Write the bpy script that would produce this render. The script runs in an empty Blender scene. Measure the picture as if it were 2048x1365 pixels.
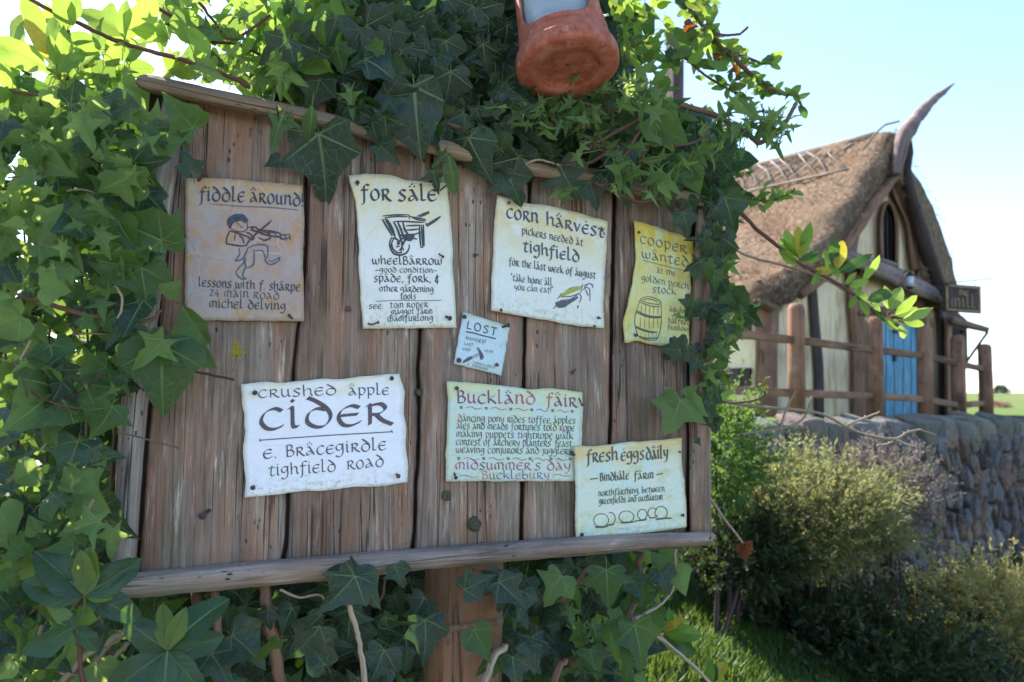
import bpy, math, random
from mathutils import Vector, Matrix, noise
random.seed(7)
S = bpy.context.scene
COL = S.collection
rad = math.radians
V = Vector

# ---------------------------------------------------------------- camera
FPX = 1500.0                       # focal length in pixels of a 2048 wide frame
CAM = V((0, 0, 1.6))
PITCH = math.atan(107.0 / FPX)
ROLL = rad(1.15)
Fw = V((0, math.cos(PITCH), math.sin(PITCH)))
U0 = V((0, -math.sin(PITCH), math.cos(PITCH)))
X0 = V((1, 0, 0))
Rt = X0 * math.cos(ROLL) + U0 * math.sin(ROLL)
Up = -X0 * math.sin(ROLL) + U0 * math.cos(ROLL)
cd = bpy.data.cameras.new('camera')
cam = bpy.data.objects.new('camera', cd)
COL.objects.link(cam)
S.camera = cam
cd.sensor_width = 36
cd.lens = 36 * FPX / 2048
cd.clip_start = 0.05
cd.clip_end = 3000
M3 = Matrix((Rt, Up, -Fw)).transposed()
cam.matrix_world = Matrix.Translation(CAM) @ M3.to_4x4()
cd.dof.use_dof = True
cd.dof.focus_distance = 1.36
cd.dof.aperture_fstop = 5.0

# ---------------------------------------------------------------- light
SUN_AZ = rad(-42)                  # left of straight ahead (the camera looks along +Y)
SUN_EL = rad(44)
w = bpy.data.worlds.new('World')
S.world = w
w.use_nodes = True
nt = w.node_tree
bg = nt.nodes['Background']
sk = nt.nodes.new('ShaderNodeTexSky')
sk.sky_type = 'NISHITA'
sk.sun_disc = False
sk.sun_elevation = SUN_EL
sk.sun_rotation = SUN_AZ
sk.air_density = 1.0
sk.dust_density = 0.4
sk.ozone_density = 1.8
nt.links.new(sk.outputs[0], bg.inputs[0])
bg.inputs[1].default_value = 0.15
sd = bpy.data.lights.new('sun', 'SUN')
sd.energy = 4.6
sd.angle = rad(0.5)
sd.color = (1.0, 0.94, 0.84)
sun = bpy.data.objects.new('sun', sd)
COL.objects.link(sun)
sdir = V((math.sin(SUN_AZ) * math.cos(SUN_EL), math.cos(SUN_AZ) * math.cos(SUN_EL), math.sin(SUN_EL)))
sun.rotation_euler = (-sdir).to_track_quat('-Z', 'Y').to_euler()
S.view_settings.view_transform = 'Standard'
S.view_settings.look = 'None'
S.view_settings.exposure = 1.45
S.view_settings.gamma = 1.0
S.render.engine = 'CYCLES'
S.cycles.max_bounces = 7
S.cycles.transparent_max_bounces = 6
S.cycles.use_denoising = True

# ---------------------------------------------------------------- mapping helpers (surveying the place)
def ray(px, py):
    d = Fw + Rt * ((px - 1024) / FPX) + Up * ((682.5 - py) / FPX)
    return d

def P(px, py, Y):
    """the point seen at photo pixel (px,py) at distance Y ahead"""
    d = ray(px, py)
    return CAM + d * (Y / d.y)

def plane_hit(px, py, p0, n):
    d = ray(px, py)
    return CAM + d * ((p0 - CAM).dot(n) / d.dot(n))

# the notice board's plane
BU = V((math.sin(rad(59)), math.cos(rad(59)), 0))
LEAN = rad(3)
BN = V((math.cos(rad(59)) * math.cos(LEAN), -math.sin(rad(59)) * math.cos(LEAN), math.sin(LEAN)))
BV = BN.cross(BU)
if BV.z < 0:
    BV = -BV
BP = P(250, 700, 1.15)

def B(px, py, h=0.0):
    return plane_hit(px, py, BP + BN * h, BN)

def buv(p):
    q = p - BP
    return (q.dot(BU), q.dot(BV))

# ---------------------------------------------------------------- object helpers
def link(o, parent=None):
    COL.objects.link(o)
    if parent is not None:
        o.parent = parent
        o.matrix_parent_inverse = parent.matrix_basis.inverted()
    return o

def tag(o, label=None, cat=None, group=None, kind=None):
    if label: o['label'] = label
    if cat: o['category'] = cat
    if group: o['group'] = group
    if kind: o['kind'] = kind
    return o

def thing(name, loc, label, cat, group=None):
    o = bpy.data.objects.new(name, None)
    o.empty_display_size = 0.1
    o.location = loc
    COL.objects.link(o)
    return tag(o, label, cat, group)

def mesh(name, verts, faces, mat, parent=None, smooth=False, uvs=None, kind=None, label=None, mats=None, midx=None):
    me = bpy.data.meshes.new(name)
    me.from_pydata([tuple(v) for v in verts], [], faces)
    for m in (mats or [mat]):
        me.materials.append(m)
    if midx:
        me.polygons.foreach_set('material_index', midx)
    if uvs:
        uv = me.uv_layers.new(name='UVMap')
        li = [0] * len(me.loops)
        me.loops.foreach_get('vertex_index', li)
        flat = []
        for i in li:
            flat.extend(uvs[i])
        uv.data.foreach_set('uv', flat)
    if smooth:
        me.polygons.foreach_set('use_smooth', [True] * len(me.polygons))
    me.update()
    o = bpy.data.objects.new(name, me)
    link(o, parent)
    if kind: o['kind'] = kind
    if label: o['label'] = label
    return o

class MB:
    """collects geometry for one mesh object"""
    def __init__(s):
        s.v = []; s.f = []; s.uv = []; s.mi = []
    def add(s, vs, fs, uvs=None, mi=0):
        b = len(s.v)
        s.v.extend(vs)
        s.f.extend([tuple(i + b for i in f) for f in fs])
        s.uv.extend(uvs if uvs else [(v[0], v[2]) for v in vs])
        s.mi.extend([mi] * len(fs))
    def tube(s, pts, rads, n=6, mi=0, cap=True, wob=0.0):
        k = len(pts)
        if not hasattr(rads, '__len__'): rads = [rads] * k
        vs = []; uv = []; fs = []
        a = None; L = 0
        for i in range(k):
            d = (pts[min(i + 1, k - 1)] - pts[max(i - 1, 0)])
            d = d.normalized() if d.length > 1e-9 else V((0, 0, 1))
            if a is None:
                a = d.orthogonal().normalized()
            else:
                a = (a - d * a.dot(d)).normalized()
            b = d.cross(a)
            if i: L += (pts[i] - pts[i - 1]).length
            for j in range(n):
                t = 2 * math.pi * j / n
                r = rads[i] * (1 + (random.uniform(-wob, wob) if wob else 0))
                vs.append(pts[i] + (a * math.cos(t) + b * math.sin(t)) * r)
                uv.append((t * 0.03, L))
        for i in range(k - 1):
            for j in range(n):
                fs.append((i * n + j, i * n + (j + 1) % n, (i + 1) * n + (j + 1) % n, (i + 1) * n + j))
        if cap:
            fs.append(tuple(range(n - 1, -1, -1)))
            fs.append(tuple((k - 1) * n + j for j in range(n)))
        s.add(vs, fs, uv, mi)
    def box(s, c, ax, ay, az, mi=0):
        """centre and three half-axis vectors"""
        vs = []
        for sx in (-1, 1):
            for sy in (-1, 1):
                for sz in (-1, 1):
                    vs.append(c + ax * sx + ay * sy + az * sz)
        fs = [(0, 1, 3, 2), (4, 6, 7, 5), (0, 4, 5, 1), (2, 3, 7, 6), (0, 2, 6, 4), (1, 5, 7, 3)]
        lx, ly, lz = ax.length, ay.length, az.length
        uv = []
        for sx in (-1, 1):
            for sy in (-1, 1):
                for sz in (-1, 1):
                    uv.append((c.x + sx * lx + sy * ly, c.z + sz * lz))
        s.add(vs, fs, uv, mi)
    def build(s, name, mat, parent=None, smooth=False, kind=None, label=None, mats=None):
        return mesh(name, s.v, s.f, mat, parent, smooth, s.uv, kind, label, mats, s.mi if mats else None)

def crv(pts, m=6):
    """Catmull-Rom through points (tuples of any length)"""
    if len(pts) < 3:
        return [tuple(p) for p in pts]
    out = []
    n = len(pts)
    for i in range(n - 1):
        p0 = pts[max(i - 1, 0)]; p1 = pts[i]; p2 = pts[i + 1]; p3 = pts[min(i + 2, n - 1)]
        for j in range(m):
            t = j / m
            out.append(tuple(0.5 * (2 * b + (c - a) * t + (2 * a - 5 * b + 4 * c - d) * t * t + (3 * b - a - 3 * c + d) * t ** 3)
                             for a, b, c, d in zip(p0, p1, p2, p3)))
    out.append(tuple(pts[-1]))
    return out

def nz(x, y=0.0, z=0.0):
    return noise.noise(V((x, y, z)))

# ---------------------------------------------------------------- material helpers
def newmat(name):
    m = bpy.data.materials.new(name)
    m.use_nodes = True
    t = m.node_tree
    t.nodes.clear()
    return m, t

class N:
    """small node builder"""
    def __init__(s, t):
        s.t = t
    def n(s, typ, inp=None, **kw):
        nd = s.t.nodes.new(typ)
        for k, v in kw.items():
            setattr(nd, k, v)
        for k, v in (inp or {}).items():
            if isinstance(v, bpy.types.NodeSocket):
                s.t.links.new(v, nd.inputs[k])
            else:
                nd.inputs[k].default_value = v
        return nd
    def m(s, op, a, b=0.0, c=0.0, clamp=False):
        nd = s.n('ShaderNodeMath', {0: a, 1: b, 2: c}, operation=op)
        nd.use_clamp = clamp
        return nd.outputs[0]
    def ramp(s, fac, stops, interp='LINEAR'):
        nd = s.n('ShaderNodeValToRGB', {0: fac})
        cr = nd.color_ramp
        cr.interpolation = interp
        while len(cr.elements) < len(stops):
            cr.elements.new(0.5)
        for e, (p, c) in zip(cr.elements, stops):
            e.position = p
            e.color = (c[0], c[1], c[2], 1) if hasattr(c, '__len__') else (c, c, c, 1)
        return nd.outputs[0]
    def mix(s, fac, a, b, blend='MIX'):
        nd = s.t.nodes.new('ShaderNodeMix')
        nd.data_type = 'RGBA'
        nd.blend_type = blend
        for i, v in ((0, fac), (6, a), (7, b)):
            if isinstance(v, bpy.types.NodeSocket):
                s.t.links.new(v, nd.inputs[i])
            else:
                nd.inputs[i].default_value = (v if i == 0 else (v[0], v[1], v[2], 1))
        return nd.outputs[2]
    def noise(s, vec, scale, detail=4, rough=0.55, dist=0.0):
        return s.n('ShaderNodeTexNoise', {'Vector': vec, 'Scale': scale, 'Detail': detail, 'Roughness': rough, 'Distortion': dist}).outputs[0]
    def mapping(s, vec, scale=(1, 1, 1), loc=(0, 0, 0), rot=(0, 0, 0)):
        return s.n('ShaderNodeMapping', {'Vector': vec, 'Scale': scale, 'Location': loc, 'Rotation': rot}).outputs[0]
    def bump(s, h, strength=0.5, dist=0.01):
        return s.n('ShaderNodeBump', {'Height': h, 'Strength': strength, 'Distance': dist}).outputs[0]
    def out(s, sh):
        o = s.t.nodes.new('ShaderNodeOutputMaterial')
        s.t.links.new(sh, o.inputs[0])
    def pbr(s, col, rough=0.7, bump=None, spec=0.3, extra=None):
        d = {'Base Color': col if isinstance(col, bpy.types.NodeSocket) else (*col, 1), 'Roughness': rough, 'Specular IOR Level': spec}
        if bump is not None: d['Normal'] = bump
        if extra: d.update(extra)
        return s.n('ShaderNodeBsdfPrincipled', d).outputs[0]

def uvrand(b):
    """texture vector: UV shifted by a random amount per object"""
    uv = b.n('ShaderNodeUVMap').outputs[0]
    r = b.n('ShaderNodeObjectInfo').outputs['Random']
    k = b.m('MULTIPLY', r, 37.0)
    cx = b.n('ShaderNodeCombineXYZ', {0: k, 1: b.m('MULTIPLY', r, 11.0), 2: k}).outputs[0]
    return b.n('ShaderNodeVectorMath', {0: uv, 1: cx}, operation='ADD').outputs[0], r

def wood_mat(name, dark, mid, light, red, grain=90.0, redamt=0.5, white=0.35, rough=0.8, bumpd=0.0035, dots=True, green=0.0):
    """weathered timber: UV v runs along the grain, in metres"""
    m, t = newmat(name)
    b = N(t)
    vec, r = uvrand(b)
    fine = b.noise(b.mapping(vec, (grain * 2.2, grain * 0.06, 1)), 1.0, 6, 0.65)
    coarse = b.noise(b.mapping(vec, (grain * 0.4, grain * 0.022, 1)), 1.0, 4, 0.6, 0.3)
    patch = b.noise(b.mapping(vec, (9, 4.5, 1)), 1.0, 4, 0.6)
    hair = b.noise(b.mapping(vec, (grain * 6.0, grain * 0.25, 1), (2, 9, 0)), 1.0, 4, 0.7)
    fine = b.m('ADD', b.m('MULTIPLY', fine, 0.62), b.m('MULTIPLY', hair, 0.38))
    c = b.ramp(fine, [(0.36, dark), (0.49, mid), (0.64, light)])
    c2 = b.ramp(coarse, [(0.34, dark), (0.5, mid), (0.66, light)])
    c = b.mix(0.42, c, c2)
    redm = b.m('MULTIPLY', b.ramp(b.noise(b.mapping(vec, (22, 2.6, 1)), 1.0, 5, 0.65), [(0.45, 0), (0.62, 1)]), redamt)
    c = b.mix(redm, c, red)
    wm = b.m('MULTIPLY', b.ramp(b.noise(b.mapping(vec, (grain * 1.4, grain * 0.10, 1)), 1.0, 5, 0.7), [(0.55, 0), (0.72, 1)]), b.ramp(patch, [(0.4, 0), (0.65, white)]))
    c = b.mix(wm, c, tuple(min(1, x * 1.9 + 0.06) for x in light))
    if green:
        gm = b.m('MULTIPLY', b.ramp(b.noise(b.mapping(vec, (14, 5, 1), (3, 3, 0)), 1.0, 5, 0.6), [(0.52, 0), (0.68, 1)]), green)
        c = b.mix(gm, c, (0.10, 0.115, 0.055))
    tone = b.m('MULTIPLY', b.m('MULTIPLY_ADD', r, 0.35, 0.82), b.ramp(b.noise(b.mapping(vec, (10, 3.2, 1), (8, 1, 0)), 1.0, 5, 0.65), [(0.36, 0.66), (0.56, 1.0)]))
    c = b.mix(1.0, c, b.n('ShaderNodeCombineXYZ', {0: tone, 1: tone, 2: tone}).outputs[0], 'MULTIPLY')
    h = b.m('ADD', b.m('MULTIPLY', fine, 0.6), b.m('MULTIPLY', coarse, 0.8))
    crack = b.ramp(b.noise(b.mapping(vec, (grain * 0.55, grain * 0.012, 1), (7, 0, 0)), 1.0, 3, 0.5), [(0.485, 1), (0.5, 0), (0.515, 1)])
    crk = b.m('MULTIPLY', b.m('SUBTRACT', 1.0, crack), b.ramp(b.noise(b.mapping(vec, (7, 3, 1)), 1.0, 2), [(0.5, 0), (0.6, 0.8)]))
    c = b.mix(crk, c, tuple(x * 0.25 for x in dark))
    h = b.m('SUBTRACT', h, b.m('MULTIPLY', crk, 0.8))
    if dots:
        vo = b.n('ShaderNodeTexVoronoi', {'Vector': b.mapping(vec, (95, 38, 1)), 'Scale': 1.0, 'Randomness': 1.0})
        dm = b.m('MULTIPLY', b.ramp(vo.outputs['Distance'], [(0.10, 1), (0.2, 0)]), b.ramp(b.noise(b.mapping(vec, (11, 5, 1), (1, 5, 0)), 1.0, 3), [(0.52, 0), (0.62, 1)]))
        c = b.mix(dm, c, tuple(x * 0.3 for x in dark))
        h = b.m('SUBTRACT', h, b.m('MULTIPLY', dm, 0.5))
    b.out(b.pbr(c, rough, b.bump(h, 1.0, bumpd), 0.35))
    return m

MW = {}
MW['plank'] = wood_mat('weathered_plank_wood', (0.085, 0.058, 0.043), (0.245, 0.176, 0.135), (0.43, 0.345, 0.285), (0.36, 0.165, 0.09), 85, 0.6, 0.95, bumpd=0.007, green=0.35)
MW['rail'] = wood_mat('driftwood', (0.13, 0.095, 0.08), (0.33, 0.265, 0.23), (0.52, 0.46, 0.42), (0.36, 0.21, 0.12), 60, 0.45, 0.9, bumpd=0.008)
MW['toprail'] = wood_mat('warm_driftwood', (0.12, 0.075, 0.04), (0.32, 0.215, 0.13), (0.45, 0.34, 0.23), (0.36, 0.19, 0.09), 60, 0.5, 0.6, bumpd=0.004)
MW['post'] = wood_mat('brown_post_wood', (0.075, 0.042, 0.028), (0.21, 0.125, 0.08), (0.35, 0.24, 0.17), (0.30, 0.13, 0.06), 60, 0.5, 0.4, bumpd=0.006)
MW['back'] = wood_mat('dark_gap_backing', (0.03, 0.022, 0.018), (0.06, 0.045, 0.036), (0.09, 0.07, 0.055), (0.08, 0.04, 0.03), 50, 0.3, 0.0)  # for the added sheet that keeps the plank gaps dark
MW['beam'] = wood_mat('brown_house_timber', (0.075, 0.034, 0.021), (0.20, 0.10, 0.062), (0.35, 0.215, 0.15), (0.28, 0.11, 0.055), 16, 0.5, 0.4, bumpd=0.02, dots=False)
MW['greybeam'] = wood_mat('grey_house_timber', (0.10, 0.065, 0.055), (0.23, 0.165, 0.145), (0.40, 0.32, 0.29), (0.26, 0.15, 0.11), 14, 0.4, 0.6, bumpd=0.02, dots=False)
MW['fence'] = wood_mat('red_brown_fence_wood', (0.10, 0.048, 0.030), (0.245, 0.125, 0.078), (0.38, 0.235, 0.165), (0.30, 0.12, 0.06), 18, 0.5, 0.4, bumpd=0.01, dots=False)
MW['darkbeam'] = wood_mat('dark_purple_timber', (0.03, 0.02, 0.02), (0.075, 0.05, 0.048), (0.14, 0.10, 0.10), (0.10, 0.05, 0.04), 14, 0.4, 0.3, bumpd=0.015, dots=False)
MW['vine'] = wood_mat('vine_bark', (0.10, 0.055, 0.035), (0.24, 0.14, 0.09), (0.38, 0.26, 0.18), (0.25, 0.10, 0.06), 120, 0.5, 0.4, bumpd=0.002, dots=False)
MW['twig'] = wood_mat('red_brown_twig', (0.07, 0.03, 0.022), (0.15, 0.07, 0.05), (0.25, 0.14, 0.10), (0.2, 0.06, 0.04), 120, 0.5, 0.2, bumpd=0.001, dots=False)
MW['paletwig'] = wood_mat('pale_dry_twig', (0.22, 0.15, 0.10), (0.42, 0.32, 0.23), (0.58, 0.48, 0.38), (0.35, 0.2, 0.12), 120, 0.4, 0.4, bumpd=0.001, dots=False)

def simple_mat(name, c1, c2, scale=8, rough=0.7, bumpd=0.0, bscale=None, spec=0.3, extra=None, coord='Object', detail=5):
    m, t = newmat(name)
    b = N(t)
    tc = b.n('ShaderNodeTexCoord').outputs[coord]
    f = b.noise(tc, scale, detail, 0.6)
    c = b.ramp(f, [(0.35, c1), (0.65, c2)])
    bm = None
    if bumpd:
        bm = b.bump(b.noise(tc, bscale or scale * 4, 5, 0.65), 0.8, bumpd)
    b.out(b.pbr(c, rough, bm, spec, extra))
    return m
# ================================================================ THE NOTICE BOARD
board = thing('notice_board', B(910, 1120, -0.05), 'weathered wooden notice board of wide vertical planks covered in pinned handwritten papers', 'notice board')

def bquad(name, pts, h0, h1, mat, parent):
    """prism over a pixel polygon on the board plane between offsets h0 and h1"""
    n = len(pts)
    vs = [B(x, y, h1) for x, y in pts] + [B(x, y, h0) for x, y in pts]
    fs = [tuple(range(n)), tuple(range(2 * n - 1, n - 1, -1))]
    fs += [(i, i + n, (i + 1) % n + n, (i + 1) % n) for i in range(n)]
    return mesh(name, vs, fs, mat, parent, uvs=[buv(v) for v in vs])

bquad('added_gap_backing', [(300, 172), (1402, 402), (1400, 1080), (240, 1165)], -0.040, -0.0265, MW['back'], board)  # dark sheet added behind the planks to stop light leaking through the gaps

# planks: wavy edges given as x at given heights
def edge(pts, y):
    for (y0, x0), (y1, x1) in zip(pts, pts[1:]):
        if y <= y1 or (y1, x1) == pts[-1]:
            return x0 + (x1 - x0) * (y - y0) / (y1 - y0)
EDG = [
    [(200, 372), (560, 322), (780, 303), (1170, 270)],
    [(200, 622), (350, 611), (480, 612), (560, 608), (700, 590), (850, 581), (1020, 575), (1080, 573), (1120, 566), (1160, 562)],
    [(200, 872), (360, 862), (500, 856), (640, 842), (740, 836), (830, 838), (900, 836), (980, 832), (1060, 829), (1100, 824), (1160, 822)],
    [(200, 1062), (400, 1058), (640, 1049), (760, 1047), (880, 1044), (1000, 1044), (1050, 1042), (1160, 1041)],
    [(200, 1232), (440, 1227), (700, 1222), (880, 1219), (1160, 1214)],
    [(200, 1392), (440, 1386), (700, 1380), (1000, 1377), (1160, 1376)],
]
def top_y(x): return 178 + (x - 300) * 0.2085
def bot_y(x): return 1158 - (x - 262) * 0.0715
for k in range(5):
    L, Rr = EDG[k], EDG[k + 1]
    NY, cols = 44, [0, 0.012, 0.035, 0.2, 0.4, 0.6, 0.8, 0.965, 0.988, 1.0]
    depth = [-0.022, -0.004, 0, 0, 0, 0, 0, 0, -0.004, -0.022]
    hk = random.uniform(-0.0035, 0.0035)
    vs = []; fs = []; uv = []
    ou = k * 3.37
    for i in range(NY + 1):
        t = i / NY
        xm = (edge(L, 600) + edge(Rr, 600)) / 2
        y = top_y(xm) + (bot_y(xm) - top_y(xm)) * t
        a = edge(L, y) + 2.6 + 2.4 * nz(y * 0.021, k * 7.1)+ 1.0 * nz(y * 0.11, k * 7.1)
        c = edge(Rr, y) - 2.6 + 2.4 * nz(y * 0.021, k * 7.1 + 40) + 1.0 * nz(y * 0.11, k * 7.1+40)
        for f, d in zip(cols, depth):
            x = a + (c - a) * f
            yy = y + (x - xm) * (0.2085 * (1 - t) - 0.0715 * t)
            cup = 0.0022 * math.sin(math.pi * f) * (1 if k % 2 else -1)
            p = B(x, yy, hk + d + cup + 0.0012 * nz(x * 0.02, yy * 0.006, k))
            vs.append(p)
            u, v = buv(p)
            uv.append((u + ou, v))
    m = len(cols)
    for i in range(NY):
        for j in range(m - 1):
            fs.append((i * m + j, (i + 1) * m + j, (i + 1) * m + j + 1, i * m + j + 1))
    mesh('plank', vs, fs, MW['plank'], board, True, uv)

def loft(name, st, mat, parent, h0=-0.02, th=0.04, n=14, wob=0.05, seed=0, vertical=False, cap=True, sub=5):
    """bar on the board: stations (cx, cy, half width in px, thickness factor); width runs across"""
    ss = crv(st, sub)
    vs = []; fs = []; uv = []
    L = 0; prev = None
    for i, s_ in enumerate(ss):
        cx, cy, hw = s_[0], s_[1], s_[2]
        tf = s_[3] if len(s_) > 3 else 1.0
        p0 = ss[max(i - 1, 0)]; p1 = ss[min(i + 1, len(ss) - 1)]
        dx, dy = p1[0] - p0[0], p1[1] - p0[1]
        l = math.hypot(dx, dy)
        nx, ny = -dy / l, dx / l
        c = B(cx, cy, 0)
        if prev is not None: L += (c - prev).length
        prev = c
        for j in range(n):
            a = 2 * math.pi * j / n
            ca, sa = math.cos(a), math.sin(a)
            ca = math.copysign(abs(ca) ** 0.75, ca); sa = math.copysign(abs(sa) ** 0.75, sa)
            k = 1 + wob * nz(L * 22, j * 0.7, seed) + wob * 0.6 * nz(L * 70, j * 1.3, seed)
            vs.append(B(cx + nx * hw * ca * k, cy + ny * hw * ca * k, h0 + th * tf * sa * k))
            uv.append((a * 0.03, L))
    m = len(ss)
    for i in range(m - 1):
        for j in range(n):
            fs.append((i * n + j, i * n + (j + 1) % n, (i + 1) * n + (j + 1) % n, (i + 1) * n + j))
    if cap:
        fs.append(tuple(range(n - 1, -1, -1))); fs.append(tuple((m - 1) * n + j for j in range(n)))
    return mesh(name, vs, fs, mat, parent, True, uv)

loft('top_rail', [(272, 160, 5, 0.4), (278, 162, 12, 0.8), (300, 167, 18), (360, 181, 18), (450, 200, 17), (560, 222, 17), (690, 252, 17), (840, 286, 17), (1000, 322, 18), (1150, 352, 16), (1300, 382, 15), (1405, 402, 12), (1418, 405, 5, 0.5)],
     MW['toprail'], board, 0.012, 0.034, seed=3, wob=0.10)
loft('bottom_rail', [(206, 1178, 12, 0.5), (216, 1176, 25), (300, 1168, 25.5), (500, 1150, 26), (700, 1132, 25), (850, 1118, 22), (1000, 1105, 21), (1200, 1090, 19), (1400, 1078, 14.5), (1421, 1076, 12), (1426, 1075, 5, 0.6)],
     MW['rail'], board, 0.004, 0.045, seed=9, wob=0.09, sub=8)
loft('side_rail', [(352, 190, 24), (318, 420, 26), (294, 600, 27), (272, 780, 28), (258, 950, 26), (246, 1150, 25)], MW['rail'], board, -0.002, 0.022, seed=5)
loft('side_rail', [(1412, 420, 20), (1404, 600, 21), (1400, 780, 22), (1400, 900, 22), (1401, 1066, 22)], MW['plank'], board, 0.002, 0.022, seed=6)

# the post that carries the board
pb = MB()
pc = [B(909, 1112, -0.10), B(909, 1400, -0.10)]
dn = (pc[1] - pc[0]).normalized()
foot = pc[0] + dn * ((pc[0].z) / -dn.z)
top = B(945, -60, -0.11)
pts = [foot + (top - foot) * (i / 24) for i in range(25)]
def timber(pts_, hw_, ht_, name, mat, par, n=20, ex=0.45, wob=0.05):
    vs = []; fs = []; uv = []
    for i, c_ in enumerate(pts_):
        for j in range(n):
            a = 2 * math.pi * j / n
            ca = math.copysign(abs(math.cos(a)) ** ex, math.cos(a)); sa = math.copysign(abs(math.sin(a)) ** ex, math.sin(a))
            k = 1 + wob * nz(i * 0.35, j * 0.8, hw_ * 90)
            vs.append(c_ + BU * hw_[i] * ca * k + BN * ht_[i] * sa * k if hasattr(hw_, '__len__') else c_ + BU * hw_ * ca * k + BN * ht_ * sa * k)
            uv.append((a * 0.03, c_.z))
    m_ = len(pts_)
    for i in range(m_ - 1):
        for j in range(n): fs.append((i * n + j, i * n + (j + 1) % n, (i + 1) * n + (j + 1) % n, (i + 1) * n + j))
    fs.append(tuple(range(n))); fs.append(tuple((m_ - 1) * n + j for j in range(n)))
    return mesh(name, vs, fs, mat, par, True, uv)
lower = [p for p in pts if p.z < B(909, 1100, -0.1).z + 0.25]
timber(lower, 0.073, 0.055, 'post', MW['post'], board)
upper = [p for p in pts if p.z > lower[-1].z + 0.001]
timber([lower[-1] - V((0, 0, 0.02))] + upper, 0.050, 0.045, 'upper_post', MW['vine'], board)
# notch collar seam on the post
sb = MB()
c0 = pts[0] + (pts[24] - pts[0]) * ((B(909, 1243, -0.1).z - pts[0].z) / (pts[24].z - pts[0].z))
timber([c0 + V((0, 0, -0.006)), c0 + V((0, 0, 0.0)), c0 + V((0, 0, 0.007))], 0.0755, 0.0575, 'collar', MW['vine'], board, wob=0.12)

# ---------------------------------------------------------------- nails and knots
def rust(name, c1, c2):
    return simple_mat(name, c1, c2, 300, 0.75, 0.0006, 900, 0.4)
M_NAIL = rust('dark_iron', (0.035, 0.028, 0.03), (0.09, 0.07, 0.068))
M_RUST = rust('rusty_iron', (0.09, 0.035, 0.03), (0.17, 0.075, 0.05))
def nail(parent, head, base, r=0.0034, lift=0.012, mat=None, mid=None, h0=0.0, shaft=0.0014):
    """nail bent in the wood: base and head as seen, head standing off the surface"""
    mb = MB()
    b0 = B(base[0], base[1], h0 - 0.004)
    hd = B(head[0], head[1], h0 + lift)
    pts = [b0, hd] if not mid else [b0, B(mid[0], mid[1], h0 + lift * 0.9), hd]
    mb.tube(pts, shaft, 7)
    d = (hd - pts[-2]).normalized()
    d = (d + BN * 0.8).normalized()
    mb.tube([hd - d * 0.0008, hd - d * 0.0002, hd + d * 0.0006, hd + d * 0.0010], [r * 0.7, r, r * 0.9, r * 0.4], 9, wob=0.06)
    return mb.build('nail', mat or M_NAIL, parent, True)
nail(board, (404, 1033), (419, 1021), 0.0058, 0.016, shaft=0.0028)
nail(board, (697, 618), (690, 622), 0.0058, 0.010, M_RUST)
nail(board, (1145, 746), (1152, 738), 0.004, 0.012)
nail(board, (950, 511), (958, 509), 0.0042, 0.010)
nail(board, (1405, 883), (1404, 880), 0.004, 0.006)
M_KNOT = simple_mat('knot_lichen', (0.035, 0.03, 0.022), (0.12, 0.11, 0.065), 220, 0.9, 0.002, 500)
for kx, ky, kr, kh in ((893, 992, 10, 0.003), (949, 1049, 14, 0.006), (838, 785, 7, 0.004), (801, 850, 6, 0.003)):
    vs = [B(kx, ky, kh)]; fs = []
    for ring, (rr, hh) in enumerate(((0.45, 0.95), (0.8, 0.6), (1.0, -0.1))):
        for j in range(14):
            a = j / 14 * 2 * math.pi
            q = kr * rr * (1 + 0.5 * nz(j * 0.8, kx, ring))
            vs.append(B(kx + q * math.cos(a), ky + q * 1.1 * math.sin(a), kh * hh * (1 + 0.3 * nz(j, ky)) + 0.0015))
    for j in range(14):
        fs.append((0, 1 + j, 1 + (j + 1) % 14))
        for r_ in range(2):
            a0 = 1 + r_ * 14
            fs.append((a0 + j, a0 + 14 + j, a0 + 14 + (j + 1) % 14, a0 + (j + 1) % 14))
    mesh('knot', vs, fs, M_KNOT, board, True)

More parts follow.
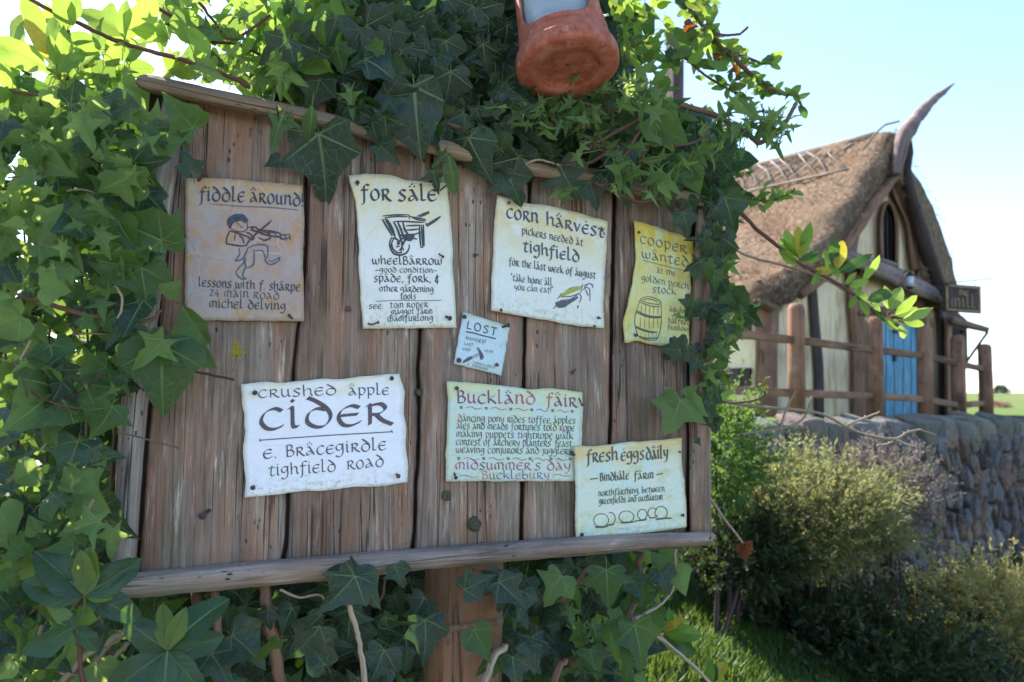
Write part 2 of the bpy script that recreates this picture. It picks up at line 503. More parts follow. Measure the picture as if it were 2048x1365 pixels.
# ================================================================ NOTICES
def paper_mat(name, base, top, stain, stainamt=0.6, second=None, crease=False, scale=1.0, base2=None, topmask=0.22):
    m, t = newmat(name)
    b = N(t)
    uv = b.n('ShaderNodeUVMap').outputs[0]
    sep = b.n('ShaderNodeSeparateXYZ', {0: uv})
    f1 = b.noise(uv, 3.0 * scale, 5, 0.6)
    f2 = b.noise(b.mapping(uv, loc=(5, 2, 0)), 6.0 * scale, 5, 0.65)
    c = b.mix(b.ramp(f1, [(0.4, 0), (0.6, 1)]), base, base2 or tuple(x * 0.93 for x in base))
    tm = b.m('ADD', b.m('SUBTRACT', 1.0, sep.outputs[1]), b.m('MULTIPLY', b.m('SUBTRACT', f2, 0.5), 0.5))
    c = b.mix(b.ramp(b.m('DIVIDE', tm, topmask * 2), [(0.2, 1), (1.0, 0)]), c, top)
    c = b.mix(b.m('MULTIPLY', b.ramp(f2, [(0.5, 0), (0.66, 1)]), stainamt), c, stain)
    if second:
        c = b.mix(b.m('MULTIPLY', b.ramp(b.noise(b.mapping(uv, loc=(1, 9, 0)), 4.5 * scale, 4, 0.6), [(0.5, 0), (0.64, 1)]), 0.75), c, second)
    # browned edges
    ex = b.m('MINIMUM', b.m('MINIMUM', sep.outputs[0], b.m('SUBTRACT', 1.0, sep.outputs[0])), b.m('MINIMUM', sep.outputs[1], b.m('SUBTRACT', 1.0, sep.outputs[1])))
    em = b.ramp(b.m('ADD', ex, b.m('MULTIPLY', b.m('SUBTRACT', b.noise(uv, 14, 4), 0.5), 0.04)), [(0.0, 0.6), (0.035, 0)])
    c = b.mix(em, c, tuple(x * 0.72 for x in top))
    sp = b.ramp(b.noise(uv, 60, 3, 0.7), [(0.70, 0), (0.76, 0.5)])
    c = b.mix(sp, c, (0.2, 0.19, 0.13))
    bt = b.m('MULTIPLY', b.ramp(sep.outputs[1], [(0.06, 1), (0.2, 0)]), b.ramp(b.noise(uv, 22, 6, 0.75), [(0.5, 0), (0.62, 0.7)]))
    c = b.mix(bt, c, (0.42, 0.44, 0.28))
    vo = b.n('ShaderNodeTexVoronoi', {'Vector': b.mapping(uv, (1, 1, 1), (scale, 3, 0), (0, 0, 0.9)), 'Scale': 2.6}, feature='DISTANCE_TO_EDGE').outputs['Distance']
    fold_ = b.ramp(vo, [(0.0, 0), (0.035, 1)])
    h = b.m('ADD', b.m('ADD', b.noise(uv, 40, 5, 0.7), b.m('MULTIPLY', b.noise(uv, 5, 3), 3.0)), b.m('MULTIPLY', fold_, 0.9))
    if crease:
        wv = b.n('ShaderNodeTexVoronoi', {'Vector': b.mapping(uv, (1, 1, 1), rot=(0, 0, 0.5)), 'Scale': 3.3}, feature='DISTANCE_TO_EDGE')
        cr = b.m('MULTIPLY', b.ramp(wv.outputs['Distance'], [(0.0, 1), (0.012, 0)]), b.ramp(f1, [(0.45, 0), (0.55, 0.6)]))
        c = b.mix(cr, c, tuple(min(1, x * 1.45) for x in base))
    b.out(b.pbr(c, 0.75, b.bump(h, 0.5, 0.002), 0.2))
    return m

def ink_mat(name, c, amt=0.5):
    m, t = newmat(name)
    b = N(t)
    tc = b.n('ShaderNodeTexCoord').outputs['Object']
    f = b.noise(tc, 260, 4, 0.6)
    b.out(b.pbr(b.mix(b.ramp(f, [(0.35, 0), (0.7, amt)]), c, tuple(min(1, x + 0.14) for x in c)), 0.6, None, 0.2))
    return m
INK = {'k': ink_mat('ink_black', (0.040, 0.045, 0.062)), 'g': ink_mat('ink_grey', (0.085, 0.088, 0.115)), 'b': ink_mat('ink_brown', (0.095, 0.070, 0.085)),
       'o': ink_mat('ink_olive', (0.085, 0.090, 0.062)), 'p': ink_mat('ink_magenta', (0.36, 0.07, 0.20)), 'r': ink_mat('ink_rose', (0.42, 0.13, 0.17)),
       'v': ink_mat('ink_violet', (0.16, 0.06, 0.16)), 'y': ink_mat('ink_ochre', (0.42, 0.40, 0.07)), 'w': ink_mat('ink_brown_wash', (0.085, 0.035, 0.022)), 's': ink_mat('ink_faint', (0.13, 0.13, 0.16))}

class Notice:
    def __init__(s, label, corners, mat, edges=None, base=0.004, curl=(0, 0, 0, 0), wave=0.0026, seed=0, layer=0.0, n=30):
        s.c = corners; s.base = base + layer; s.curl = curl; s.wave = wave; s.seed = seed
        s.k = 0
        e = edges or {}
        bl = corners[3]
        s.o = thing('notice', B(*corners[0]), label, 'notice', 'handwritten papers nailed to the notice board')
        vs = []; fs = []; uv = []
        def ed(key, t):
            a = e.get(key, [0, 0])
            q = t * (len(a) - 1); i = min(int(q), len(a) - 2); f = q - i; f = f * f * (3 - 2 * f)
            return a[i] * (1 - f) + a[i + 1] * f
        for side in (0, 1):
            for i in range(n + 1):
                for j in range(n + 1):
                    u, v = j / n, i / n
                    x, y = s.bil(u, v)
                    wv = lambda t, q: (1.5 * nz(t * 9, q, s.seed) + 0.8 * nz(t * 27, q, s.seed))
                    x += (ed('l', v) + wv(v, 1)) * (1 - u) ** 5 + (ed('r', v) + wv(v, 2)) * u ** 5
                    y += (ed('t', u) + wv(u, 3)) * (1 - v) ** 5 + (ed('b', u) + wv(u, 4)) * v ** 5
                    vs.append(B(x, y, s.h(u, v) - side * 0.0008))
                    uv.append((u, 1 - v))
        m = n + 1
        for i in range(n):
            for j in range(n):
                a = i * m + j
                fs.append((a, a + m, a + m + 1, a + 1))
                a += m * m
                fs.append((a, a + 1, a + m + 1, a + m))
        rim = [j for j in range(m)] + [i * m + n for i in range(1, m)] + [n * m + j for j in range(n - 1, -1, -1)] + [i * m for i in range(n - 1, 0, -1)]
        for i in range(len(rim)):
            a, b_ = rim[i], rim[(i + 1) % len(rim)]
            fs.append((a, b_, b_ + m * m, a + m * m))
        mesh('paper', vs, fs, mat, s.o, True, uv)
        s.strokes = {}
    def bil(s, u, v):
        (x0, y0), (x1, y1), (x2, y2), (x3, y3) = s.c
        return ((x0 * (1 - u) + x1 * u) * (1 - v) + (x3 * (1 - u) + x2 * u) * v,
                (y0 * (1 - u) + y1 * u) * (1 - v) + (y3 * (1 - u) + y2 * u) * v)
    def h(s, u, v):
        u = min(max(u, 0), 1); v = min(max(v, 0), 1)
        c = s.curl
        q = 0
        for (a, b_), k in zip(((u, v), (1 - u, v), (1 - u, 1 - v), (u, 1 - v)), c):
            d = max(0.0, 1 - (a + b_) / 0.55)
            q += k * d * d
        return s.base + q + s.wave * (1 + nz(u * 2.3, v * 2.3, s.seed + 0.5)) + 0.0006 * nz(u * 7, v * 7, s.seed)
    def inv(s, x, y):
        u = v = 0.5
        for _ in range(5):
            X, Y = s.bil(u, v)
            (x0, y0), (x1, y1), (x2, y2), (x3, y3) = s.c
            xu = (x1 - x0) * (1 - v) + (x2 - x3) * v; yu = (y1 - y0) * (1 - v) + (y2 - y3) * v
            xv = (x3 - x0) * (1 - u) + (x2 - x1) * u; yv = (y3 - y0) * (1 - u) + (y2 - y1) * u
            D = xu * yv - xv * yu
            ex, ey = x - X, y - Y
            u += (ex * yv - ey * xv) / D; v += (ey * xu - ex * yu) / D
        return u, v
    def map(s, x, y, dh):
        u, v = s.inv(x, y)
        return B(x, y, s.h(u, v) + 0.00045 + dh)
    def stroke(s, pts, w, col='k', nib=None, key='lettering', taper=False):
        """pts in photo pixels; w round pen width; nib = broad pen vector"""
        mb = s.strokes.setdefault((key, col), MB())
        s.k += 1
        dh = (s.k % 9) * 0.00005
        # drop duplicates and resample long segments
        q = [pts[0]]
        for p in pts[1:]:
            d = math.hypot(p[0] - q[-1][0], p[1] - q[-1][1])
            if d < 0.15: continue
            m = int(d / 14) + 1
            a = q[-1]
            for i in range(1, m + 1):
                q.append((a[0] + (p[0] - a[0]) * i / m, a[1] + (p[1] - a[1]) * i / m))
        if len(q) < 2: return
        vs = []
        n = len(q)
        for i, p in enumerate(q):
            a = q[max(i - 1, 0)]; b_ = q[min(i + 1, n - 1)]
            dx, dy = b_[0] - a[0], b_[1] - a[1]
            l = math.hypot(dx, dy) or 1
            px, py = -dy / l, dx / l
            ww = w * 0.5
            if taper: ww *= (0.55 + 0.45 * math.sin(math.pi * min(max(i / (n - 1), 0.06), 0.94)))
            ww *= 1 + 0.12 * nz(i * 0.7, s.k)
            ox, oy = px * ww, py * ww
            if nib:
                sg = 1 if (nib[0] * px + nib[1] * py) > 0 else -1
                ox += nib[0] * 0.5 * sg; oy += nib[1] * 0.5 * sg
            vs.append(s.map(p[0] + ox, p[1] + oy, dh)); vs.append(s.map(p[0] - ox, p[1] - oy, dh))
        mb.add(vs, [(2 * i, 2 * i + 1, 2 * i + 3, 2 * i + 2) for i in range(n - 1)])
    def text(s, txt, x0, y0, x1, y1, xh, nib=0.2, up=(0.0, -1.0), col='k', pen=0.06, cols=None, sp=0.16, ang=38):
        W = 0
        lay = []
        for i, ch in enumerate(txt):
            if ch == ' ':
                W += 0.55; continue
            base = {'ä': 'a', 'é': 'e', 'ö': 'o'}.get(ch, ch)
            w_, st = GLY[base]
            lay.append((W, st, ch, base, i))
            W += w_ + sp
        W -= sp
        dx, dy = (x1 - x0) / W, (y1 - y0) / W
        ux, uy = up
        l = math.hypot(ux, uy); ux, uy = ux / l * xh, uy / l * xh
        nib *= 0.86
        nv = (math.cos(rad(ang)) * nib * xh, -math.sin(rad(ang)) * nib * xh)
        for W0, st, ch, base, i in lay:
            j = 0.04 * nz(i * 3.3, len(txt), x0)
            rs = 1 + 0.08 * nz(i * 2.1, x1, 9.0)
            c = cols.get(i, col) if cols else col
            def T(gx, gy):
                gy = gy * rs + j
                return (x0 + (W0 + gx) * dx + ux * gy, y0 + (W0 + gx) * dy + uy * gy)
            for sm, pts in st:
                pp = crv(pts, 4) if sm else pts
                s.stroke([T(*p) for p in pp], pen * xh, c, nv)
            if ch == 'ä':
                dots = ((0.15, 1.32), (0.5, 1.32), (0.33, 1.52))
            elif ch == 'é':
                dots = ((0.4, 1.35),)
            elif ch == 'ö':
                dots = ((0.4, 1.35),)
            elif ch in 'i':
                dots = ((0.12, 1.32),)
            else:
                dots = ()
            for gx, gy in dots:
                s.stroke([T(gx - 0.02, gy + 0.04), T(gx + 0.05, gy - 0.06)], pen * xh, c, (nv[0] * 0.8, nv[1] * 0.8))
    def done(s):
        for (key, col), mb in s.strokes.items():
            mb.build(key, INK[col], s.o, kind='stuff')

def G(spec):
    w_, *st = spec.split(';')
    out = []
    for q in st:
        q = q.strip()
        sm = q[0] == '~'
        pts = [tuple(float(z) for z in a.split(',')) for a in q.lstrip('~').split()]
        out.append((sm, pts))
    return float(w_), out
GLY = {k: G(v) for k, v in {
 'a': '.78;.12,.98 .32,1.0 .72,.02;~.55,.45 .3,.45 .08,.28 .12,.03 .35,.08 .56,.34',
 'b': '.72;.08,1.5 .12,.02;~.12,.08 .45,-.02 .68,.25 .6,.65 .35,.72 .14,.55',
 'c': '.68;~.66,.86 .45,1.0 .18,.82 .05,.42 .2,.06 .45,0 .7,.16',
 'd': '.8;~.12,1.42 .4,1.2 .68,.85 .78,.45 .62,.06 .35,0 .1,.25 .14,.66 .38,.88 .66,.8',
 'e': '.68;~.66,.88 .42,1.0 .14,.78 .05,.42 .18,.06 .42,0 .7,.18;.1,.52 .62,.56',
 'f': '.62;~.7,1.3 .5,1.42 .3,1.2 .28,.6 .24,-.25 .02,-.42;.02,.88 .62,.92',
 'g': '.74;~.62,.92 .3,.99 .06,.7 .12,.38 .36,.3 .58,.55 .62,.94;~.6,.96 .74,.98;~.63,.9 .66,.1 .5,-.38 .22,-.46 .04,-.3',
 'h': '.74;.08,1.5 .12,.0;~.12,.6 .38,.96 .62,.8 .62,.3 .76,.02',
 'i': '.3;~.0,.9 .12,.98 .13,.3 .16,.05 .3,.06',
 'j': '.3;~.05,.9 .17,.98 .2,.2 .12,-.35 -.08,-.4',
 'k': '.72;.08,1.5 .12,.0;.66,.98 .2,.5;~.2,.5 .45,.3 .74,-.02',
 'l': '.42;~.02,1.42 .12,1.5 .12,.5 .14,.08 .42,.1',
 'm': '1.05;~.44,.98 .12,.8 .05,.4 .16,.02;.46,.98 .48,.02;~.48,.9 .8,.98 .96,.6 .9,.2 1.0,.0',
 'n': '.74;~.0,.92 .1,.98 .12,.5 .12,0;~.12,.7 .36,1.0 .6,.82 .6,.3 .74,.02',
 'o': '.74;~.4,1.0 .14,.8 .05,.45 .2,.06 .4,0 .62,.16 .7,.5 .6,.86 .4,1.0 .32,.99',
 'p': '.72;~.0,.92 .1,.98 .14,.3 .12,-.5;~.1,.86 .42,1.0 .68,.75 .6,.25 .38,.04 .14,.18',
 'r': '.72;~.02,.9 .12,.98 .13,.4 .12,.0;~.1,.92 .42,1.02 .58,.78 .4,.52 .14,.5;~.3,.5 .5,.18 .78,-.04',
 's': '.6;~.6,.88 .36,1.0 .12,.8 .3,.54 .52,.32 .42,.04 .2,-.02 .02,.12',
 't': '.6;.0,.93 .62,.97;~.36,1.22 .28,.8 .24,.2 .38,.0 .62,.12',
 'u': '.74;~.02,.94 .1,.98 .1,.4 .2,.06 .42,.06 .58,.35;~.56,.98 .58,.4 .64,.04 .76,.04',
 'v': '.66;~.04,.98 .2,.5 .32,.02;.32,.02 .64,.98',
 'w': '1.0;~.04,.98 .06,.4 .2,.04 .38,.1 .48,.4 .46,.85;~.48,.4 .58,.04 .78,.06 .94,.4 .9,.98',
 'x': '.6;.05,1 .6,0;.58,1 .04,0', 'z': '.6;.05,.95 .6,.95 .05,.03 .62,.03',
 'y': '.7;~.04,.98 .12,.5 .3,.3 .52,.42;~.62,.98 .6,.4 .45,-.2 .1,-.46',
 'q': '.7;~.6,.9 .3,1 .06,.6 .2,.1 .5,.2;.62,.98 .62,-.5',
 '2': '.6;~.06,.85 .3,1.05 .55,.8 .35,.4 .05,.02;.05,.02 .6,.05', '4': '.62;.35,1.05 .04,.35 .62,.38;.42,.7 .4,-.1',
 '.': '.15;.03,.08 .1,.0', ',': '.18;~.08,.1 .12,.0 .02,-.22', '!': '.2;.12,1.5 .1,.4;.07,.1 .13,.0', "'": '.15;.1,1.45 .04,1.1', '"': '.3;.08,1.5 .04,1.2;.26,1.5 .22,1.2',
 ':': '.2;.06,.75 .12,.68;.06,.15 .12,.06', '-': '.7;.0,.5 .7,.5', '&': '.6;~.55,.9 .3,1.0 .12,.8 .3,.6 .1,.5 .08,.15 .35,.0 .6,.2;.35,1.3 .35,-.3', '(': '.3;~.3,1.1 .1,.7 .1,.2 .3,-.15',
 '*': '.6;.15,.95 .45,.1;.45,.95 .15,.1;.0,.7 .6,.7;.0,.35 .6,.35',
 'A': '.72;.0,0 .34,1 .68,0;.12,.35 .56,.35', 'C': '.7;~.66,.85 .4,1 .1,.75 .08,.25 .4,0 .68,.15', 'D': '.7;.08,1 .08,0;~.08,1 .55,.9 .68,.5 .55,.1 .08,0',
 'E': '.55;.08,1 .08,0;.08,1 .55,1;.08,.52 .48,.52;.08,0 .55,0', 'F': '.55;.08,1 .08,0;.08,1 .55,1;.08,.52 .48,.52', 'G': '.72;~.66,.85 .4,1 .1,.75 .08,.25 .4,0 .64,.1;.64,.1 .64,.45 .4,.45',
 'H': '.68;.06,1 .06,0;.62,1 .62,0;.06,.5 .62,.5', 'I': '.15;.08,1 .08,0', 'K': '.66;.08,1 .08,0;.6,1 .08,.45 .64,0', 'L': '.56;.1,1 .08,.02 .56,.04',
 'M': '.85;.04,0 .12,1 .42,.3 .72,1 .82,0', 'N': '.7;.06,0 .06,1 .64,0 .64,1', 'O': '.78;~.4,1 .12,.85 .04,.45 .2,.05 .45,0 .68,.18 .74,.55 .6,.9 .4,1.0 .34,1', 'P': '.6;.08,1 .08,0;~.08,1 .5,.98 .58,.75 .42,.5 .08,.48',
 'R': '.66;.08,1 .08,0;~.08,1 .5,.98 .58,.75 .42,.5 .08,.48;.3,.48 .64,0', 'S': '.6;~.56,.86 .32,1 .08,.78 .3,.54 .54,.3 .4,.02 .2,0 .04,.14', 'T': '.66;.0,1 .66,1;.33,1 .33,0', 'U': '.68;~.06,1 .08,.3 .32,0 .58,.3 .6,1',
 'V': '.68;.04,1 .34,0 .64,1', 'W': '1.0;.04,1 .24,0 .48,.9 .74,0 .96,1', 'Y': '.64;.04,1 .32,.5 .6,1;.32,.5 .32,0', 'B': '.72;.1,1.28 .12,.0;~.0,1.24 .35,1.36 .56,1.1 .4,.74 .14,.68;~.14,.7 .5,.72 .7,.42 .55,.06 .1,.0',
 'f2': '.5;0,0 1,1'}.items()}

def Z(ox, oy, s_):
    return lambda pts: [(ox + x / s_, oy + y / s_) for x, y in pts]
def pp(t):
    return [tuple(float(z) for z in a.split(',')) for a in t.split()]

# ---- 1 fiddle
n1 = Notice('brown stained paper with a dancing fiddler drawing, leftmost in the upper row',
            [(371, 357), (605, 371), (608, 643), (369, 641)],
            paper_mat('brown_paper', (0.47, 0.35, 0.30), (0.52, 0.34, 0.18), (0.50, 0.28, 0.13), 0.9, (0.42, 0.38, 0.38), True, 1.0, (0.40, 0.30, 0.28), 0.12),
            {'l': [0, 0, 0, 0, 0], 'r': [0, 3, -1, 0, 0], 't': [-1, -4, -2, 0]}, 0.004, (0.008, 0.004, 0.010, 0.0), seed=1)
up = (0.02, -1)
n1.text('fiddle', 398, 402, 489, 404, 20, 0.2, up); n1.text('äround!', 500, 404, 607, 413, 19, 0.2, up)
z = Z(350, 330, 4.137)
n1.stroke(z(pp('285,322 400,332 560,345 760,350 900,362 1022,374')), 2.2, 's', taper=True)
n1.text('lessons with f. shärpe', 397, 573, 600, 583, 12.5, 0.2, up); n1.text('24 mäin road', 418, 592, 558, 600, 12.5, 0.19, up, 'g'); n1.text('michel delving', 419, 615, 571, 621, 13, 0.19, up, 'k')
def dr(nt_, z, spec, w_, col='k', smooth=True, key='drawing', taper=True):
    for q in spec.split(';'):
        pts = pp(q)
        nt_.stroke(z(crv(pts, 5) if smooth and len(pts) > 2 else pts), w_ * 1.45, col, None, key, taper)
dr(n1, z, '440,500 450,450 500,425 560,430 590,470 560,450 500,445 465,470 455,520;445,470 480,440 540,430 585,460;450,490 490,460 540,450;455,515 470,470 520,440 575,445', 6.5, 'k')
dr(n1, z, '445,520 500,545 550,555 590,540 600,500 590,470;505,490 530,480;520,500 535,495;540,520 565,515;535,505 550,510', 1.6, 'w')
dr(n1, z, '455,545 430,600 425,655;425,655 470,660 540,672 600,665;450,545 500,560 560,580 620,600;500,575 490,630;530,585 560,610 570,650;600,600 640,620 660,600;590,560 620,570 650,600', 2.6, 'w')
dr(n1, z, '800,460 720,530 650,590 590,660;790,470 740,515', 3.0, 'w')
dr(n1, z, '600,520 660,515 700,540 760,545 830,550;620,540 680,550 730,575 800,590 860,600;690,600 740,625 790,600 760,560 700,560;650,520 640,540 690,560', 2.8, 'w')
dr(n1, z, '760,545 800,560 850,560 890,580 950,575;800,590 860,595 900,615 960,600;870,575 880,620;910,580 920,630;945,575 955,625;830,560 835,595;780,550 790,590', 2.4, 'k')
dr(n1, z, '530,690 535,740 500,795 560,775 590,720 600,690;600,700 570,780 570,810 530,850 500,890;590,770 580,810 585,845 570,880 560,920 590,945;500,885 520,920 555,945 595,942;600,690 660,665 700,660 760,670 770,720 760,780;650,700 655,760 650,820 610,850 580,850;660,715 720,710 745,760 750,800 790,825 850,800 868,768 850,775 800,800 770,790', 2.3, 'g')
nail(n1.o, (408, 347), (390, 371), 0.0030, 0.016, M_RUST, h0=0.006, shaft=0.0027)
nail(n1.o, (578, 631), (592, 645), 0.0028, 0.012, h0=0.006, shaft=0.0018)
n1.done()

# ---- 2 for sale
n2 = Notice('tall cream paper for sale notice with a wheelbarrow drawing, in the upper row',
            [(697, 351), (893, 367), (911, 656), (726, 658)],
            paper_mat('cream_paper', (0.80, 0.78, 0.70), (0.76, 0.66, 0.40), (0.78, 0.76, 0.66), 0.4, (0.72, 0.74, 0.66), False, 1.0, (0.83, 0.82, 0.80), 0.22),
            {'l': [0, 9, 8, 3, 1, 0], 'r': [0, 3, 5, 2, 3, 2], 't': [0, -6, -8, 0, 1, 0]}, 0.004, (0.004, 0.014, 0.0, 0.003), seed=2)
up = (-0.05, -1)
n2.text('for', 722, 400, 781, 402, 22, 0.2, up); n2.text('säle', 797, 402, 873, 402, 22, 0.2, up)
z = Z(680, 330, 4.016)
dr(n2, z, '340,412 450,402 550,402;360,425 460,415 545,418;550,402 560,440;545,405 620,440 690,450;560,415 640,430 690,440', 2.0)
dr(n2, z, '340,435 370,490 420,570;360,430 400,500 440,575;375,435 420,510 445,590;430,455 470,540 500,640;460,450 490,520 520,600;505,455 520,520 550,560', 3.0)
dr(n2, z, '440,455 520,455 600,460 680,462;530,490 600,488 640,485;530,525 580,522 640,515;520,560 560,560 600,558 650,540;620,415 715,375;640,420 720,385;690,485 750,450 810,412;700,495 760,455 805,420;690,465 700,490', 2.4)
dr(n2, z, '640,480 640,560 650,665;655,480 660,570 665,660;670,480 672,570 676,655;645,665 670,660', 2.6)
dr(n2, z, '420,580 400,620 405,670 430,710 480,725 530,710 555,670 555,640;435,590 415,630 425,675 460,705 500,705;460,650 490,600 560,580 620,600;490,640 540,590;500,560 540,575 600,560;455,620 475,640;450,660 480,655;475,690 490,670;510,690 505,665;530,600 500,650 490,700;420,590 460,600 480,640', 2.6)
dr(n2, z, '490,560 520,575 560,570 600,570;520,590 560,600 590,585', 5)
n2.text('wheelBärrow', 745, 529, 884, 530, 12, 0.2, up); n2.text('-good condition-', 751, 545, 874, 546, 8, 0.2, up)
n2.text('späde, fork, &', 748, 564, 878, 565, 11.5, 0.2, up); n2.text('other gärdening', 759, 583, 867, 585, 9, 0.2, up); n2.text('tools', 801, 599, 832, 599, 9, 0.18, up)
n2.stroke([(752, 603), (800, 601), (840, 602), (883, 601)], 1.2)
n2.text('see:', 738, 618, 767, 618, 8.5, 0.2, up); n2.text('tom roper', 780, 616, 856, 615, 9, 0.18, up)
n2.text('mäggot färm', 783, 629, 865, 628, 8.5, 0.18, up); n2.text('(Bämfurlong', 775, 643, 866, 642, 9, 0.18, up)
nail(n2.o, (715, 365), (716, 376), 0.0042, 0.010, h0=0.006)
nail(n2.o, (892, 372), (877, 386), 0.0026, 0.014, h0=0.008, mid=(882, 380))
nail(n2.o, (886, 514), (872, 504), 0.0032, 0.010, h0=0.006)
nail(n2.o, (900, 637), (888, 632), 0.0050, 0.012, h0=0.006, shaft=0.0024)
nail(n2.o, (757, 645), (731, 645), 0.0034, 0.012, M_RUST, (743, 650), h0=0.005, shaft=0.0017)
n2.done()

# ---- 3 corn
n3 = Notice('large cream paper about the corn harvest with a corn cob drawing',
            [(994, 391), (1215, 443), (1208, 657), (982, 622)],
            paper_mat('cream_paper_yellow_top', (0.78, 0.78, 0.70), (0.74, 0.64, 0.36), (0.75, 0.75, 0.62), 0.4, (0.80, 0.82, 0.80), False, 1.0, (0.76, 0.78, 0.74), 0.30),
            {'l': [0, -3, -2, -2, 0], 'r': [0, 0, -2, -3, 0], 't': [0, 2, -4, -3, 0], 'b': [0, 1, 2, 4, 0]}, 0.004, (0.006, 0.0, 0.004, 0.012), seed=3)
up = (0.0, -1)
n3.text('corn', 1013, 435, 1076, 447, 19, 0.21, up, 'g'); n3.text('härvést', 1093, 450, 1208, 476, 18, 0.21, up, 'g')
n3.text('pickers needed ät', 1044, 468, 1166, 493, 10.5, 0.2, up, 'g'); n3.text('tighfield', 1046, 503, 1158, 525, 17, 0.22, up, 'g')
n3.text('för the läst week öf äugust', 1018, 530, 1191, 558, 10.5, 0.2, up, 'g'); n3.text('"täke höme äll', 1022, 562, 1104, 572, 10, 0.17, up, 'g'); n3.text('yöu cän éat!"', 1029, 580, 1106, 587, 9, 0.17, up, 'g')
z = Z(970, 370, 4.548)
for i in range(9):
    f = i / 8
    a = (690 + f * 5, 1005 + f * 18)
    b_ = (872 + f * 10, 925 + f * 16)
    m_ = ((a[0] + b_[0]) / 2 - 12 + f * 8, (a[1] + b_[1]) / 2 - 14 + f * 12)
    n3.stroke(z(crv([a, m_, b_], 5)), 2.0, 'y', None, 'drawing')
for i in range(12):
    f = i / 11
    n3.stroke(z([(700 + f * 170, 992 - f * 70), (705 + f * 168, 1018 - f * 66)]), 0.7, 'o', None, 'drawing')
dr(n3, z, '690,1015 760,950 830,930 885,925;660,1040 700,985;655,1060 645,1100 620,1130;640,1110 660,1075 700,1050;690,1050 780,1040 850,990;690,1020 780,1015 860,985;850,985 875,1020 860,1075;870,985 880,940 890,900;890,960 940,900 985,915;900,930 950,950 955,1060;910,940 930,990 940,1010;900,915 960,900 985,940;840,1130 850,1100 835,1110', 1.5, 'g')
dr(n3, z, '645,1090 700,1080 780,1060 845,1020;650,1100 720,1095 800,1050;660,1110 740,1100;640,1080 690,1070 760,1065', 4.5, 'g')
nail(n3.o, (1018, 406), (1015, 410), 0.0036, 0.010, M_RUST, h0=0.006)
nail(n3.o, (1204, 461), (1210, 471), 0.0026, 0.010, h0=0.006, mid=(1208, 466), shaft=0.0012)
nail(n3.o, (1003, 621), (995, 611), 0.0030, 0.012, h0=0.006, shaft=0.0020)
nail(n3.o, (1197, 636), (1207, 638), 0.0034, 0.009, h0=0.006)
nail(n3.o, (1190, 653), (1180, 651), 0.0030, 0.009, h0=0.004)
n3.done()

# ---- 4 cooper
n4 = Notice('narrow mustard yellow paper with a barrel drawing, at the right edge among ivy',
            [(1267, 441), (1387, 477), (1378, 692), (1249, 686)],
            paper_mat('mustard_paper', (0.66, 0.62, 0.24), (0.66, 0.50, 0.10), (0.60, 0.46, 0.08), 0.75, (0.58, 0.66, 0.46), False, 0.9, (0.70, 0.64, 0.28), 0.22),
            {'l': [0, 6, 10, 6, 1, -6, 0], 'r': [0, 3, -3, 1, 2, -1, 0], 't': [0, -1, 1, 0], 'b': [0, -5, 1, 3, -4, 0]}, 0.004, (0.004, 0.006, 0.012, 0.010), seed=4)
up = (-0.03, -1)
n4.text('cooper', 1280, 486, 1373, 507, 14.5, 0.12, up, 'o'); n4.text('wänted', 1284, 516, 1377, 534, 14, 0.12, up, 'o')
z = Z(1230, 430, 5.056)
n4.stroke(z(pp('285,460 400,490 520,520 640,550 735,570')), 1.2, 'o')
n4.text('ät the', 1314, 546, 1351, 552, 8, 0.14, up, 'o'); n4.text('golden perch', 1283, 562, 1377, 579, 9.5, 0.14, up, 'o'); n4.text('stock', 1305, 585, 1352, 590, 10.5, 0.14, up, 'o')
n4.text('äsk for', 1339, 623, 1374, 627, 7, 0.16, up, 'o'); n4.text('hälfred', 1337, 647, 1381, 651, 8.5, 0.16, up, 'o'); n4.text('Burrows', 1336, 659, 1381, 664, 7.5, 0.16, up, 'o')
dr(n4, z, '255,860 215,980 200,1060 210,1150 240,1230 300,1262 380,1268 430,1250 462,1140 470,1020 468,900;255,860 290,835 350,830 420,850 465,885 440,905 380,900 310,885 255,860;280,860 330,850 400,865 440,888;250,880 320,910 400,930 465,920', 1.3, 'o')
dr(n4, z, '222,970 300,1010 380,1028 470,1030;215,985 300,1022 380,1040 470,1040;205,1125 280,1160 360,1180 430,1185;210,1140 290,1172 370,1190 420,1190;240,1225 320,1250 430,1245', 2.2, 'o')
for i in range(5):
    dr(n4, z, '%d,915 %d,1010;%d,1035 %d,1150;%d,1195 %d,1250' % (270 + i * 42, 262 + i * 43, 258 + i * 44, 256 + i * 44, 262 + i * 40, 272 + i * 36), 0.8, 'o')
nail(n4.o, (1278, 465), (1277, 466), 0.0038, 0.005, M_RUST, h0=0.007)
nail(n4.o, (1273, 671), (1262, 666), 0.0042, 0.010, h0=0.007, shaft=0.0020)
nail(n4.o, (1372, 676), (1362, 678), 0.0040, 0.010, h0=0.006, shaft=0.0022)
n4.done()

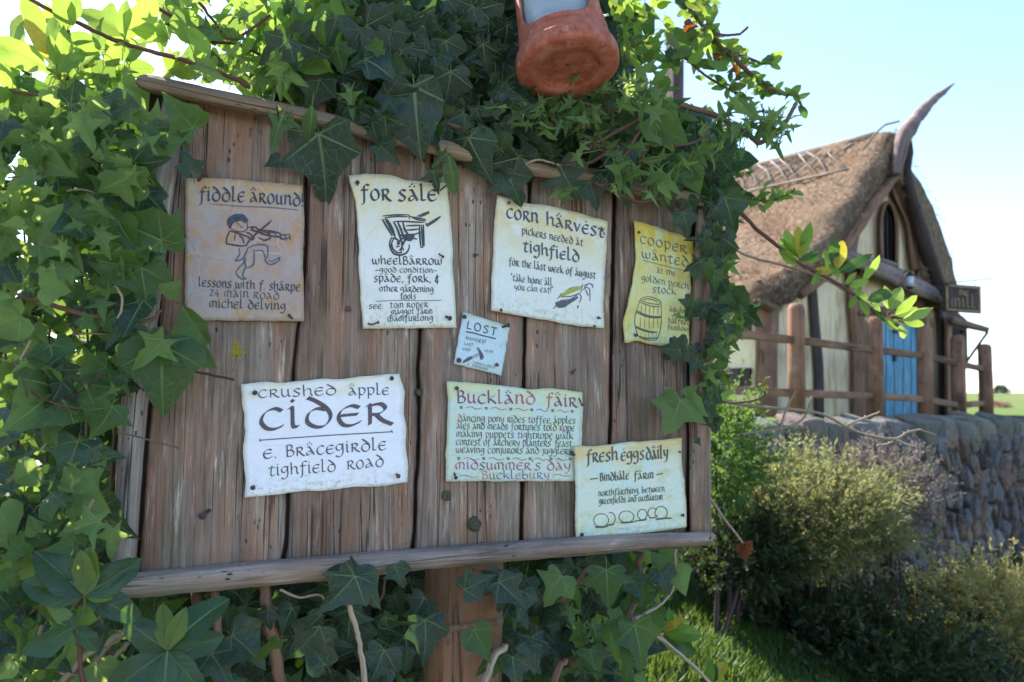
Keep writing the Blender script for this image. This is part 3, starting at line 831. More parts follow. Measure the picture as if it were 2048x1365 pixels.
# ---- 5 lost
n5 = Notice('smallest pale blue paper about a lost hammer, nailed askew in the middle of the board',
            [(926, 624), (1020, 653), (1003, 752), (907, 728)],
            paper_mat('pale_blue_paper', (0.55, 0.70, 0.76), (0.55, 0.64, 0.52), (0.52, 0.60, 0.48), 0.6, (0.62, 0.74, 0.82), False, 1.0, (0.60, 0.72, 0.80), 0.1),
            {}, 0.003, (0, 0.004, 0, 0), wave=0.0008, seed=5, n=16)
up = (0.16, -1)
n5.text('LOST', 933, 657, 992, 672, 15, 0.05, up, 'g', 0.13, sp=0.3)
z = Z(890, 610, 8.533)
n5.stroke(z(pp('358,458 480,480 620,520 740,548 866,580')), 2.6, 'g')
n5.text('HAMMER!', 931.6, 679, 971, 688.5, 7, 0.05, up, 'g', 0.12, sp=0.25); n5.text('LAST', 928, 690.5, 946, 693, 5.5, 0.05, up, 'g', 0.12, sp=0.25)
n5.text('USED', 925, 700.5, 940.5, 703, 5, 0.05, up, 'g', 0.12, sp=0.25); n5.text('NEAR', 968.5, 704, 985.5, 706, 5, 0.05, up, 's', 0.12, sp=0.25)
n5.text('WIDOWN GULLY', 947, 728, 990, 738, 5, 0.05, up, 'g', 0.1, sp=0.25); n5.text('P. JAMNOOK'.replace('J', 'T'), 935, 731.5, 976, 741.5, 5, 0.05, up, 'g', 0.1, sp=0.25)
dr(n5, z, '305,970 400,900 470,880;315,990 420,940 480,905;300,975 320,995;470,880 580,830;480,905 585,860;560,760 590,820 610,930 655,905 640,850 600,780 570,735 550,760 600,800', 1.3, 'g')
dr(n5, z, '590,790 625,840 640,900;320,980 400,930 460,895;585,800 610,860 625,915', 3.0, 'g')
nail(n5.o, (929, 634), (929, 635), 0.0046, 0.004, h0=0.006); nail(n5.o, (1017, 651), (1003, 655), 0.0048, 0.014, h0=0.006, shaft=0.0026)
nail(n5.o, (918, 721), (918, 722), 0.0052, 0.005, h0=0.006); nail(n5.o, (994, 730), (994, 731), 0.0040, 0.004, M_RUST, h0=0.006)
n5.done()

# ---- 6 cider
n6 = Notice('large white paper cider notice with ragged edges, leftmost in the lower row',
            [(482, 769), (804, 748), (815, 965), (489, 996)],
            paper_mat('white_paper', (0.86, 0.85, 0.91), (0.84, 0.78, 0.62), (0.85, 0.81, 0.80), 0.4, (0.82, 0.84, 0.90), False, 1.0, (0.88, 0.87, 0.92), 0.09),
            {'l': [0, 1, 4, 5, 0, 1, 3, 0], 'r': [-5, 3, 0, 3, 0, 3, 0], 't': [0, -2, 2, 1, 0, 3, 0, -1, 0], 'b': [0, 0, -2, 1, -1, 3, 0]}, 0.004, (0.002, 0.0, 0.0, 0.0), wave=0.001, seed=6)
up = (-0.02, -1)
n6.text('crushed', 516, 796, 672, 790, 15.5, 0.17, up, 'b', 0.05); n6.text('äpple', 697, 791, 778, 790, 15, 0.17, up, 'b', 0.05)
n6.text('cider', 519, 860, 781, 848, 41, 0.24, up, 'b', 0.03)
n6.stroke([(519, 881), (560, 878), (660, 871), (784, 864)], 2.0, 'b'); n6.stroke([(519, 878), (521, 884)], 2.4, 'b'); n6.stroke([(783, 861), (785, 866)], 2.4, 'b')
n6.text('e.', 526, 918, 553, 916, 18, 0.17, up, 'b', 0.05); n6.text('Bräcegirdle', 572, 914, 772, 900, 17, 0.17, up, 'b', 0.05)
n6.text('tighfield', 537, 953, 671, 943, 17, 0.15, up, 'b', 0.05); n6.text('road', 694, 940, 767, 933, 17, 0.14, up, 'b', 0.05)
nail(n6.o, (510, 786), (510, 787), 0.0044, 0.005, h0=0.007); nail(n6.o, (784, 757), (781, 761), 0.0042, 0.006, h0=0.006)
nail(n6.o, (506, 976), (506, 976.5), 0.0042, 0.004, h0=0.006); nail(n6.o, (797, 953), (792, 948), 0.0042, 0.010, M_RUST, h0=0.006, shaft=0.002)
n6.done()

# ---- 7 fair
n7 = Notice('pale green paper about the summer fair, lettered in pink and grey lines',
            [(894, 763), (1165, 785), (1159, 963), (892, 963)],
            paper_mat('pale_green_paper', (0.60, 0.70, 0.58), (0.66, 0.68, 0.42), (0.66, 0.68, 0.40), 0.6, (0.58, 0.72, 0.72), False, 0.9, (0.58, 0.70, 0.60), 0.12),
            {'l': [0, 2, 1, -1, 0], 'r': [0, 2, 2, 0, 0], 't': [0, -1, 0, 2, -3, 0]}, 0.004, (0.004, 0.0, 0.0, 0.002), seed=7)
up = (0.0, -1)
cl = {0: 'v', 1: 'p', 2: 'v', 3: 'v', 4: 'r', 5: 'v', 6: 'p', 7: 'r'}
n7.text('Buckländ', 914, 806, 1070, 809, 18, 0.19, up, 'v', 0.05, cl); n7.text('fäir', 1092, 811, 1153, 815, 18, 0.19, up, 'r', 0.05, {1: 'v', 2: 'p', 3: 'v'})
def deco(ys, xs):
    for i, x in enumerate(xs):
        y = ys[0] + (ys[1] - ys[0]) * i / (len(xs) - 1)
        n7.text('*', x - 3, y + 3, x + 4, y + 3, 7, 0.1, up, 'o', 0.1)
        if i < len(xs) - 1:
            L_ = xs[i + 1] - x
            n7.stroke(crv([(x + L_ * 0.2, y), (x + L_ * 0.4, y - 2), (x + L_ * 0.62, y + 2.5), (x + L_ * 0.85, y)], 6), 1.6, 'p', None, 'lettering', True)
deco((816, 824), (922, 972, 1021, 1063, 1105, 1144)); deco((918, 919), (917, 967, 1016, 1060, 1102, 1140))
for ln, x0, y0, x1, y1 in (('däncing pony rides toffee äpples', 916, 843, 1151, 848), ('äles änd meads fortunes told rope', 913, 857.5, 1149, 863), ('mäking puppets tightrope wälk', 913, 874, 1146, 879),
                           ("contest of ärchery plänters' feast", 912, 890, 1144, 894), ('weäving conjurors änd jugglers', 912, 906, 1143, 909)):
    pk = {'d': [0], 'ä': [0], 'm': [], 'c': [0], 'w': [0]}[ln[0]]
    for wd in ('pony', 'toffee', 'fortunes', 'rope', 'puppets', 'tightrope', 'plänters', 'conjurors', 'jugglers'):
        i = ln.find(' ' + wd)
        if i >= 0: pk.append(i + 1)
    n7.text(ln, x0, y0, x1, y1, 10, 0.17, up, 'o', 0.05, {i: 'p' for i in pk}, sp=0.12)
n7.text("midsummer's däy", 911, 939, 1141, 941, 14, 0.17, up, 'p', 0.05, {3: 'v', 5: 'v', 9: 'v', 11: 'v'})
n7.text('Bucklebury', 964, 958.5, 1099, 958, 12, 0.15, up, 'v', 0.05, {0: 'r', 5: 'p', 7: 'r', 9: 'p'})
n7.stroke(crv([(918, 953), (930, 951), (945, 955), (957, 953)], 6), 1.4, 'p', taper=True); n7.stroke(crv([(1106, 952), (1116, 949), (1130, 953), (1142, 951)], 6), 1.4, 'p', taper=True)
nail(n7.o, (914, 777), (914, 779), 0.0042, 0.006, h0=0.007); nail(n7.o, (1164, 810), (1156, 793), 0.0034, 0.012, h0=0.006, shaft=0.0016)
nail(n7.o, (912, 956), (907, 943), 0.0040, 0.012, h0=0.006, shaft=0.0018)
n7.done()

# ---- 8 eggs
n8 = Notice('yellow and green mottled paper with a row of drawn eggs, bottom right',
            [(1147, 893), (1364, 876), (1373, 1055), (1151, 1083)],
            paper_mat('yellow_green_paper', (0.66, 0.72, 0.58), (0.72, 0.58, 0.30), (0.52, 0.54, 0.22), 0.6, (0.56, 0.74, 0.70), False, 0.9, (0.72, 0.74, 0.64), 0.14),
            {'l': [0, 1, 2, 0, 0], 'r': [0, -3, 0, 2, 0], 't': [0, 3, 0, 1, 0], 'b': [0, -1, 1, 0]}, 0.004, (0.002, 0.006, 0.004, 0.0), seed=8, layer=0.0065)
up = (-0.02, -1)
n8.text('fresh', 1173, 926, 1235, 921, 18, 0.2, up, 'o'); n8.text('éggs', 1242, 922, 1288, 919, 17, 0.2, up, 'o'); n8.text('däily', 1292, 920, 1336, 917, 18, 0.2, up, 'o')
n8.text('Bindbäle', 1200, 963, 1258, 959, 12, 0.2, up, 'o'); n8.text('färm', 1268, 960, 1307, 957, 12, 0.2, up, 'o')
n8.stroke([(1180, 959), (1196, 957)], 2.2, 'o'); n8.stroke([(1313, 950), (1326, 947)], 2.2, 'o')
n8.text('northfärthing, between', 1197, 993, 1329, 983, 9, 0.18, up, 'o'); n8.text('greenfields änd oatBärton', 1198, 1009, 1325, 1000, 9, 0.18, up, 'o')
z = Z(1130, 860, 5.689)
def ell(cx, cy, a, b_, t0=0, t1=360):
    return [(cx + a * math.cos(rad(t)), cy + b_ * math.sin(rad(t))) for t in range(t0, t1 + 1, 18)]
for cx, cy, a, b_, t0, t1 in ((520, 1010, 52, 70, -110, 120), (412, 1030, 85, 75, 0, 360), (700, 990, 85, 66, 0, 360), (880, 965, 53, 60, 0, 360), (1000, 948, 56, 58, 20, 330), (1095, 945, 70, 73, 0, 360)):
    n8.stroke(z(ell(cx, cy, a, b_, t0, t1)), 1.7, 'o', None, 'drawing')
dr(n8, z, '340,1105 420,1108 490,1095;350,1112 430,1104;480,1085 560,1075;630,1060 710,1055 780,1048;840,1035 900,1025 930,1020;960,1005 1030,1000;1030,1025 1100,1010 1220,1005;780,1045 850,1030', 2.6, 'o')
nail(n8.o, (1144, 907), (1151, 912), 0.0052, 0.010, h0=0.012, shaft=0.0028); nail(n8.o, (1361, 905), (1348, 898), 0.0026, 0.010, h0=0.010, shaft=0.0016)
nail(n8.o, (1367, 1031), (1355, 1031), 0.0040, 0.010, h0=0.010, shaft=0.0022); nail(n8.o, (1164, 1070), (1164, 1071), 0.0044, 0.004, h0=0.012)
n8.done()
def leaf_simple(name, c, tr, trn=0.35, rough=0.55):
    m, t = newmat(name); b = N(t)
    r = b.n('ShaderNodeNewGeometry').outputs['Random Per Island']
    cc = b.ramp(r, [(0.0, tuple(x * 0.6 for x in c)), (0.5, c), (1.0, tuple(x * 1.5 for x in c))])
    p = b.pbr(cc, rough, None, 0.35)
    q = b.n('ShaderNodeBsdfTranslucent', {'Color': (*tr, 1)}).outputs[0]
    b.out(b.n('ShaderNodeMixShader', {0: trn, 1: p, 2: q}).outputs[0])
    return m

# ================================================================ GROUND, TERRACE, FAR HILLS
def sstep(x):
    x = min(max(x, 0.0), 1.0)
    return x * x * (3 - 2 * x)
WD = V((0.785, 0.619, 0))           # direction the wall, fence and house front run in
WN = V((0.619, -0.785, 0))          # their outward side
W0 = V((1.65, 5.2, 0))              # a point of the wall front
def wall_side(x, y):
    return (V((x, y, 0)) - W0).dot(WN)
def gz(x, y):
    """lower ground height"""
    z = 0.50 * sstep((2.6 - x) / 1.7) * sstep((y - 1.9) / 1.9)
    z += 0.035 * nz(x * 1.1, y * 1.1) + 0.012 * nz(x * 4, y * 4, 3)
    if wall_side(x, y) < -0.5: z = min(z, 0.2)
    return z

def grassy(name, c1, c2, c3, sc):
    m, t = newmat(name)
    b = N(t)
    g = b.n('ShaderNodeNewGeometry').outputs['Position']
    c = b.ramp(b.noise(g, sc, 6, 0.65), [(0.35, c1), (0.5, c2), (0.68, c3)])
    b.out(b.pbr(c, 0.9, b.bump(b.noise(g, sc * 9, 5, 0.7), 0.8, 0.05), 0.15))
    return m
M_SOIL = grassy('soil_and_moss', (0.022, 0.030, 0.010), (0.035, 0.055, 0.016), (0.05, 0.085, 0.022), 3.0)
M_FIELD = grassy('far_meadow', (0.095, 0.13, 0.035), (0.13, 0.17, 0.045), (0.17, 0.19, 0.07), 0.12)
M_BOUNCE = grassy('bounce_gravel', (0.36, 0.33, 0.27), (0.50, 0.45, 0.38), (0.43, 0.39, 0.33), 9.0)  # kept pale to throw light back onto the board
M_YARD = grassy('yard_earth', (0.085, 0.14, 0.025), (0.12, 0.18, 0.035), (0.17, 0.19, 0.07), 1.2)
def grid(name, xs, ys, zf, mat, kind='structure'):
    vs = [V((x, y, zf(x, y))) for y in ys for x in xs]
    m = len(xs)
    fs = [(j * m + i, j * m + i + 1, (j + 1) * m + i + 1, (j + 1) * m + i) for j in range(len(ys) - 1) for i in range(m - 1)]
    return mesh(name, vs, fs, mat, None, True, kind=kind)
def rng(a, b, n): return [a + (b - a) * i / n for i in range(n + 1)]
xs = [-900, -300, -90, -30, -12] + rng(-7, 9, 80) + [12, 18, 30, 90, 300, 900]
ys = [-300, -60, -12, -4] + rng(-1, 10, 66) + [12, 16, 24, 60, 200, 900]
grid('ground', xs, ys, gz, M_SOIL)
grid('bounce_path', rng(-6, 4.5, 40), rng(-9, 0.75, 40), lambda x, y: gz(x, y) + 0.02, M_BOUNCE)  # unseen pale gravel on the camera side, added to bounce light onto the board
def hz(x, y):
    r = math.hypot(x, y)
    h = 0.9 + 0.25 * sstep((r - 30) / 30) + 1.75 * sstep((r - 66) / 50) + 0.15 * nz(x * 0.02, y * 0.02) + (r - 75) * 0.006 * sstep((r - 75) / 100)
    h += 2.0 * sstep((math.atan2(x, y) - 0.594) / 0.02) * 0.12 * sstep((r - 60) / 40)
    return h * 1.0
vs = []; fs = []
ths = rng(rad(-80), rad(80), 120); rs = [22, 28, 34, 40, 48, 56, 66, 78, 95, 120, 150, 200, 280, 400]
for r_ in rs:
    for th in ths:
        x, y = r_ * math.sin(th), r_ * math.cos(th)
        vs.append(V((x, y, hz(x, y) if r_ > 22 else -0.5)))
m_ = len(ths)
for j in range(len(rs) - 1):
    for i in range(m_ - 1):
        fs.append((j * m_ + i, j * m_ + i + 1, (j + 1) * m_ + i + 1, (j + 1) * m_ + i))
mesh('hill', vs, fs, M_FIELD, None, True, kind='structure')
# terrace the mill stands on, behind the wall
vs = []; fs = []
for j, d in enumerate((0.22, 0.6, 2, 4, 8, 13)):
    for i in range(21):
        u = -6 + i * 1.6
        p = W0 + WD * u - WN * d
        vs.append(V((p.x, p.y, 1.42 + 0.02 * nz(p.x * 2, p.y * 2))))
for j in range(5):
    for i in range(20):
        fs.append((j * 21 + i, j * 21 + i + 1, (j + 1) * 21 + i + 1, (j + 1) * 21 + i))
b0 = len(vs)
ri = [i for i in range(21)] + [20 + 21 * j for j in range(1, 6)] + [5 * 21 + i for i in range(19, -1, -1)] + [21 * j for j in range(4, 0, -1)]
for i in ri: vs.append(V((vs[i].x, vs[i].y, -0.4)))
for k in range(len(ri)):
    k2 = (k + 1) % len(ri)
    fs.append((ri[k], b0 + k, b0 + k2, ri[k2]))
mesh('terrace', vs, fs, M_YARD, None, False, kind='structure')

# ================================================================ DRY STONE WALL
def stone_mat(name, cols, moss=0.5):
    m, t = newmat(name)
    b = N(t)
    oi = b.n('ShaderNodeObjectInfo').outputs['Random']
    g = b.n('ShaderNodeTexCoord').outputs['Object']
    f = b.noise(g, 9, 6, 0.65)
    f3 = b.noise(g, 38, 5, 0.7)
    k = b.m('ADD', b.m('MULTIPLY', oi, 1.0), b.m('MULTIPLY', b.m('SUBTRACT', f, 0.5), 0.35), clamp=True)
    c = b.ramp(k, [(i / (len(cols) - 1), q) for i, q in enumerate(cols)])
    c = b.mix(b.ramp(f3, [(0.4, 0.5), (0.62, 0)]), c, (0.05, 0.045, 0.05))
    nrm = b.n('ShaderNodeSeparateXYZ', {0: b.n('ShaderNodeNewGeometry').outputs['Position']}).outputs[2]
    mm = b.m('MULTIPLY', b.ramp(b.noise(g, 3.5, 5, 0.6), [(0.44, 0), (0.6, 1)]), moss)
    c = b.mix(mm, c, (0.115, 0.125, 0.05))
    c = b.mix(b.ramp(b.noise(g, 14, 4, 0.7), [(0.62, 0), (0.72, 0.5)]), c, (0.42, 0.42, 0.44))
    b.out(b.pbr(c, 0.85, b.bump(b.m('ADD', f3, b.m('MULTIPLY', f, 2.0)), 0.9, 0.03), 0.3))
    return m
M_STONE = stone_mat('field_stone', [(0.085, 0.08, 0.10), (0.28, 0.265, 0.28), (0.17, 0.11, 0.095), (0.38, 0.235, 0.165), (0.16, 0.15, 0.17), (0.40, 0.30, 0.23), (0.09, 0.082, 0.09), (0.33, 0.31, 0.30)], 0.2)
M_CAP = stone_mat('cap_stone', [(0.17, 0.165, 0.18), (0.40, 0.36, 0.33), (0.13, 0.125, 0.135), (0.40, 0.27, 0.20), (0.25, 0.235, 0.225), (0.20, 0.19, 0.14)], 0.6)
M_JOINT = simple_mat('wall_joint_earth', (0.008, 0.007, 0.006), (0.022, 0.018, 0.015), 6, 0.95, 0.02)

wall = thing('stone_wall', W0 + WD * 3 + V((0, 0, -0.2)), 'tall retaining wall of rough purple and grey stones below the fence and thatched mill', 'stone wall')
WT = 1.42
def wp(u, v, h=0.0):
    return W0 + WD * u + V((0, 0, v)) + WN * (h - 0.02 * (v))
mb = MB()
cq = [(-1.5, -0.4), (14, -0.4), (14, WT - 0.03), (-1.5, WT - 0.03)]
mb.add([wp(u, v, -0.07) for u, v in cq] + [wp(u, v, -0.55) for u, v in cq], [(0, 1, 2, 3), (7, 6, 5, 4), (0, 4, 5, 1), (1, 5, 6, 2), (2, 6, 7, 3), (3, 7, 4, 0)])
mb.build('wall_core', M_JOINT, wall)
def clip(poly, nx, ny, c):
    out = []
    for i in range(len(poly)):
        a, b_ = poly[i], poly[(i + 1) % len(poly)]
        da = a[0] * nx + a[1] * ny - c; db = b_[0] * nx + b_[1] * ny - c
        if da <= 0: out.append(a)
        if (da < 0) != (db < 0) and da != db:
            t = da / (da - db)
            out.append((a[0] + (b_[0] - a[0]) * t, a[1] + (b_[1] - a[1]) * t))
    return out
rs_ = random.Random(11)
AX = 1.75
def stones(u0, u1, du0, v0, v1, dv):
    sites = []
    v = v0
    row = 0
    while v < v1:
        u = u0 + (row % 2) * 0.06
        while u < u1:
            d = du0 * (0.7 + 0.9 * rs_.random())
            sites.append(((u + rs_.uniform(-.04, .04)) * AX, v + rs_.uniform(-.06, .06)))
            u += d
        v += dv * rs_.uniform(0.8, 1.2)
        row += 1
    return sites
sites = stones(-0.6, 8.8, 0.150, -0.12, WT - 0.17, 0.165)
cells = []
for i, (a, b_) in enumerate(sites):
    poly = [(-0.8 * AX, -0.35), (9.0 * AX, -0.35), (9.0 * AX, WT - 0.12), (-0.8 * AX, WT - 0.12)]
    for j, (c, d) in enumerate(sites):
        if i == j or abs(a - c) > 1.0 or abs(b_ - d) > 0.8: continue
        nx, ny = c - a, d - b_
        poly = clip(poly, nx, ny, (c * c + d * d - a * a - b_ * b_) / 2)
        if len(poly) < 3: break
    if len(poly) >= 3:
        cells.append(([(p[0] / AX, p[1]) for p in poly], (a / AX, b_)))
def stone(poly, c, mat, hmax, gap=0.012, parent=wall, name='stone', round_=0.13, mb=None):
    cx = sum(p[0] for p in poly) / len(poly); cy = sum(p[1] for p in poly) / len(poly)
    q = []
    n = len(poly)
    for i in range(n):
        a, b_ = poly[i], poly[(i + 1) % n]
        for t in (round_, 1 - round_):
            x, y = a[0] + (b_[0] - a[0]) * t, a[1] + (b_[1] - a[1]) * t
            l = math.hypot(x - cx, y - cy) or 1
            s_ = max(0.3, 1 - gap / l) * (1 + 0.05 * nz(x * 13, y * 13, hmax))
            q.append((cx + (x - cx) * s_, cy + (y - cy) * s_))
    h = hmax * rs_.uniform(0.35, 1.1)
    tu, tv = rs_.uniform(-0.35, 0.35), rs_.uniform(-0.25, 0.25)
    vs = []; n = len(q)
    for f, hh in ((1.0, -0.09), (1.0, 0.25 * h), (0.84, 0.85 * h), (0.5, 1.0 * h)):
        for x, y in q:
            X, Y = cx + (x - cx) * f, cy + (y - cy) * f
            k = hh + (tu * (X - cx) + tv * (Y - cy) + 0.012 * nz(X * 17, Y * 17, f) if hh > 0 else 0)
            vs.append(wp(X, Y, k))
    vs.append(wp(cx, cy, h * 0.98 + 0.008 * nz(cx * 9, cy * 9)))
    fs = []
    for r_ in range(3):
        for i in range(n):
            fs.append((r_ * n + i, r_ * n + (i + 1) % n, (r_ + 1) * n + (i + 1) % n, (r_ + 1) * n + i))
    for i in range(n): fs.append((3 * n + i, 3 * n + (i + 1) % n, 4 * n))
    if mb: mb.add(vs, fs)
    else: mesh(name, vs, fs, mat, parent, False)
keep = sorted(cells, key=lambda q: abs(q[1][0] - 3.3))
for poly, c in keep[:292]:
    stone(poly, c, M_STONE, 0.10)
REST = MB()
for poly, c in keep[292:]:
    stone(poly, c, M_STONE, 0.10, mb=REST)
REST.build('stones', M_STONE, wall, kind='stuff')
# cap stones: blocks lying along the top
u = -0.7
while u < 9:
    wd = rs_.uniform(0.14, 0.36); hgt = rs_.uniform(0.19, 0.32)
    top = WT + rs_.uniform(-0.03, 0.02) 
    u1 = u + wd
    dpt = rs_.uniform(0.28, 0.42); slp = rs_.uniform(0.10, 0.34)
    n_u, n_v = 5, 4
    vs = []; fs = []
    hb = rs_.uniform(0.0, 0.08)
    # rounded block: superellipsoid
    NU, NV = 14, 8
    cx, cz, cy = (u + u1) / 2, top - hgt / 2, -dpt / 2 + hb
    for j in range(NV + 1):
        ph = -math.pi / 2 + math.pi * j / NV
        for i in range(NU):
            th = 2 * math.pi * i / NU
            def se(v_, e): return math.copysign(abs(v_) ** e, v_)
            X = se(math.cos(ph), 0.22) * se(math.cos(th), 0.22)
            Y = se(math.cos(ph), 0.25) * se(math.sin(th), 0.25)
            Zz = se(math.sin(ph), 0.3)
            k = 1 + 0.20 * nz(X * 1.5 + u * 5, Y * 1.5, Zz * 1.5 + 3) + 0.08 * nz(X * 4 + u * 7, Y * 4, Zz * 4)
            yy_ = cy + Y * dpt / 2 * k
            vs.append(wp(cx + X * (wd / 2 - 0.005) * k, cz + Zz * hgt / 2 * k, yy_) + V((0, 0, slp * max(0.0, 0.02 - yy_))))
    for j in range(NV):
        for i in range(NU):
            fs.append((j * NU + i, j * NU + (i + 1) % NU, (j + 1) * NU + (i + 1) % NU, (j + 1) * NU + i))
    mesh('cap_stone', vs, fs, M_CAP, wall, True)
    u = u1 + rs_.uniform(0.0, 0.02)

# ================================================================ POST AND RAIL FENCE
FP = W0 - WN * 0.75 + V((0, 0, 1.34))
def Fh(px, py, off=0.0):
    return plane_hit(px, py, FP + WN * off, WN)
fence = thing('post_and_rail_fence', Fh(1750, 835), 'reddish brown wooden post and rail fence on the wall before the blue mill door', 'fence')
posts = [(1408, 590, 0.080), (1592, 607, 0.085), (1749, 634, 0.085), (1848, 652, 0.085), (1915, 670, 0.085), (1969, 688, 0.085)]
for i, (px, py, wd) in enumerate(posts):
    t_ = Fh(px, py)
    mb = MB()
    z0 = 1.3
    H = t_.z - z0
    prof = [(0, 1), (H * 0.5, 0.98), (H - 0.06, 0.97), (H - 0.025, 0.85), (H - 0.008, 0.6), (H, 0.25)]
    mb.tube([V((t_.x, t_.y, z0 + a)) + V((0.01 * nz(i, a), 0, 0)) for a, _ in prof], [wd * f for _, f in prof], 8, wob=0.03)
    mb.build('fence_post', MW['fence'], fence, True)
def rail(a, b_, hh=0.036, th=0.022, off=0.0, name='fence_rail', par=None, mat=None):
    pa, pb_ = Fh(*a, off), Fh(*b_, off)
    d = pb_ - pa
    mb = MB()
    nseg = 6
    ax = d.normalized()
    upv = V((0, 0, 1))
    nn = ax.cross(upv).normalized()
    vs = []; fs = []; uv = []
    for k in range(nseg + 1):
        c = pa + d * (k / nseg) + V((0, 0, 0.006 * nz(k * 0.8, a[0], a[1])))
        s_ = 1 + 0.10 * nz(k * 0.9, a[1])
        for q, (e, f) in enumerate(((-1, -.8), (-.8, -1), (.8, -1), (1, -.8), (1, .8), (.8, 1), (-.8, 1), (-1, .8))):
            vs.append(c + nn * th * e * s_ + upv * hh * f * s_)
            uv.append((q * 0.03, d.length * k / nseg))
    for k in range(nseg):
        for q in range(8):
            fs.append((k * 8 + q, k * 8 + (q + 1) % 8, (k + 1) * 8 + (q + 1) % 8, (k + 1) * 8 + q))
    fs.append(tuple(range(7, -1, -1))); fs.append(tuple(nseg * 8 + q for q in range(8)))
    return mesh(name, vs, fs, mat or MW['fence'], par or fence, True, uv)
tops = [(1408, 662), (1592, 681), (1749, 700), (1848, 712), (1915, 727), (1969, 739)]
bots = [(1408, 778), (1592, 787), (1749, 793), (1848, 799), (1915, 811), (1969, 807)]
for k in range(5):
    rail(tops[k], tops[k + 1]); rail(bots[k], bots[k + 1])

# ================================================================ THATCHED MILL
HP = V((2.75, 8.2, 1.34))
def H_(px, py, off=0.0):
    """point of the gable wall plane moved `off` outwards"""
    return plane_hit(px, py, HP + WN * off, WN)
mill = thing('thatched_mill', H_(1700, 830), 'thatched timber framed mill with cream plaster, a blue door and a horned gable', 'building')
HB = -WN                            # into the house
def M_plaster():
    m, t = newmat('cream_plaster')
    b = N(t)
    g = b.n('ShaderNodeTexCoord').outputs['Object']
    c = b.ramp(b.noise(b.mapping(g, (3, 3, 0.9)), 2.0, 6, 0.65), [(0.35, (0.50, 0.36, 0.20)), (0.5, (0.74, 0.58, 0.38)), (0.7, (0.84, 0.71, 0.53))])
    c = b.mix(b.ramp(b.noise(b.mapping(g, (9, 9, 1.2)), 1.0, 5, 0.7), [(0.52, 0), (0.66, 0.6)]), c, (0.34, 0.26, 0.16))
    b.out(b.pbr(c, 0.9, b.bump(b.noise(g, 30, 5), 0.4, 0.01), 0.15))
    return m
MPL = M_plaster()
def hpoly(name, pts, o0, o1, mat, parent=None):
    """prism on the gable plane, from pixel outline, between offsets"""
    n = len(pts)
    vs = [H_(x, y, o1) for x, y in pts] + [H_(x, y, o0) for x, y in pts]
    fs = [tuple(range(n)), tuple(range(2 * n - 1, n - 1, -1))] + [(i, i + n, (i + 1) % n + n, (i + 1) % n) for i in range(n)]
    us = [((v - HP).dot(WD), v.z) for v in vs]
    return mesh(name, vs, fs, mat, parent or mill, uvs=us)
def beam(name, pts, o0, th, mat, n=8, sub=4, parent=None, seed=0):
    """bent timber: stations (px, py, half width in px)"""
    ss = crv(pts, sub)
    vs = []; fs = []; uv = []; L = 0; prev = None
    for i, (cx, cy, hw) in enumerate(ss):
        a = ss[max(i - 1, 0)]; b_ = ss[min(i + 1, len(ss) - 1)]
        dx, dy = b_[0] - a[0], b_[1] - a[1]; l = math.hypot(dx, dy)
        nx, ny = -dy / l, dx / l
        c = H_(cx, cy, o0)
        if prev is not None: L += (c - prev).length
        prev = c
        for j in range(n):
            t = 2 * math.pi * (j + 0.5) / n
            k = 1 + 0.10 * nz(L * 3, j * 0.9, seed + cx * 0.01)
            ca = math.copysign(abs(math.cos(t)) ** 0.6, math.cos(t)); sa = math.copysign(abs(math.sin(t)) ** 0.6, math.sin(t))
            vs.append(H_(cx + nx * hw * ca * k, cy + ny * hw * ca * k, o0 + th * sa * k)); uv.append((t * 0.1, L))
    m = len(ss)
    for i in range(m - 1):
        for j in range(n): fs.append((i * n + j, i * n + (j + 1) % n, (i + 1) * n + (j + 1) % n, (i + 1) * n + j))
    fs.append(tuple(range(n - 1, -1, -1))); fs.append(tuple((m - 1) * n + j for j in range(n)))
    return mesh(name, vs, fs, mat, parent or mill, True, uv)
# gable wall of plaster (with real thickness)
hpoly('plaster_wall', [(1512, 850), (1512, 590), (1600, 540), (1660, 500), (1720, 400), (1790, 330), (1830, 420), (1862, 520), (1880, 600), (1884, 850)], -0.25, 0.0, MPL)
# side wall running back from the corner
def side(px, py):                   # plane of the left side wall, through the corner of the gable wall
    return plane_hit(px, py, H_(1512, 800, -0.02), WD)
cz = H_(1512, 700)
mb = MB()
c0 = H_(1512, 850, 0); 
a0 = V((c0.x, c0.y, 1.2)); a1 = a0 + HB * 5.0
h_ = H_(1512, 560).z
mb.add([a0, a1, V((a1.x, a1.y, h_)), V((a0.x, a0.y, h_)), a0 + WD * .2, a1 + WD * .2, V((a1.x, a1.y, h_)) + WD * .2, V((a0.x, a0.y, h_)) + WD * .2],
       [(0, 1, 2, 3), (7, 6, 5, 4), (3, 2, 6, 7), (0, 4, 5, 1)])
mb.build('plaster_wall', MPL, mill)
for zz, th in ((0.50, 0.10), (1.02, 0.06)):
    mb = MB()
    c = a0 + HB * 2.5 + V((0, 0, zz + 0.14)) - WD * 0.015
    mb.box(c, HB * 2.45, WD * 0.03, V((0, 0, th)))
    mb.build('beam', MW['darkbeam'], mill)
for dd in (1.5, 3.2):
    mb = MB(); c = a0 + HB * dd + V((0, 0, 0.8)) - WD * 0.03
    mb.box(c, HB * 0.09, WD * 0.04, V((0, 0, 0.8))); mb.build('beam', MW['beam'], mill)
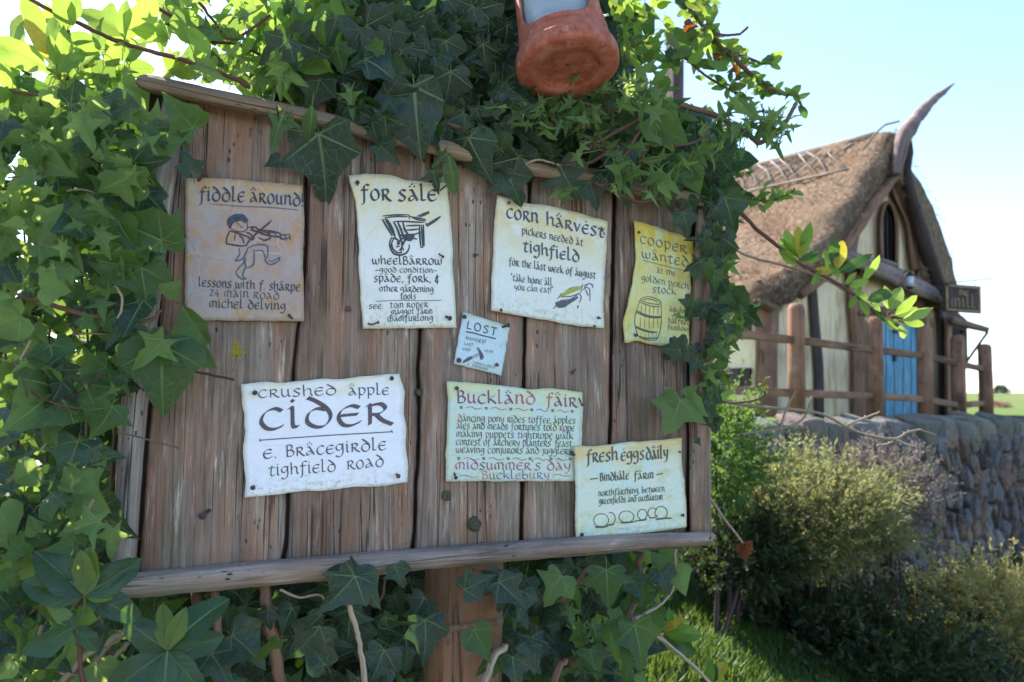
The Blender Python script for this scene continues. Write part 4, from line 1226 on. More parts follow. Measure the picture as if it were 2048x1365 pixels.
# gable timbers
beam('corner_post', [(1532, 860, 24), (1532, 760, 23), (1534, 620, 24), (1532, 560, 24)], 0.02, 0.09, MW['beam'])
beam('timber_post', [(1640, 860, 9), (1638, 740, 10), (1630, 640, 9), (1624, 545, 8)], 0.0, 0.05, MW['darkbeam'])
beam('timber_post', [(1721, 860, 17), (1719, 720, 16), (1712, 620, 16), (1706, 540, 14)], 0.01, 0.07, MW['beam'])
beam('door_post', [(1850, 860, 12), (1846, 720, 11), (1842, 640, 11), (1838, 580, 10)], 0.01, 0.07, MW['beam'])
beam('corner_post', [(1886, 860, 6), (1884, 720, 7), (1880, 600, 7)], -0.02, 0.09, MW['darkbeam'])
beam('lintel', [(1716, 628, 6), (1750, 622, 9), (1790, 626, 10), (1846, 648, 8)], 0.03, 0.06, MW['beam'])
beam('cross_beam', [(1684, 510, 12), (1710, 520, 15), (1760, 540, 18), (1810, 562, 19), (1860, 586, 16), (1892, 600, 13)], 0.10, 0.14, MW['greybeam'], seed=3, n=10)
beam('arch_timber', [(1706, 545, 9), (1706, 500, 9), (1716, 450, 9), (1740, 400, 9), (1770, 370, 9), (1786, 352, 9)], 0.04, 0.06, MW['greybeam'])
beam('arch_timber', [(1782, 352, 8), (1796, 400, 7), (1815, 440, 7), (1824, 490, 8), (1832, 540, 9)], 0.04, 0.06, MW['beam'])
beam('arch_timber', [(1700, 530, 7), (1690, 480, 7), (1705, 440, 7), (1744, 390, 8)], -0.01, 0.05, MW['beam'])
beam('gable_timber', [(1838, 575, 9), (1845, 520, 8), (1832, 470, 6)], 0.02, 0.05, MW['greybeam'])
# arched window
win = thing('x', (0, 0, 0), None, None); bpy.data.objects.remove(win)
wf = beam('window', [(1764, 518, 4), (1762, 460, 4), (1765, 425, 4), (1775, 405, 4), (1788, 420, 4), (1794, 460, 4), (1793, 528, 4)], 0.05, 0.05, MW['beam'], sub=4)
M_GLD = simple_mat('dark_old_glass', (0.012, 0.010, 0.012), (0.03, 0.024, 0.026), 5, 0.25, spec=0.5)
pane = hpoly('pane', [(1766, 520), (1765, 440), (1775, 412), (1786, 430), (1790, 526)], 0.01, 0.03, M_GLD, wf)
beam('sill', [(1758, 518, 4), (1798, 532, 4)], 0.08, 0.05, MW['greybeam'], parent=wf)
for xx in (1773, 1782):
    beam('glazing_bar', [(xx, 420, 0.9), (xx + 1, 524, 0.9)], 0.04, 0.012, MW['darkbeam'], parent=wf, n=4)
# blue door of boards
def M_door():
    m, t = newmat('worn_blue_paint')
    b = N(t)
    vec, r = uvrand(b)
    f = b.noise(b.mapping(vec, (14, 1.6, 1)), 1.0, 6, 0.65)
    c = b.ramp(f, [(0.3, (0.03, 0.13, 0.26)), (0.5, (0.075, 0.29, 0.47)), (0.66, (0.20, 0.45, 0.58))])
    c = b.mix(b.ramp(b.noise(b.mapping(vec, (20, 1.2, 1), (4, 4, 0)), 1.0, 5, 0.7), [(0.54, 0), (0.62, 0.85)]), c, (0.17, 0.17, 0.16))
    b.out(b.pbr(c, 0.6, b.bump(f, 0.4, 0.01), 0.3))
    return m
MD = M_door()
door = thing('x', (0, 0, 0), None, None); bpy.data.objects.remove(door)
M_IRON = simple_mat('black_iron', (0.012, 0.012, 0.014), (0.03, 0.028, 0.028), 40, 0.6, spec=0.5)
xs_ = [1736, 1754, 1771, 1788, 1806, 1822, 1838]
dframe = hpoly('door', [(1734, 860), (1734, 640), (1840, 660), (1841, 860)], -0.05, 0.012, MW['darkbeam'])
for i in range(6):
    a, b_ = xs_[i] + 0.6, xs_[i + 1] - 0.6
    ta = 640 + (a - 1736) * 0.16; tb = 640 + (b_ - 1736) * 0.16
    hpoly('plank', [(a, 858), (a, ta), (b_, tb), (b_, 858)], 0.012, 0.040 + 0.004 * (i % 2), MD, dframe)
mb = MB(); mb.box(H_(1797, 664, 0.06), WD * 0.12, WN * 0.01, V((0, 0, 0.018))); mb.build('hinge', M_IRON, dframe)
mb = MB(); mb.box(H_(1790, 716, 0.06), WD * 0.03, WN * 0.015, V((0, 0, 0.045))); mb.build('handle', M_IRON, dframe)

# --- thatch: profile on the roof front plane, swept back along the ridge
RO = 0.22
def M_thatch():
    m, t = newmat('old_thatch')
    b = N(t)
    g = b.n('ShaderNodeTexCoord').outputs['Object']
    f = b.noise(b.mapping(g, (1, 1, 0.55)), 22, 7, 0.7)
    f2 = b.noise(g, 2.2, 5, 0.6)
    c = b.ramp(f, [(0.33, (0.08, 0.048, 0.030)), (0.5, (0.28, 0.185, 0.12)), (0.66, (0.47, 0.35, 0.25))])
    c = b.mix(b.ramp(f2, [(0.4, 0), (0.65, 0.55)]), c, (0.20, 0.15, 0.10))
    c = b.mix(b.ramp(b.noise(g, 1.1, 4, 0.6), [(0.5, 0), (0.7, 0.4)]), c, (0.26, 0.12, 0.07))
    b.out(b.pbr(c, 0.95, b.bump(f, 1.0, 0.06), 0.1))
    return m
MTH = M_thatch()
outer = [(1536, 612), (1520, 596), (1530, 572), (1560, 556), (1592, 540), (1640, 496), (1690, 418), (1745, 336), (1798, 260), (1812, 268), (1830, 320), (1862, 375), (1892, 440), (1912, 505), (1926, 552), (1932, 590), (1922, 612)]
inner = [(1548, 618), (1560, 616), (1572, 612), (1592, 600), (1620, 578), (1656, 540), (1704, 472), (1752, 396), (1790, 345), (1796, 345), (1812, 380), (1836, 430), (1850, 490), (1862, 540), (1874, 590), (1884, 612), (1896, 618)]
NB = 22
def roofpt(q, d, inn=False, k=0):
    p = H_(q[0], q[1], RO)
    sag = 0
    # eaves sweep slightly upward to the back
    return p + HB * d + V((0, 0, sag))
o_ = crv(outer, 5); i_ = crv(inner, 5)
vs = []; fs = []
ds = [0.0, 0.02, 0.08, 0.18] + rng(0.35, 5.2, 26)
n_o = len(o_); ncol = n_o * 2
for di, d in enumerate(ds):
    bulge = 0.10 * math.sin(min(1, d / 0.35) * math.pi / 2) - 0.10
    for k in range(n_o):
        p = roofpt(o_[k], d)
        # round the front arris: pull the very front inwards
        c = roofpt(i_[k], d)
        f = 0.30 * (1 - min(1, d / 0.18)) ** 2
        p = p + (c - p) * f
        nn = nz(p.x * 2.2, p.y * 2.2, p.z * 2.2) * 0.07 + nz(p.x * 9, p.y * 9, p.z * 9) * 0.04
        vs.append(p + V((0, 0, nn)) + WD * nn * (-1 if k < n_o / 2 else 1))
    for k in range(n_o - 1, -1, -1):
        p = roofpt(i_[k], d + (0.06 if di == 0 else 0))
        vs.append(p + V((0, 0, 0.02 * nz(p.x * 6, p.y * 6, p.z * 6))))
for di in range(len(ds) - 1):
    for k in range(ncol):
        k2 = (k + 1) % ncol
        fs.append((di * ncol + k, (di + 1) * ncol + k, (di + 1) * ncol + k2, di * ncol + k2))
for k in range(n_o - 1):            # front face strip
    fs.append((k, k + 1, ncol - 2 - k, ncol - 1 - k))
    b0 = (len(ds) - 1) * ncol
    fs.append((b0 + k + 1, b0 + k, b0 + ncol - 1 - k, b0 + ncol - 2 - k))
thatch = mesh('thatch_roof', vs, fs, MTH, mill, True)
# straw ends standing off the thatch
rr = random.Random(5)
mb = MB()
for _ in range(34000):
    k = rr.random() * (n_o - 2); k0 = int(k); fr = k - k0
    d = (rr.random() ** 1.3) * 4.6
    q = (o_[k0][0] + (o_[k0 + 1][0] - o_[k0][0]) * fr, o_[k0][1] + (o_[k0 + 1][1] - o_[k0][1]) * fr)
    q2 = o_[min(k0 + 2, n_o - 1)]
    if d < 0.35 and rr.random() < 0.6:
        iq = (i_[k0][0] + (i_[k0 + 1][0] - i_[k0][0]) * fr, i_[k0][1] + (i_[k0 + 1][1] - i_[k0][1]) * fr)
        g_ = rr.random()
        q = (q[0] + (iq[0] - q[0]) * g_, q[1] + (iq[1] - q[1]) * g_); d = 0.0
    p = roofpt(q, d)
    slope = (roofpt(o_[k0], 0) - roofpt(o_[k0 + 1], 0)).normalized()
    if k0 > n_o / 2: slope = -slope
    if k0 > n_o / 2 and rr.random() < 0.7: continue
    out = V((-WD.x, -WD.y, 1.0)).normalized() if k0 < n_o / 2 else V((WD.x, WD.y, 0.7)).normalized()
    if d == 0.0: out = WN
    dr_ = (slope + out * rr.uniform(0.1, 0.8) + V((rr.uniform(-.4, .4), rr.uniform(-.4, .4), rr.uniform(-.4, .4)))).normalized() * rr.uniform(0.04, 0.11)
    sd_ = dr_.cross(out).normalized() * 0.004
    p = p - out * 0.02 + V((0, 0, nz(p.x * 2.2, p.y * 2.2, p.z * 2.2) * 0.05))
    mb.add([p - sd_, p + sd_, p + dr_ + out * 0.03], [(0, 1, 2)])
mb.build('thatch_straw', leaf_simple('loose_straw', (0.23, 0.165, 0.12), (0.2, 0.14, 0.1), 0.05, 0.9), thatch, kind='stuff')

# ridge sticks: long poles and crossed spars held on the ridge
def on_roof(k, d, lift=0.05):
    k0 = int(k); fr = k - k0
    q = (o_[k0][0] + (o_[k0 + 1][0] - o_[k0][0]) * fr, o_[k0][1] + (o_[k0 + 1][1] - o_[k0][1]) * fr)
    return roofpt(q, d) + V((-WD.x * 0.4, -WD.y * 0.4, 1)).normalized() * (lift * 0.6 - 0.005)
kr = 8 * 5                          # the ridge index along the outer profile
def stick(pts, r, mat=None):
    mb = MB(); mb.tube(pts, [r * (1 + 0.2 * nz(i, r * 99, pts[0].x)) for i in range(len(pts))], 6); mb.build('ridge_pole', mat or MW['paletwig'], mill, True)
for kk in (kr, kr - 4.6, kr + 2):
    stick([on_roof(kk, d, 0.05 + 0.02 * nz(d * 2, kk)) for d in rng(0.35, 5, 14)], 0.018)
for j in range(22):
    d = 0.45 + j * 0.20 + rr.uniform(-.05, .05)
    q_ = rr.uniform(-.12, .12)
    stick([on_roof(kr - 4.6, d + q_), on_roof(kr - 2.3, d + 0.35, 0.07), on_roof(kr, d + 0.7 + q_, 0.05)], 0.010, MW['rail'])
    stick([on_roof(kr - 4.6, d + 0.7, 0.04), on_roof(kr - 2.3, d + 0.35 + q_, 0.08), on_roof(kr, d - q_, 0.04)], 0.009, MW['rail'])
stick([H_(1726, 300, 0.30), H_(1756, 262, 0.32), H_(1770, 250, 0.34), H_(1798, 243, 0.36)], 0.016)
# horned bargeboard branch crossing the apex
def hbranch(name, pts, mat, off=0.50, n=9, k=0):
    ss = crv(pts, 5)
    mb = MB()
    P_ = [H_(x, y, off) + V((0, 0, 0)) for x, y, r in ss]
    Rr = [abs(r) * (P_[i] - CAM).length / FPX * (1 + 0.22 * nz(i * 0.55, k + 3.3)) for i, (x, y, r) in enumerate(ss)]
    mb.tube(P_, Rr, n, wob=0.05)
    return mb.build(name, mat, mill, True)
hbranch('gable_horn', [(1793, 350, 7), (1797, 320, 11), (1806, 278, 13), (1820, 256, 13), (1832, 240, 10), (1845, 223, 9.5), (1858, 209, 8), (1872, 195, 6.5), (1884, 187, 5.5), (1896, 177, 3), (1909, 167, 0.8)], MW['greybeam'], 0.30)
hbranch('bargeboard', [(1806, 262, 12), (1814, 300, 10), (1812, 340, 9), (1820, 390, 10), (1836, 440, 11), (1852, 500, 12), (1870, 550, 12), (1884, 596, 12)], MW['darkbeam'], 0.20)
hbranch('bargeboard', [(1794, 345, 10), (1766, 380, 11), (1736, 420, 11), (1706, 466, 12), (1676, 510, 12), (1640, 555, 12), (1600, 590, 10)], MW['beam'], 0.17)
# right hand bay: dark boarding, a bracketed ledge
hpoly('side_boarding', [(1884, 850), (1880, 610), (1900, 612), (1934, 640), (1936, 720), (1912, 850)], -0.9, -0.3, MW['darkbeam'])
beam('ledge', [(1902, 640, 9), (1935, 650, 8), (1978, 661, 6)], 0.10, 0.22, MW['beam'])
beam('bracket', [(1976, 664, 3), (1950, 700, 3), (1926, 735, 3)], 0.10, 0.03, MW['darkbeam'])
beam('bay_post', [(1897, 850, 6), (1897, 720, 7), (1898, 636, 7)], 0.15, 0.07, MW['beam'])
beam('bay_post', [(1926, 850, 4), (1922, 740, 4), (1924, 660, 4)], -0.1, 0.06, MW['beam'])
beam('bay_rail', [(1886, 738, 5), (1925, 742, 5)], 0.12, 0.04, MW['darkbeam'])

# small lantern on the cross beam
sl = thing('wall_lantern', H_(1822, 566, 0.3), 'small metal lantern hanging from the mill cross beam', 'lantern')
mb = MB(); mb.tube([H_(1820, 553, 0.33), H_(1820, 549, 0.33), H_(1820, 543, 0.33)], [0.055, 0.04, 0.012], 8); mb.tube([H_(1806, 549, 0.28), H_(1812, 541, 0.3), H_(1820, 541, 0.33)], 0.008, 5); mb.build('cap', M_IRON, sl, True)
M_FROST0 = simple_mat('lamp_glass', (0.45, 0.47, 0.52), (0.6, 0.62, 0.68), 3, 0.2, spec=0.6)
mb = MB(); mb.tube([H_(1820, 574, 0.33), H_(1820, 554, 0.33)], [0.042, 0.048], 8); mb.build('glass', M_FROST0, sl, True)
mb = MB(); mb.tube([H_(1820, 579, 0.33), H_(1820, 574, 0.33)], [0.03, 0.05], 8); mb.build('base', M_IRON, sl, True)

# hanging sign lettered "the mill"
SO = 0.55
sign = thing('hanging_sign', H_(1922, 600, SO), 'dark wooden sign with gold lettering hanging from an iron bar at the mill corner', 'sign')
SU = (WD * 0.93 + WN * 0.36).normalized()
c = plane_hit(1924, 598, HP + WN * SO, WN)
dist = c.y
hw, hh = 42 * dist / FPX * 1.12, 28 * dist / FPX
SN = SU.cross(V((0, 0, 1))).normalized()
if SN.dot(CAM - c) < 0: SN = -SN
mb = MB(); mb.box(c, SU * hw, SN * 0.018, V((0, 0, hh))); mb.build('sign_board', MW['darkbeam'], sign)
M_GOLD = simple_mat('gold_paint', (0.20, 0.12, 0.04), (0.42, 0.28, 0.10), 18, 0.5, spec=0.5)
mb = MB()
for a, b_, l, m2 in ((0, 0.86, 0.88, 0.05), (0, -0.86, 0.88, 0.05)):
    mb.box(c + V((0, 0, hh * b_)) + SN * 0.022, SU * hw * l, SN * 0.006, V((0, 0, hh * m2)))
for a in (-0.9, 0.9):
    mb.box(c + SU * hw * a + SN * 0.0225, SU * hw * 0.035, SN * 0.006, V((0, 0, hh * 0.80)))
mb.build('gold_border', M_GOLD, sign)
def sign_text(txt, cx, cy, sc, wid):
    mb = MB(); W = sum(GLY[ch][0] + 0.2 for ch in txt) - 0.2
    x = 0
    for ch in txt:
        w_, st = GLY[ch]
        for sm, pts in st:
            q = crv(pts, 4) if sm else pts
            for a, b_ in zip(q, q[1:]):
                pa = (a[0] + x - W / 2, a[1]); pb_ = (b_[0] + x - W / 2, b_[1])
                f = lambda p, o: c + SU * ((cx + (p[0]) * sc * wid + o * 0.007)) + V((0, 0, cy + p[1] * sc + o * 0.004)) + SN * 0.021
                mb.add([f(pa, -1), f(pb_, -1), f(pb_, 1), f(pa, 1)], [(0, 1, 2, 3)])
        x += w_ + 0.2
    mb.build('lettering', M_GOLD, sign, kind='stuff')
sgn = 1
if (SU.dot(Rt)) < 0: SU = -SU
sign_text('mill', 0, -hh * 0.62, hh * 0.62, 1.25); sign_text('the', 0, hh * 0.25, hh * 0.30, 1.1)
mb = MB()
mb.tube([H_(1862, 570, SO * 0.6), H_(1900, 566, SO), H_(1950, 561, SO), H_(1990, 557, SO)], 0.008, 6)
mb.tube([H_(1896, 566, SO), H_(1896, 574, SO)], 0.005, 5); mb.tube([H_(1950, 561, SO), H_(1950, 574, SO)], 0.005, 5)
mb.build('iron_bar', M_IRON, sign, True)

# tall post seen behind the leaves at the top
po = thing('tall_post', P(1347, 780, 13), 'slim purplish square post standing behind the sprays right of the lantern', 'post')
a = P(1349, 230, 13)
mb = MB(); z1 = P(1349, 84, 13).z
a = V((a.x, a.y, 0))
g0 = 1.2
mb.box(V((a.x, a.y, (z1 + g0) / 2 - 0.1)), V((0.105, 0.045, 0)), V((-0.045, 0.105, 0)), V((0, 0, (z1 - g0) / 2 + 0.1)))
mb.build('shaft', MW['darkbeam'], po)
mb = MB(); mb.box(V((a.x, a.y, z1 + 0.012)), V((0.12, 0.05, 0)), V((-0.05, 0.12, 0)), V((0, 0, 0.03))); mb.build('cap', MW['darkbeam'], po)

# ================================================================ LANTERN ABOVE THE BOARD
def M_terra():
    m, t = newmat('rusty_terracotta_paint')
    b = N(t)
    g = b.n('ShaderNodeTexCoord').outputs['Object']
    f = b.noise(g, 70, 8, 0.75); f2 = b.noise(g, 26, 7, 0.7)
    c = b.ramp(f2, [(0.35, (0.30, 0.070, 0.030)), (0.52, (0.42, 0.125, 0.075)), (0.68, (0.46, 0.19, 0.15))])
    c = b.mix(b.ramp(f, [(0.5, 0), (0.64, 0.5)]), c, (0.17, 0.055, 0.03))
    c = b.mix(b.ramp(b.noise(g, 150, 6, 0.75), [(0.62, 0), (0.68, 0.75)]), c, (0.05, 0.025, 0.02))
    c = b.mix(b.ramp(b.noise(g, 45, 6, 0.7), [(0.56, 0), (0.66, 0.55)]), c, (0.50, 0.30, 0.27))
    b.out(b.pbr(c, 0.72, b.bump(b.m('ADD', f, b.noise(g, 120, 4)), 0.6, 0.003), 0.35))
    return m
MT = M_terra()
LC = P(1137, 143, 1.42)
lan = thing('hanging_lantern', LC, 'large rusty terracotta coloured lantern with frosted glass above the notice board', 'lantern')
ax = (V((0, 0, 1)) * 0.97 + V((0, 1, 0)) * 0.20 - V((1, 0, 0)) * 0.13).normalized()
lx = (ax.cross(V((0, 1, 0)))).normalized(); ly = ax.cross(lx)
def LP(r, th, z):
    return LC + lx * (r * math.cos(th)) + ly * (r * math.sin(th)) + ax * z
def lathe(name, prof, mat, parent, n=48, seed=1):
    vs = []; fs = []
    for r, z in prof:
        for j in range(n):
            th = 2 * math.pi * j / n
            vs.append(LP(r * (1 + 0.006 * nz(math.cos(th) * 3, math.sin(th) * 3, z * 40)), th, z))
    m = len(prof)
    for i in range(m - 1):
        for j in range(n): fs.append((i * n + j, i * n + (j + 1) % n, (i + 1) * n + (j + 1) % n, (i + 1) * n + j))
    fs.append(tuple(range(n))); fs.append(tuple((m - 1) * n + j for j in range(n)))
    return mesh(name, vs, fs, mat, parent, True)
lathe('base', [(0.002, 0.014), (0.03, 0.0142), (0.058, 0.0145), (0.0605, 0.013), (0.0612, 0.008), (0.0615, 0.002), (0.063, 0.0), (0.075, -0.0005), (0.094, 0.001), (0.098, 0.0025), (0.1003, 0.005), (0.1012, 0.010), (0.1013, 0.020), (0.1010, 0.028), (0.0998, 0.0325), (0.0975, 0.0345), (0.0935, 0.0352), (0.0917, 0.037), (0.0908, 0.041), (0.0905, 0.050), (0.0905, 0.058)], MT, lan)
# body with arched openings
wins = 3
off0 = rad(-15)
hk = [(0.086, 0.054), (0.0865, 0.07), (0.086, 0.09), (0.085, 0.12), (0.084, 0.16), (0.083, 0.2), (0.082, 0.235), (0.081, 0.25)]
NT = 256; NZ = 110
z0_, z1_ = 0.054, 0.262
def inside(th, z):
    ph = ((th + off0) / (2 * math.pi / wins)) % 1.0
    a = abs(ph - 0.5) * 2             # 0 mid of opening .. 1 at the strut
    lim = 0.84
    if a > lim: return False
    edge_ = 0.069 + 0.030 * max(0.0, (a / lim)) ** 6
    top_ = 0.235 - 0.02 * (a / lim) ** 5
    return edge_ < z < top_
def shell(r0, r1):
    vs = []; fs = []
    for s_ in (0, 1):
        for i in range(NZ + 1):
            z = z0_ + (z1_ - z0_) * i / NZ
            r = (0.0890 - 0.02 * (z - z0_)) - s_ * 0.005
            for j in range(NT):
                vs.append(LP(r, 2 * math.pi * j / NT, z))
    B0 = (NZ + 1) * NT
    solid = [[not inside(2 * math.pi * (j + 0.5) / NT, z0_ + (z1_ - z0_) * (i + 0.5) / NZ) for j in range(NT)] for i in range(NZ)]
    for i in range(NZ):
        for j in range(NT):
            if not solid[i][j]: continue
            j2 = (j + 1) % NT
            a, b_, c, d = i * NT + j, i * NT + j2, (i + 1) * NT + j2, (i + 1) * NT + j
            fs.append((a, b_, c, d)); fs.append((B0 + d, B0 + c, B0 + b_, B0 + a))
            for (ni, nj, e) in ((i - 1, j, (b_, a)), (i + 1, j, (d, c)), (i, (j - 1) % NT, (a, d)), (i, j2, (c, b_))):
                if ni < 0 or ni >= NZ or not solid[ni][nj]:
                    fs.append((e[0], e[1], B0 + e[1], B0 + e[0]))
    return vs, fs
vs, fs = shell(0, 0)
mesh('body', vs, fs, MT, lan, True)
m, t = newmat('frosted_glass'); b = N(t)
gg = b.n('ShaderNodeTexCoord').outputs['Object']
cc = b.ramp(b.noise(gg, 12, 4), [(0.35, (0.50, 0.56, 0.58)), (0.65, (0.62, 0.68, 0.70))])
p1 = b.pbr(cc, 0.28, b.bump(b.noise(gg, 40, 3), 0.1, 0.001), 0.6)
tr = b.n('ShaderNodeBsdfTranslucent', {'Color': (0.72, 0.80, 0.84, 1)}).outputs[0]
b.out(b.n('ShaderNodeMixShader', {0: 0.5, 1: p1, 2: tr}).outputs[0])
lathe('glass', [(0.0775, 0.06), (0.0775, 0.12), (0.0765, 0.2), (0.076, 0.25), (0.0735, 0.25), (0.074, 0.2), (0.075, 0.06)], m, lan)
lathe('lid', [(0.083, 0.258), (0.10, 0.262), (0.105, 0.268), (0.09, 0.29), (0.05, 0.32), (0.02, 0.335), (0.012, 0.35)], MT, lan)
mb = MB(); mb.tube([LC + ax * 0.345, LC + ax * 0.37 + lx * 0.02, LC + ax * 0.40, LC + ax * 0.37 - lx * 0.02, LC + ax * 0.345], 0.003, 6); mb.build('ring', M_IRON, lan, True)
# iron bracket from the post to the lantern's ring, above the frame
br = MB(); tp = LC + ax * 0.40
pt = B(950, -60, -0.11) 
br.tube([V((pt.x, pt.y, tp.z - 0.06)), V(((pt.x + tp.x) / 2, (pt.y + tp.y) / 2, tp.z + 0.06)), tp + V((0, 0, 0.0))], 0.006, 8)
br.build('bracket', M_IRON, board, True)
mb = MB(); mb.tube([B(945, -40, -0.11), V((pt.x, pt.y, tp.z + 0.1))], 0.045, 12); mb.build('post_head', MW['post'], board, True)

# ================================================================ FAR TREES
def crown(c, rx, ry, rz, n, size, mat, parent, name='crown', kind='stuff', rnd=None, shell_=0.4, lump=3.0, asp=2.2, up=0.3, face=0.0):
    rnd = rnd or random
    vs = []; fs = []
    for _ in range(n):
        a = rnd.uniform(0, 2 * math.pi); z = rnd.uniform(-1, 1); s_ = math.sqrt(1 - z * z)
        d = V((s_ * math.cos(a), s_ * math.sin(a), z))
        rr_ = rnd.uniform(shell_, 1) ** 0.6 * (0.82 + 0.36 * nz(d.x * lump + c.x, d.y * lump + c.y, d.z * lump) + 0.2 * nz(d.x * lump * 2.5 + c.y, d.y * lump * 2.5, d.z * lump * 2.5))
        p = c + V((d.x * rx, d.y * ry, d.z * rz)) * rr_
        q = (d + V((rnd.uniform(-1, 1), rnd.uniform(-1, 1), rnd.uniform(-1, 1) + up)) * 0.9).normalized()
        sd_ = q.cross(V((rnd.uniform(-1, 1), rnd.uniform(-1, 1), rnd.uniform(-1, 1)))).normalized()
        L = size * rnd.uniform(0.6, 1.5); W = L / asp
        b0 = len(vs)
        vs += [p, p + q * L * 0.5 + sd_ * W * 0.5, p + q * L, p + q * L * 0.5 - sd_ * W * 0.5]
        fs.append((b0, b0 + 1, b0 + 2, b0 + 3))
    return mesh(name, vs, fs, mat, parent, kind=kind)
M_FT = leaf_simple('far_dark_foliage', (0.035, 0.055, 0.045), (0.08, 0.14, 0.05), 0.2)
M_FT2 = leaf_simple('far_pale_foliage', (0.11, 0.15, 0.07), (0.2, 0.28, 0.06), 0.3)
M_FP = leaf_simple('far_pink_hedge', (0.30, 0.17, 0.12), (0.35, 0.2, 0.12), 0.3)
def ftree(px, py, Y, rx, rz, mat, label, n=1200, name='tree', cat='tree', trunk=True, sz=0.35):
    c = P(px, py, Y)
    gz_ = hz(c.x, c.y)
    o = thing(name, V((c.x, c.y, gz_)), label, cat)
    if trunk:
        mb = MB(); mb.tube([V((c.x, c.y, gz_ - 0.3)), V((c.x + 0.1, c.y, (gz_ + c.z) / 2)), c], [0.28, 0.2, 0.1], 6); mb.build('trunk', MW['darkbeam'], o)
    crown(c, rx, rx, rz, n, sz, mat, o)
ftree(2003, 786, 110, 1.3, 1.2, M_FT, 'small round dark tree on the skyline beyond the meadow', sz=0.3)
ftree(2034, 799, 100, 1.1, 0.7, M_FT2, 'pale grey green tree at the right edge of the skyline', sz=0.3)
ftree(2062, 806, 90, 1.6, 0.9, M_FT, 'dark hedge tree just past the right edge of the skyline', sz=0.3)
ftree(1994, 815, 62, 1.15, 0.55, M_FP, 'low pinkish brown hedge in the meadow beyond the fence end', 1400, 'hedge', 'hedge', False, 0.16)
ftree(2035, 816, 75, 1.2, 0.45, M_FT2, 'low green bushes between the pink hedge and skyline trees', 1200, 'bush', 'bush', False, 0.2)
# ================================================================ LEAVES
def leaf_mat(name, base, dark, vein, trans, trn=0.4, rough=0.42, kind='ivy', tint=0.35):
    """leaf: palmate or pinnate pale veins drawn from the leaf's own UV, translucent when lit from behind"""
    m, t = newmat(name); b = N(t)
    uv = b.n('ShaderNodeUVMap').outputs[0]
    sp = b.n('ShaderNodeSeparateXYZ', {0: uv}); x, y = sp.outputs[0], sp.outputs[1]
    r = b.m('FRACT', b.m('ADD', b.n('ShaderNodeObjectInfo').outputs['Random'], b.m('MULTIPLY', b.n('ShaderNodeNewGeometry').outputs['Random Per Island'], 3.7)))
    ax_ = b.m('ABSOLUTE', x)
    def vline(ang, w0, w1, L):
        dx, dy = math.sin(rad(ang)), math.cos(rad(ang))
        al = b.m('ADD', b.m('MULTIPLY', ax_, dx), b.m('MULTIPLY', y, dy))
        pe = b.m('ABSOLUTE', b.m('SUBTRACT', b.m('MULTIPLY', ax_, dy), b.m('MULTIPLY', y, dx)))
        wd = b.m('MULTIPLY_ADD', al, (w1 - w0) / L, w0)
        mk = b.m('SUBTRACT', 1.0, b.m('DIVIDE', pe, b.m('MAXIMUM', wd, 0.001)), clamp=True)
        return b.m('MULTIPLY', mk, b.m('GREATER_THAN', al, 0.0))
    if kind == 'ivy':
        v = b.m('MAXIMUM', vline(0, 0.040, 0.010, 1.0), b.m('MAXIMUM', vline(58, 0.032, 0.007, 0.75), vline(105, 0.026, 0.006, 0.5)))
        w = b.n('ShaderNodeTexVoronoi', {'Vector': uv, 'Scale': 7.0}, feature='DISTANCE_TO_EDGE').outputs['Distance']
        sec = b.ramp(w, [(0.0, 0.35), (0.05, 0.0)])
    else:
        v = vline(0, 0.036, 0.010, 1.0)
        q = b.m('FRACT', b.m('MULTIPLY', b.m('SUBTRACT', y, b.m('MULTIPLY', ax_, 1.1)), 7.0))
        sec = b.ramp(b.m('ABSOLUTE', b.m('SUBTRACT', q, 0.5)), [(0.0, 0.22), (0.07, 0.0)])
    v = b.m('MAXIMUM', v, sec)
    g = b.n('ShaderNodeTexCoord').outputs['Object']
    f = b.noise(uv, 3.0, 5, 0.6)
    c = b.mix(b.ramp(r, [(0.0, 0), (1.0, 1)]), dark, base)
    c = b.mix(b.ramp(f, [(0.35, 0), (0.7, tint)]), c, tuple(x_ * 1.6 for x_ in base))
    c = b.mix(b.m('MULTIPLY', v, 0.85), c, vein)
    c = b.mix(b.ramp(b.noise(g, 60, 6, 0.7), [(0.5, 0), (0.7, 0.28)]), c, (0.22, 0.24, 0.19))
    bn = b.m('MULTIPLY', b.m('GREATER_THAN', r, 0.80), b.ramp(b.noise(uv, 2.2, 5, 0.7), [(0.56, 0), (0.64, 0.75)]))
    c = b.mix(bn, c, (0.14, 0.10, 0.035))
    sp_ = b.ramp(b.noise(uv, 16, 3, 0.6), [(0.66, 0), (0.70, 0.7)])
    c = b.mix(sp_, c, (0.10, 0.07, 0.03))
    h = b.m('ADD', b.m('MULTIPLY', v, -1.0), b.m('MULTIPLY', b.noise(uv, 9, 4), 0.8))
    rg = b.m('MULTIPLY_ADD', b.noise(uv, 5, 3), 0.35, rough - 0.22)
    pr = b.pbr(c, rg, b.bump(h, 0.6, 0.003), 0.42)
    tc = b.mix(r, tuple(x_ * 0.7 for x_ in trans), trans)
    tc = b.mix(b.m('MULTIPLY', v, 0.5), tc, tuple(x_ * 0.45 for x_ in trans))
    tr = b.n('ShaderNodeBsdfTranslucent', {'Color': tc}).outputs[0]
    b.out(b.n('ShaderNodeMixShader', {0: trn, 1: pr, 2: tr}).outputs[0])
    return m
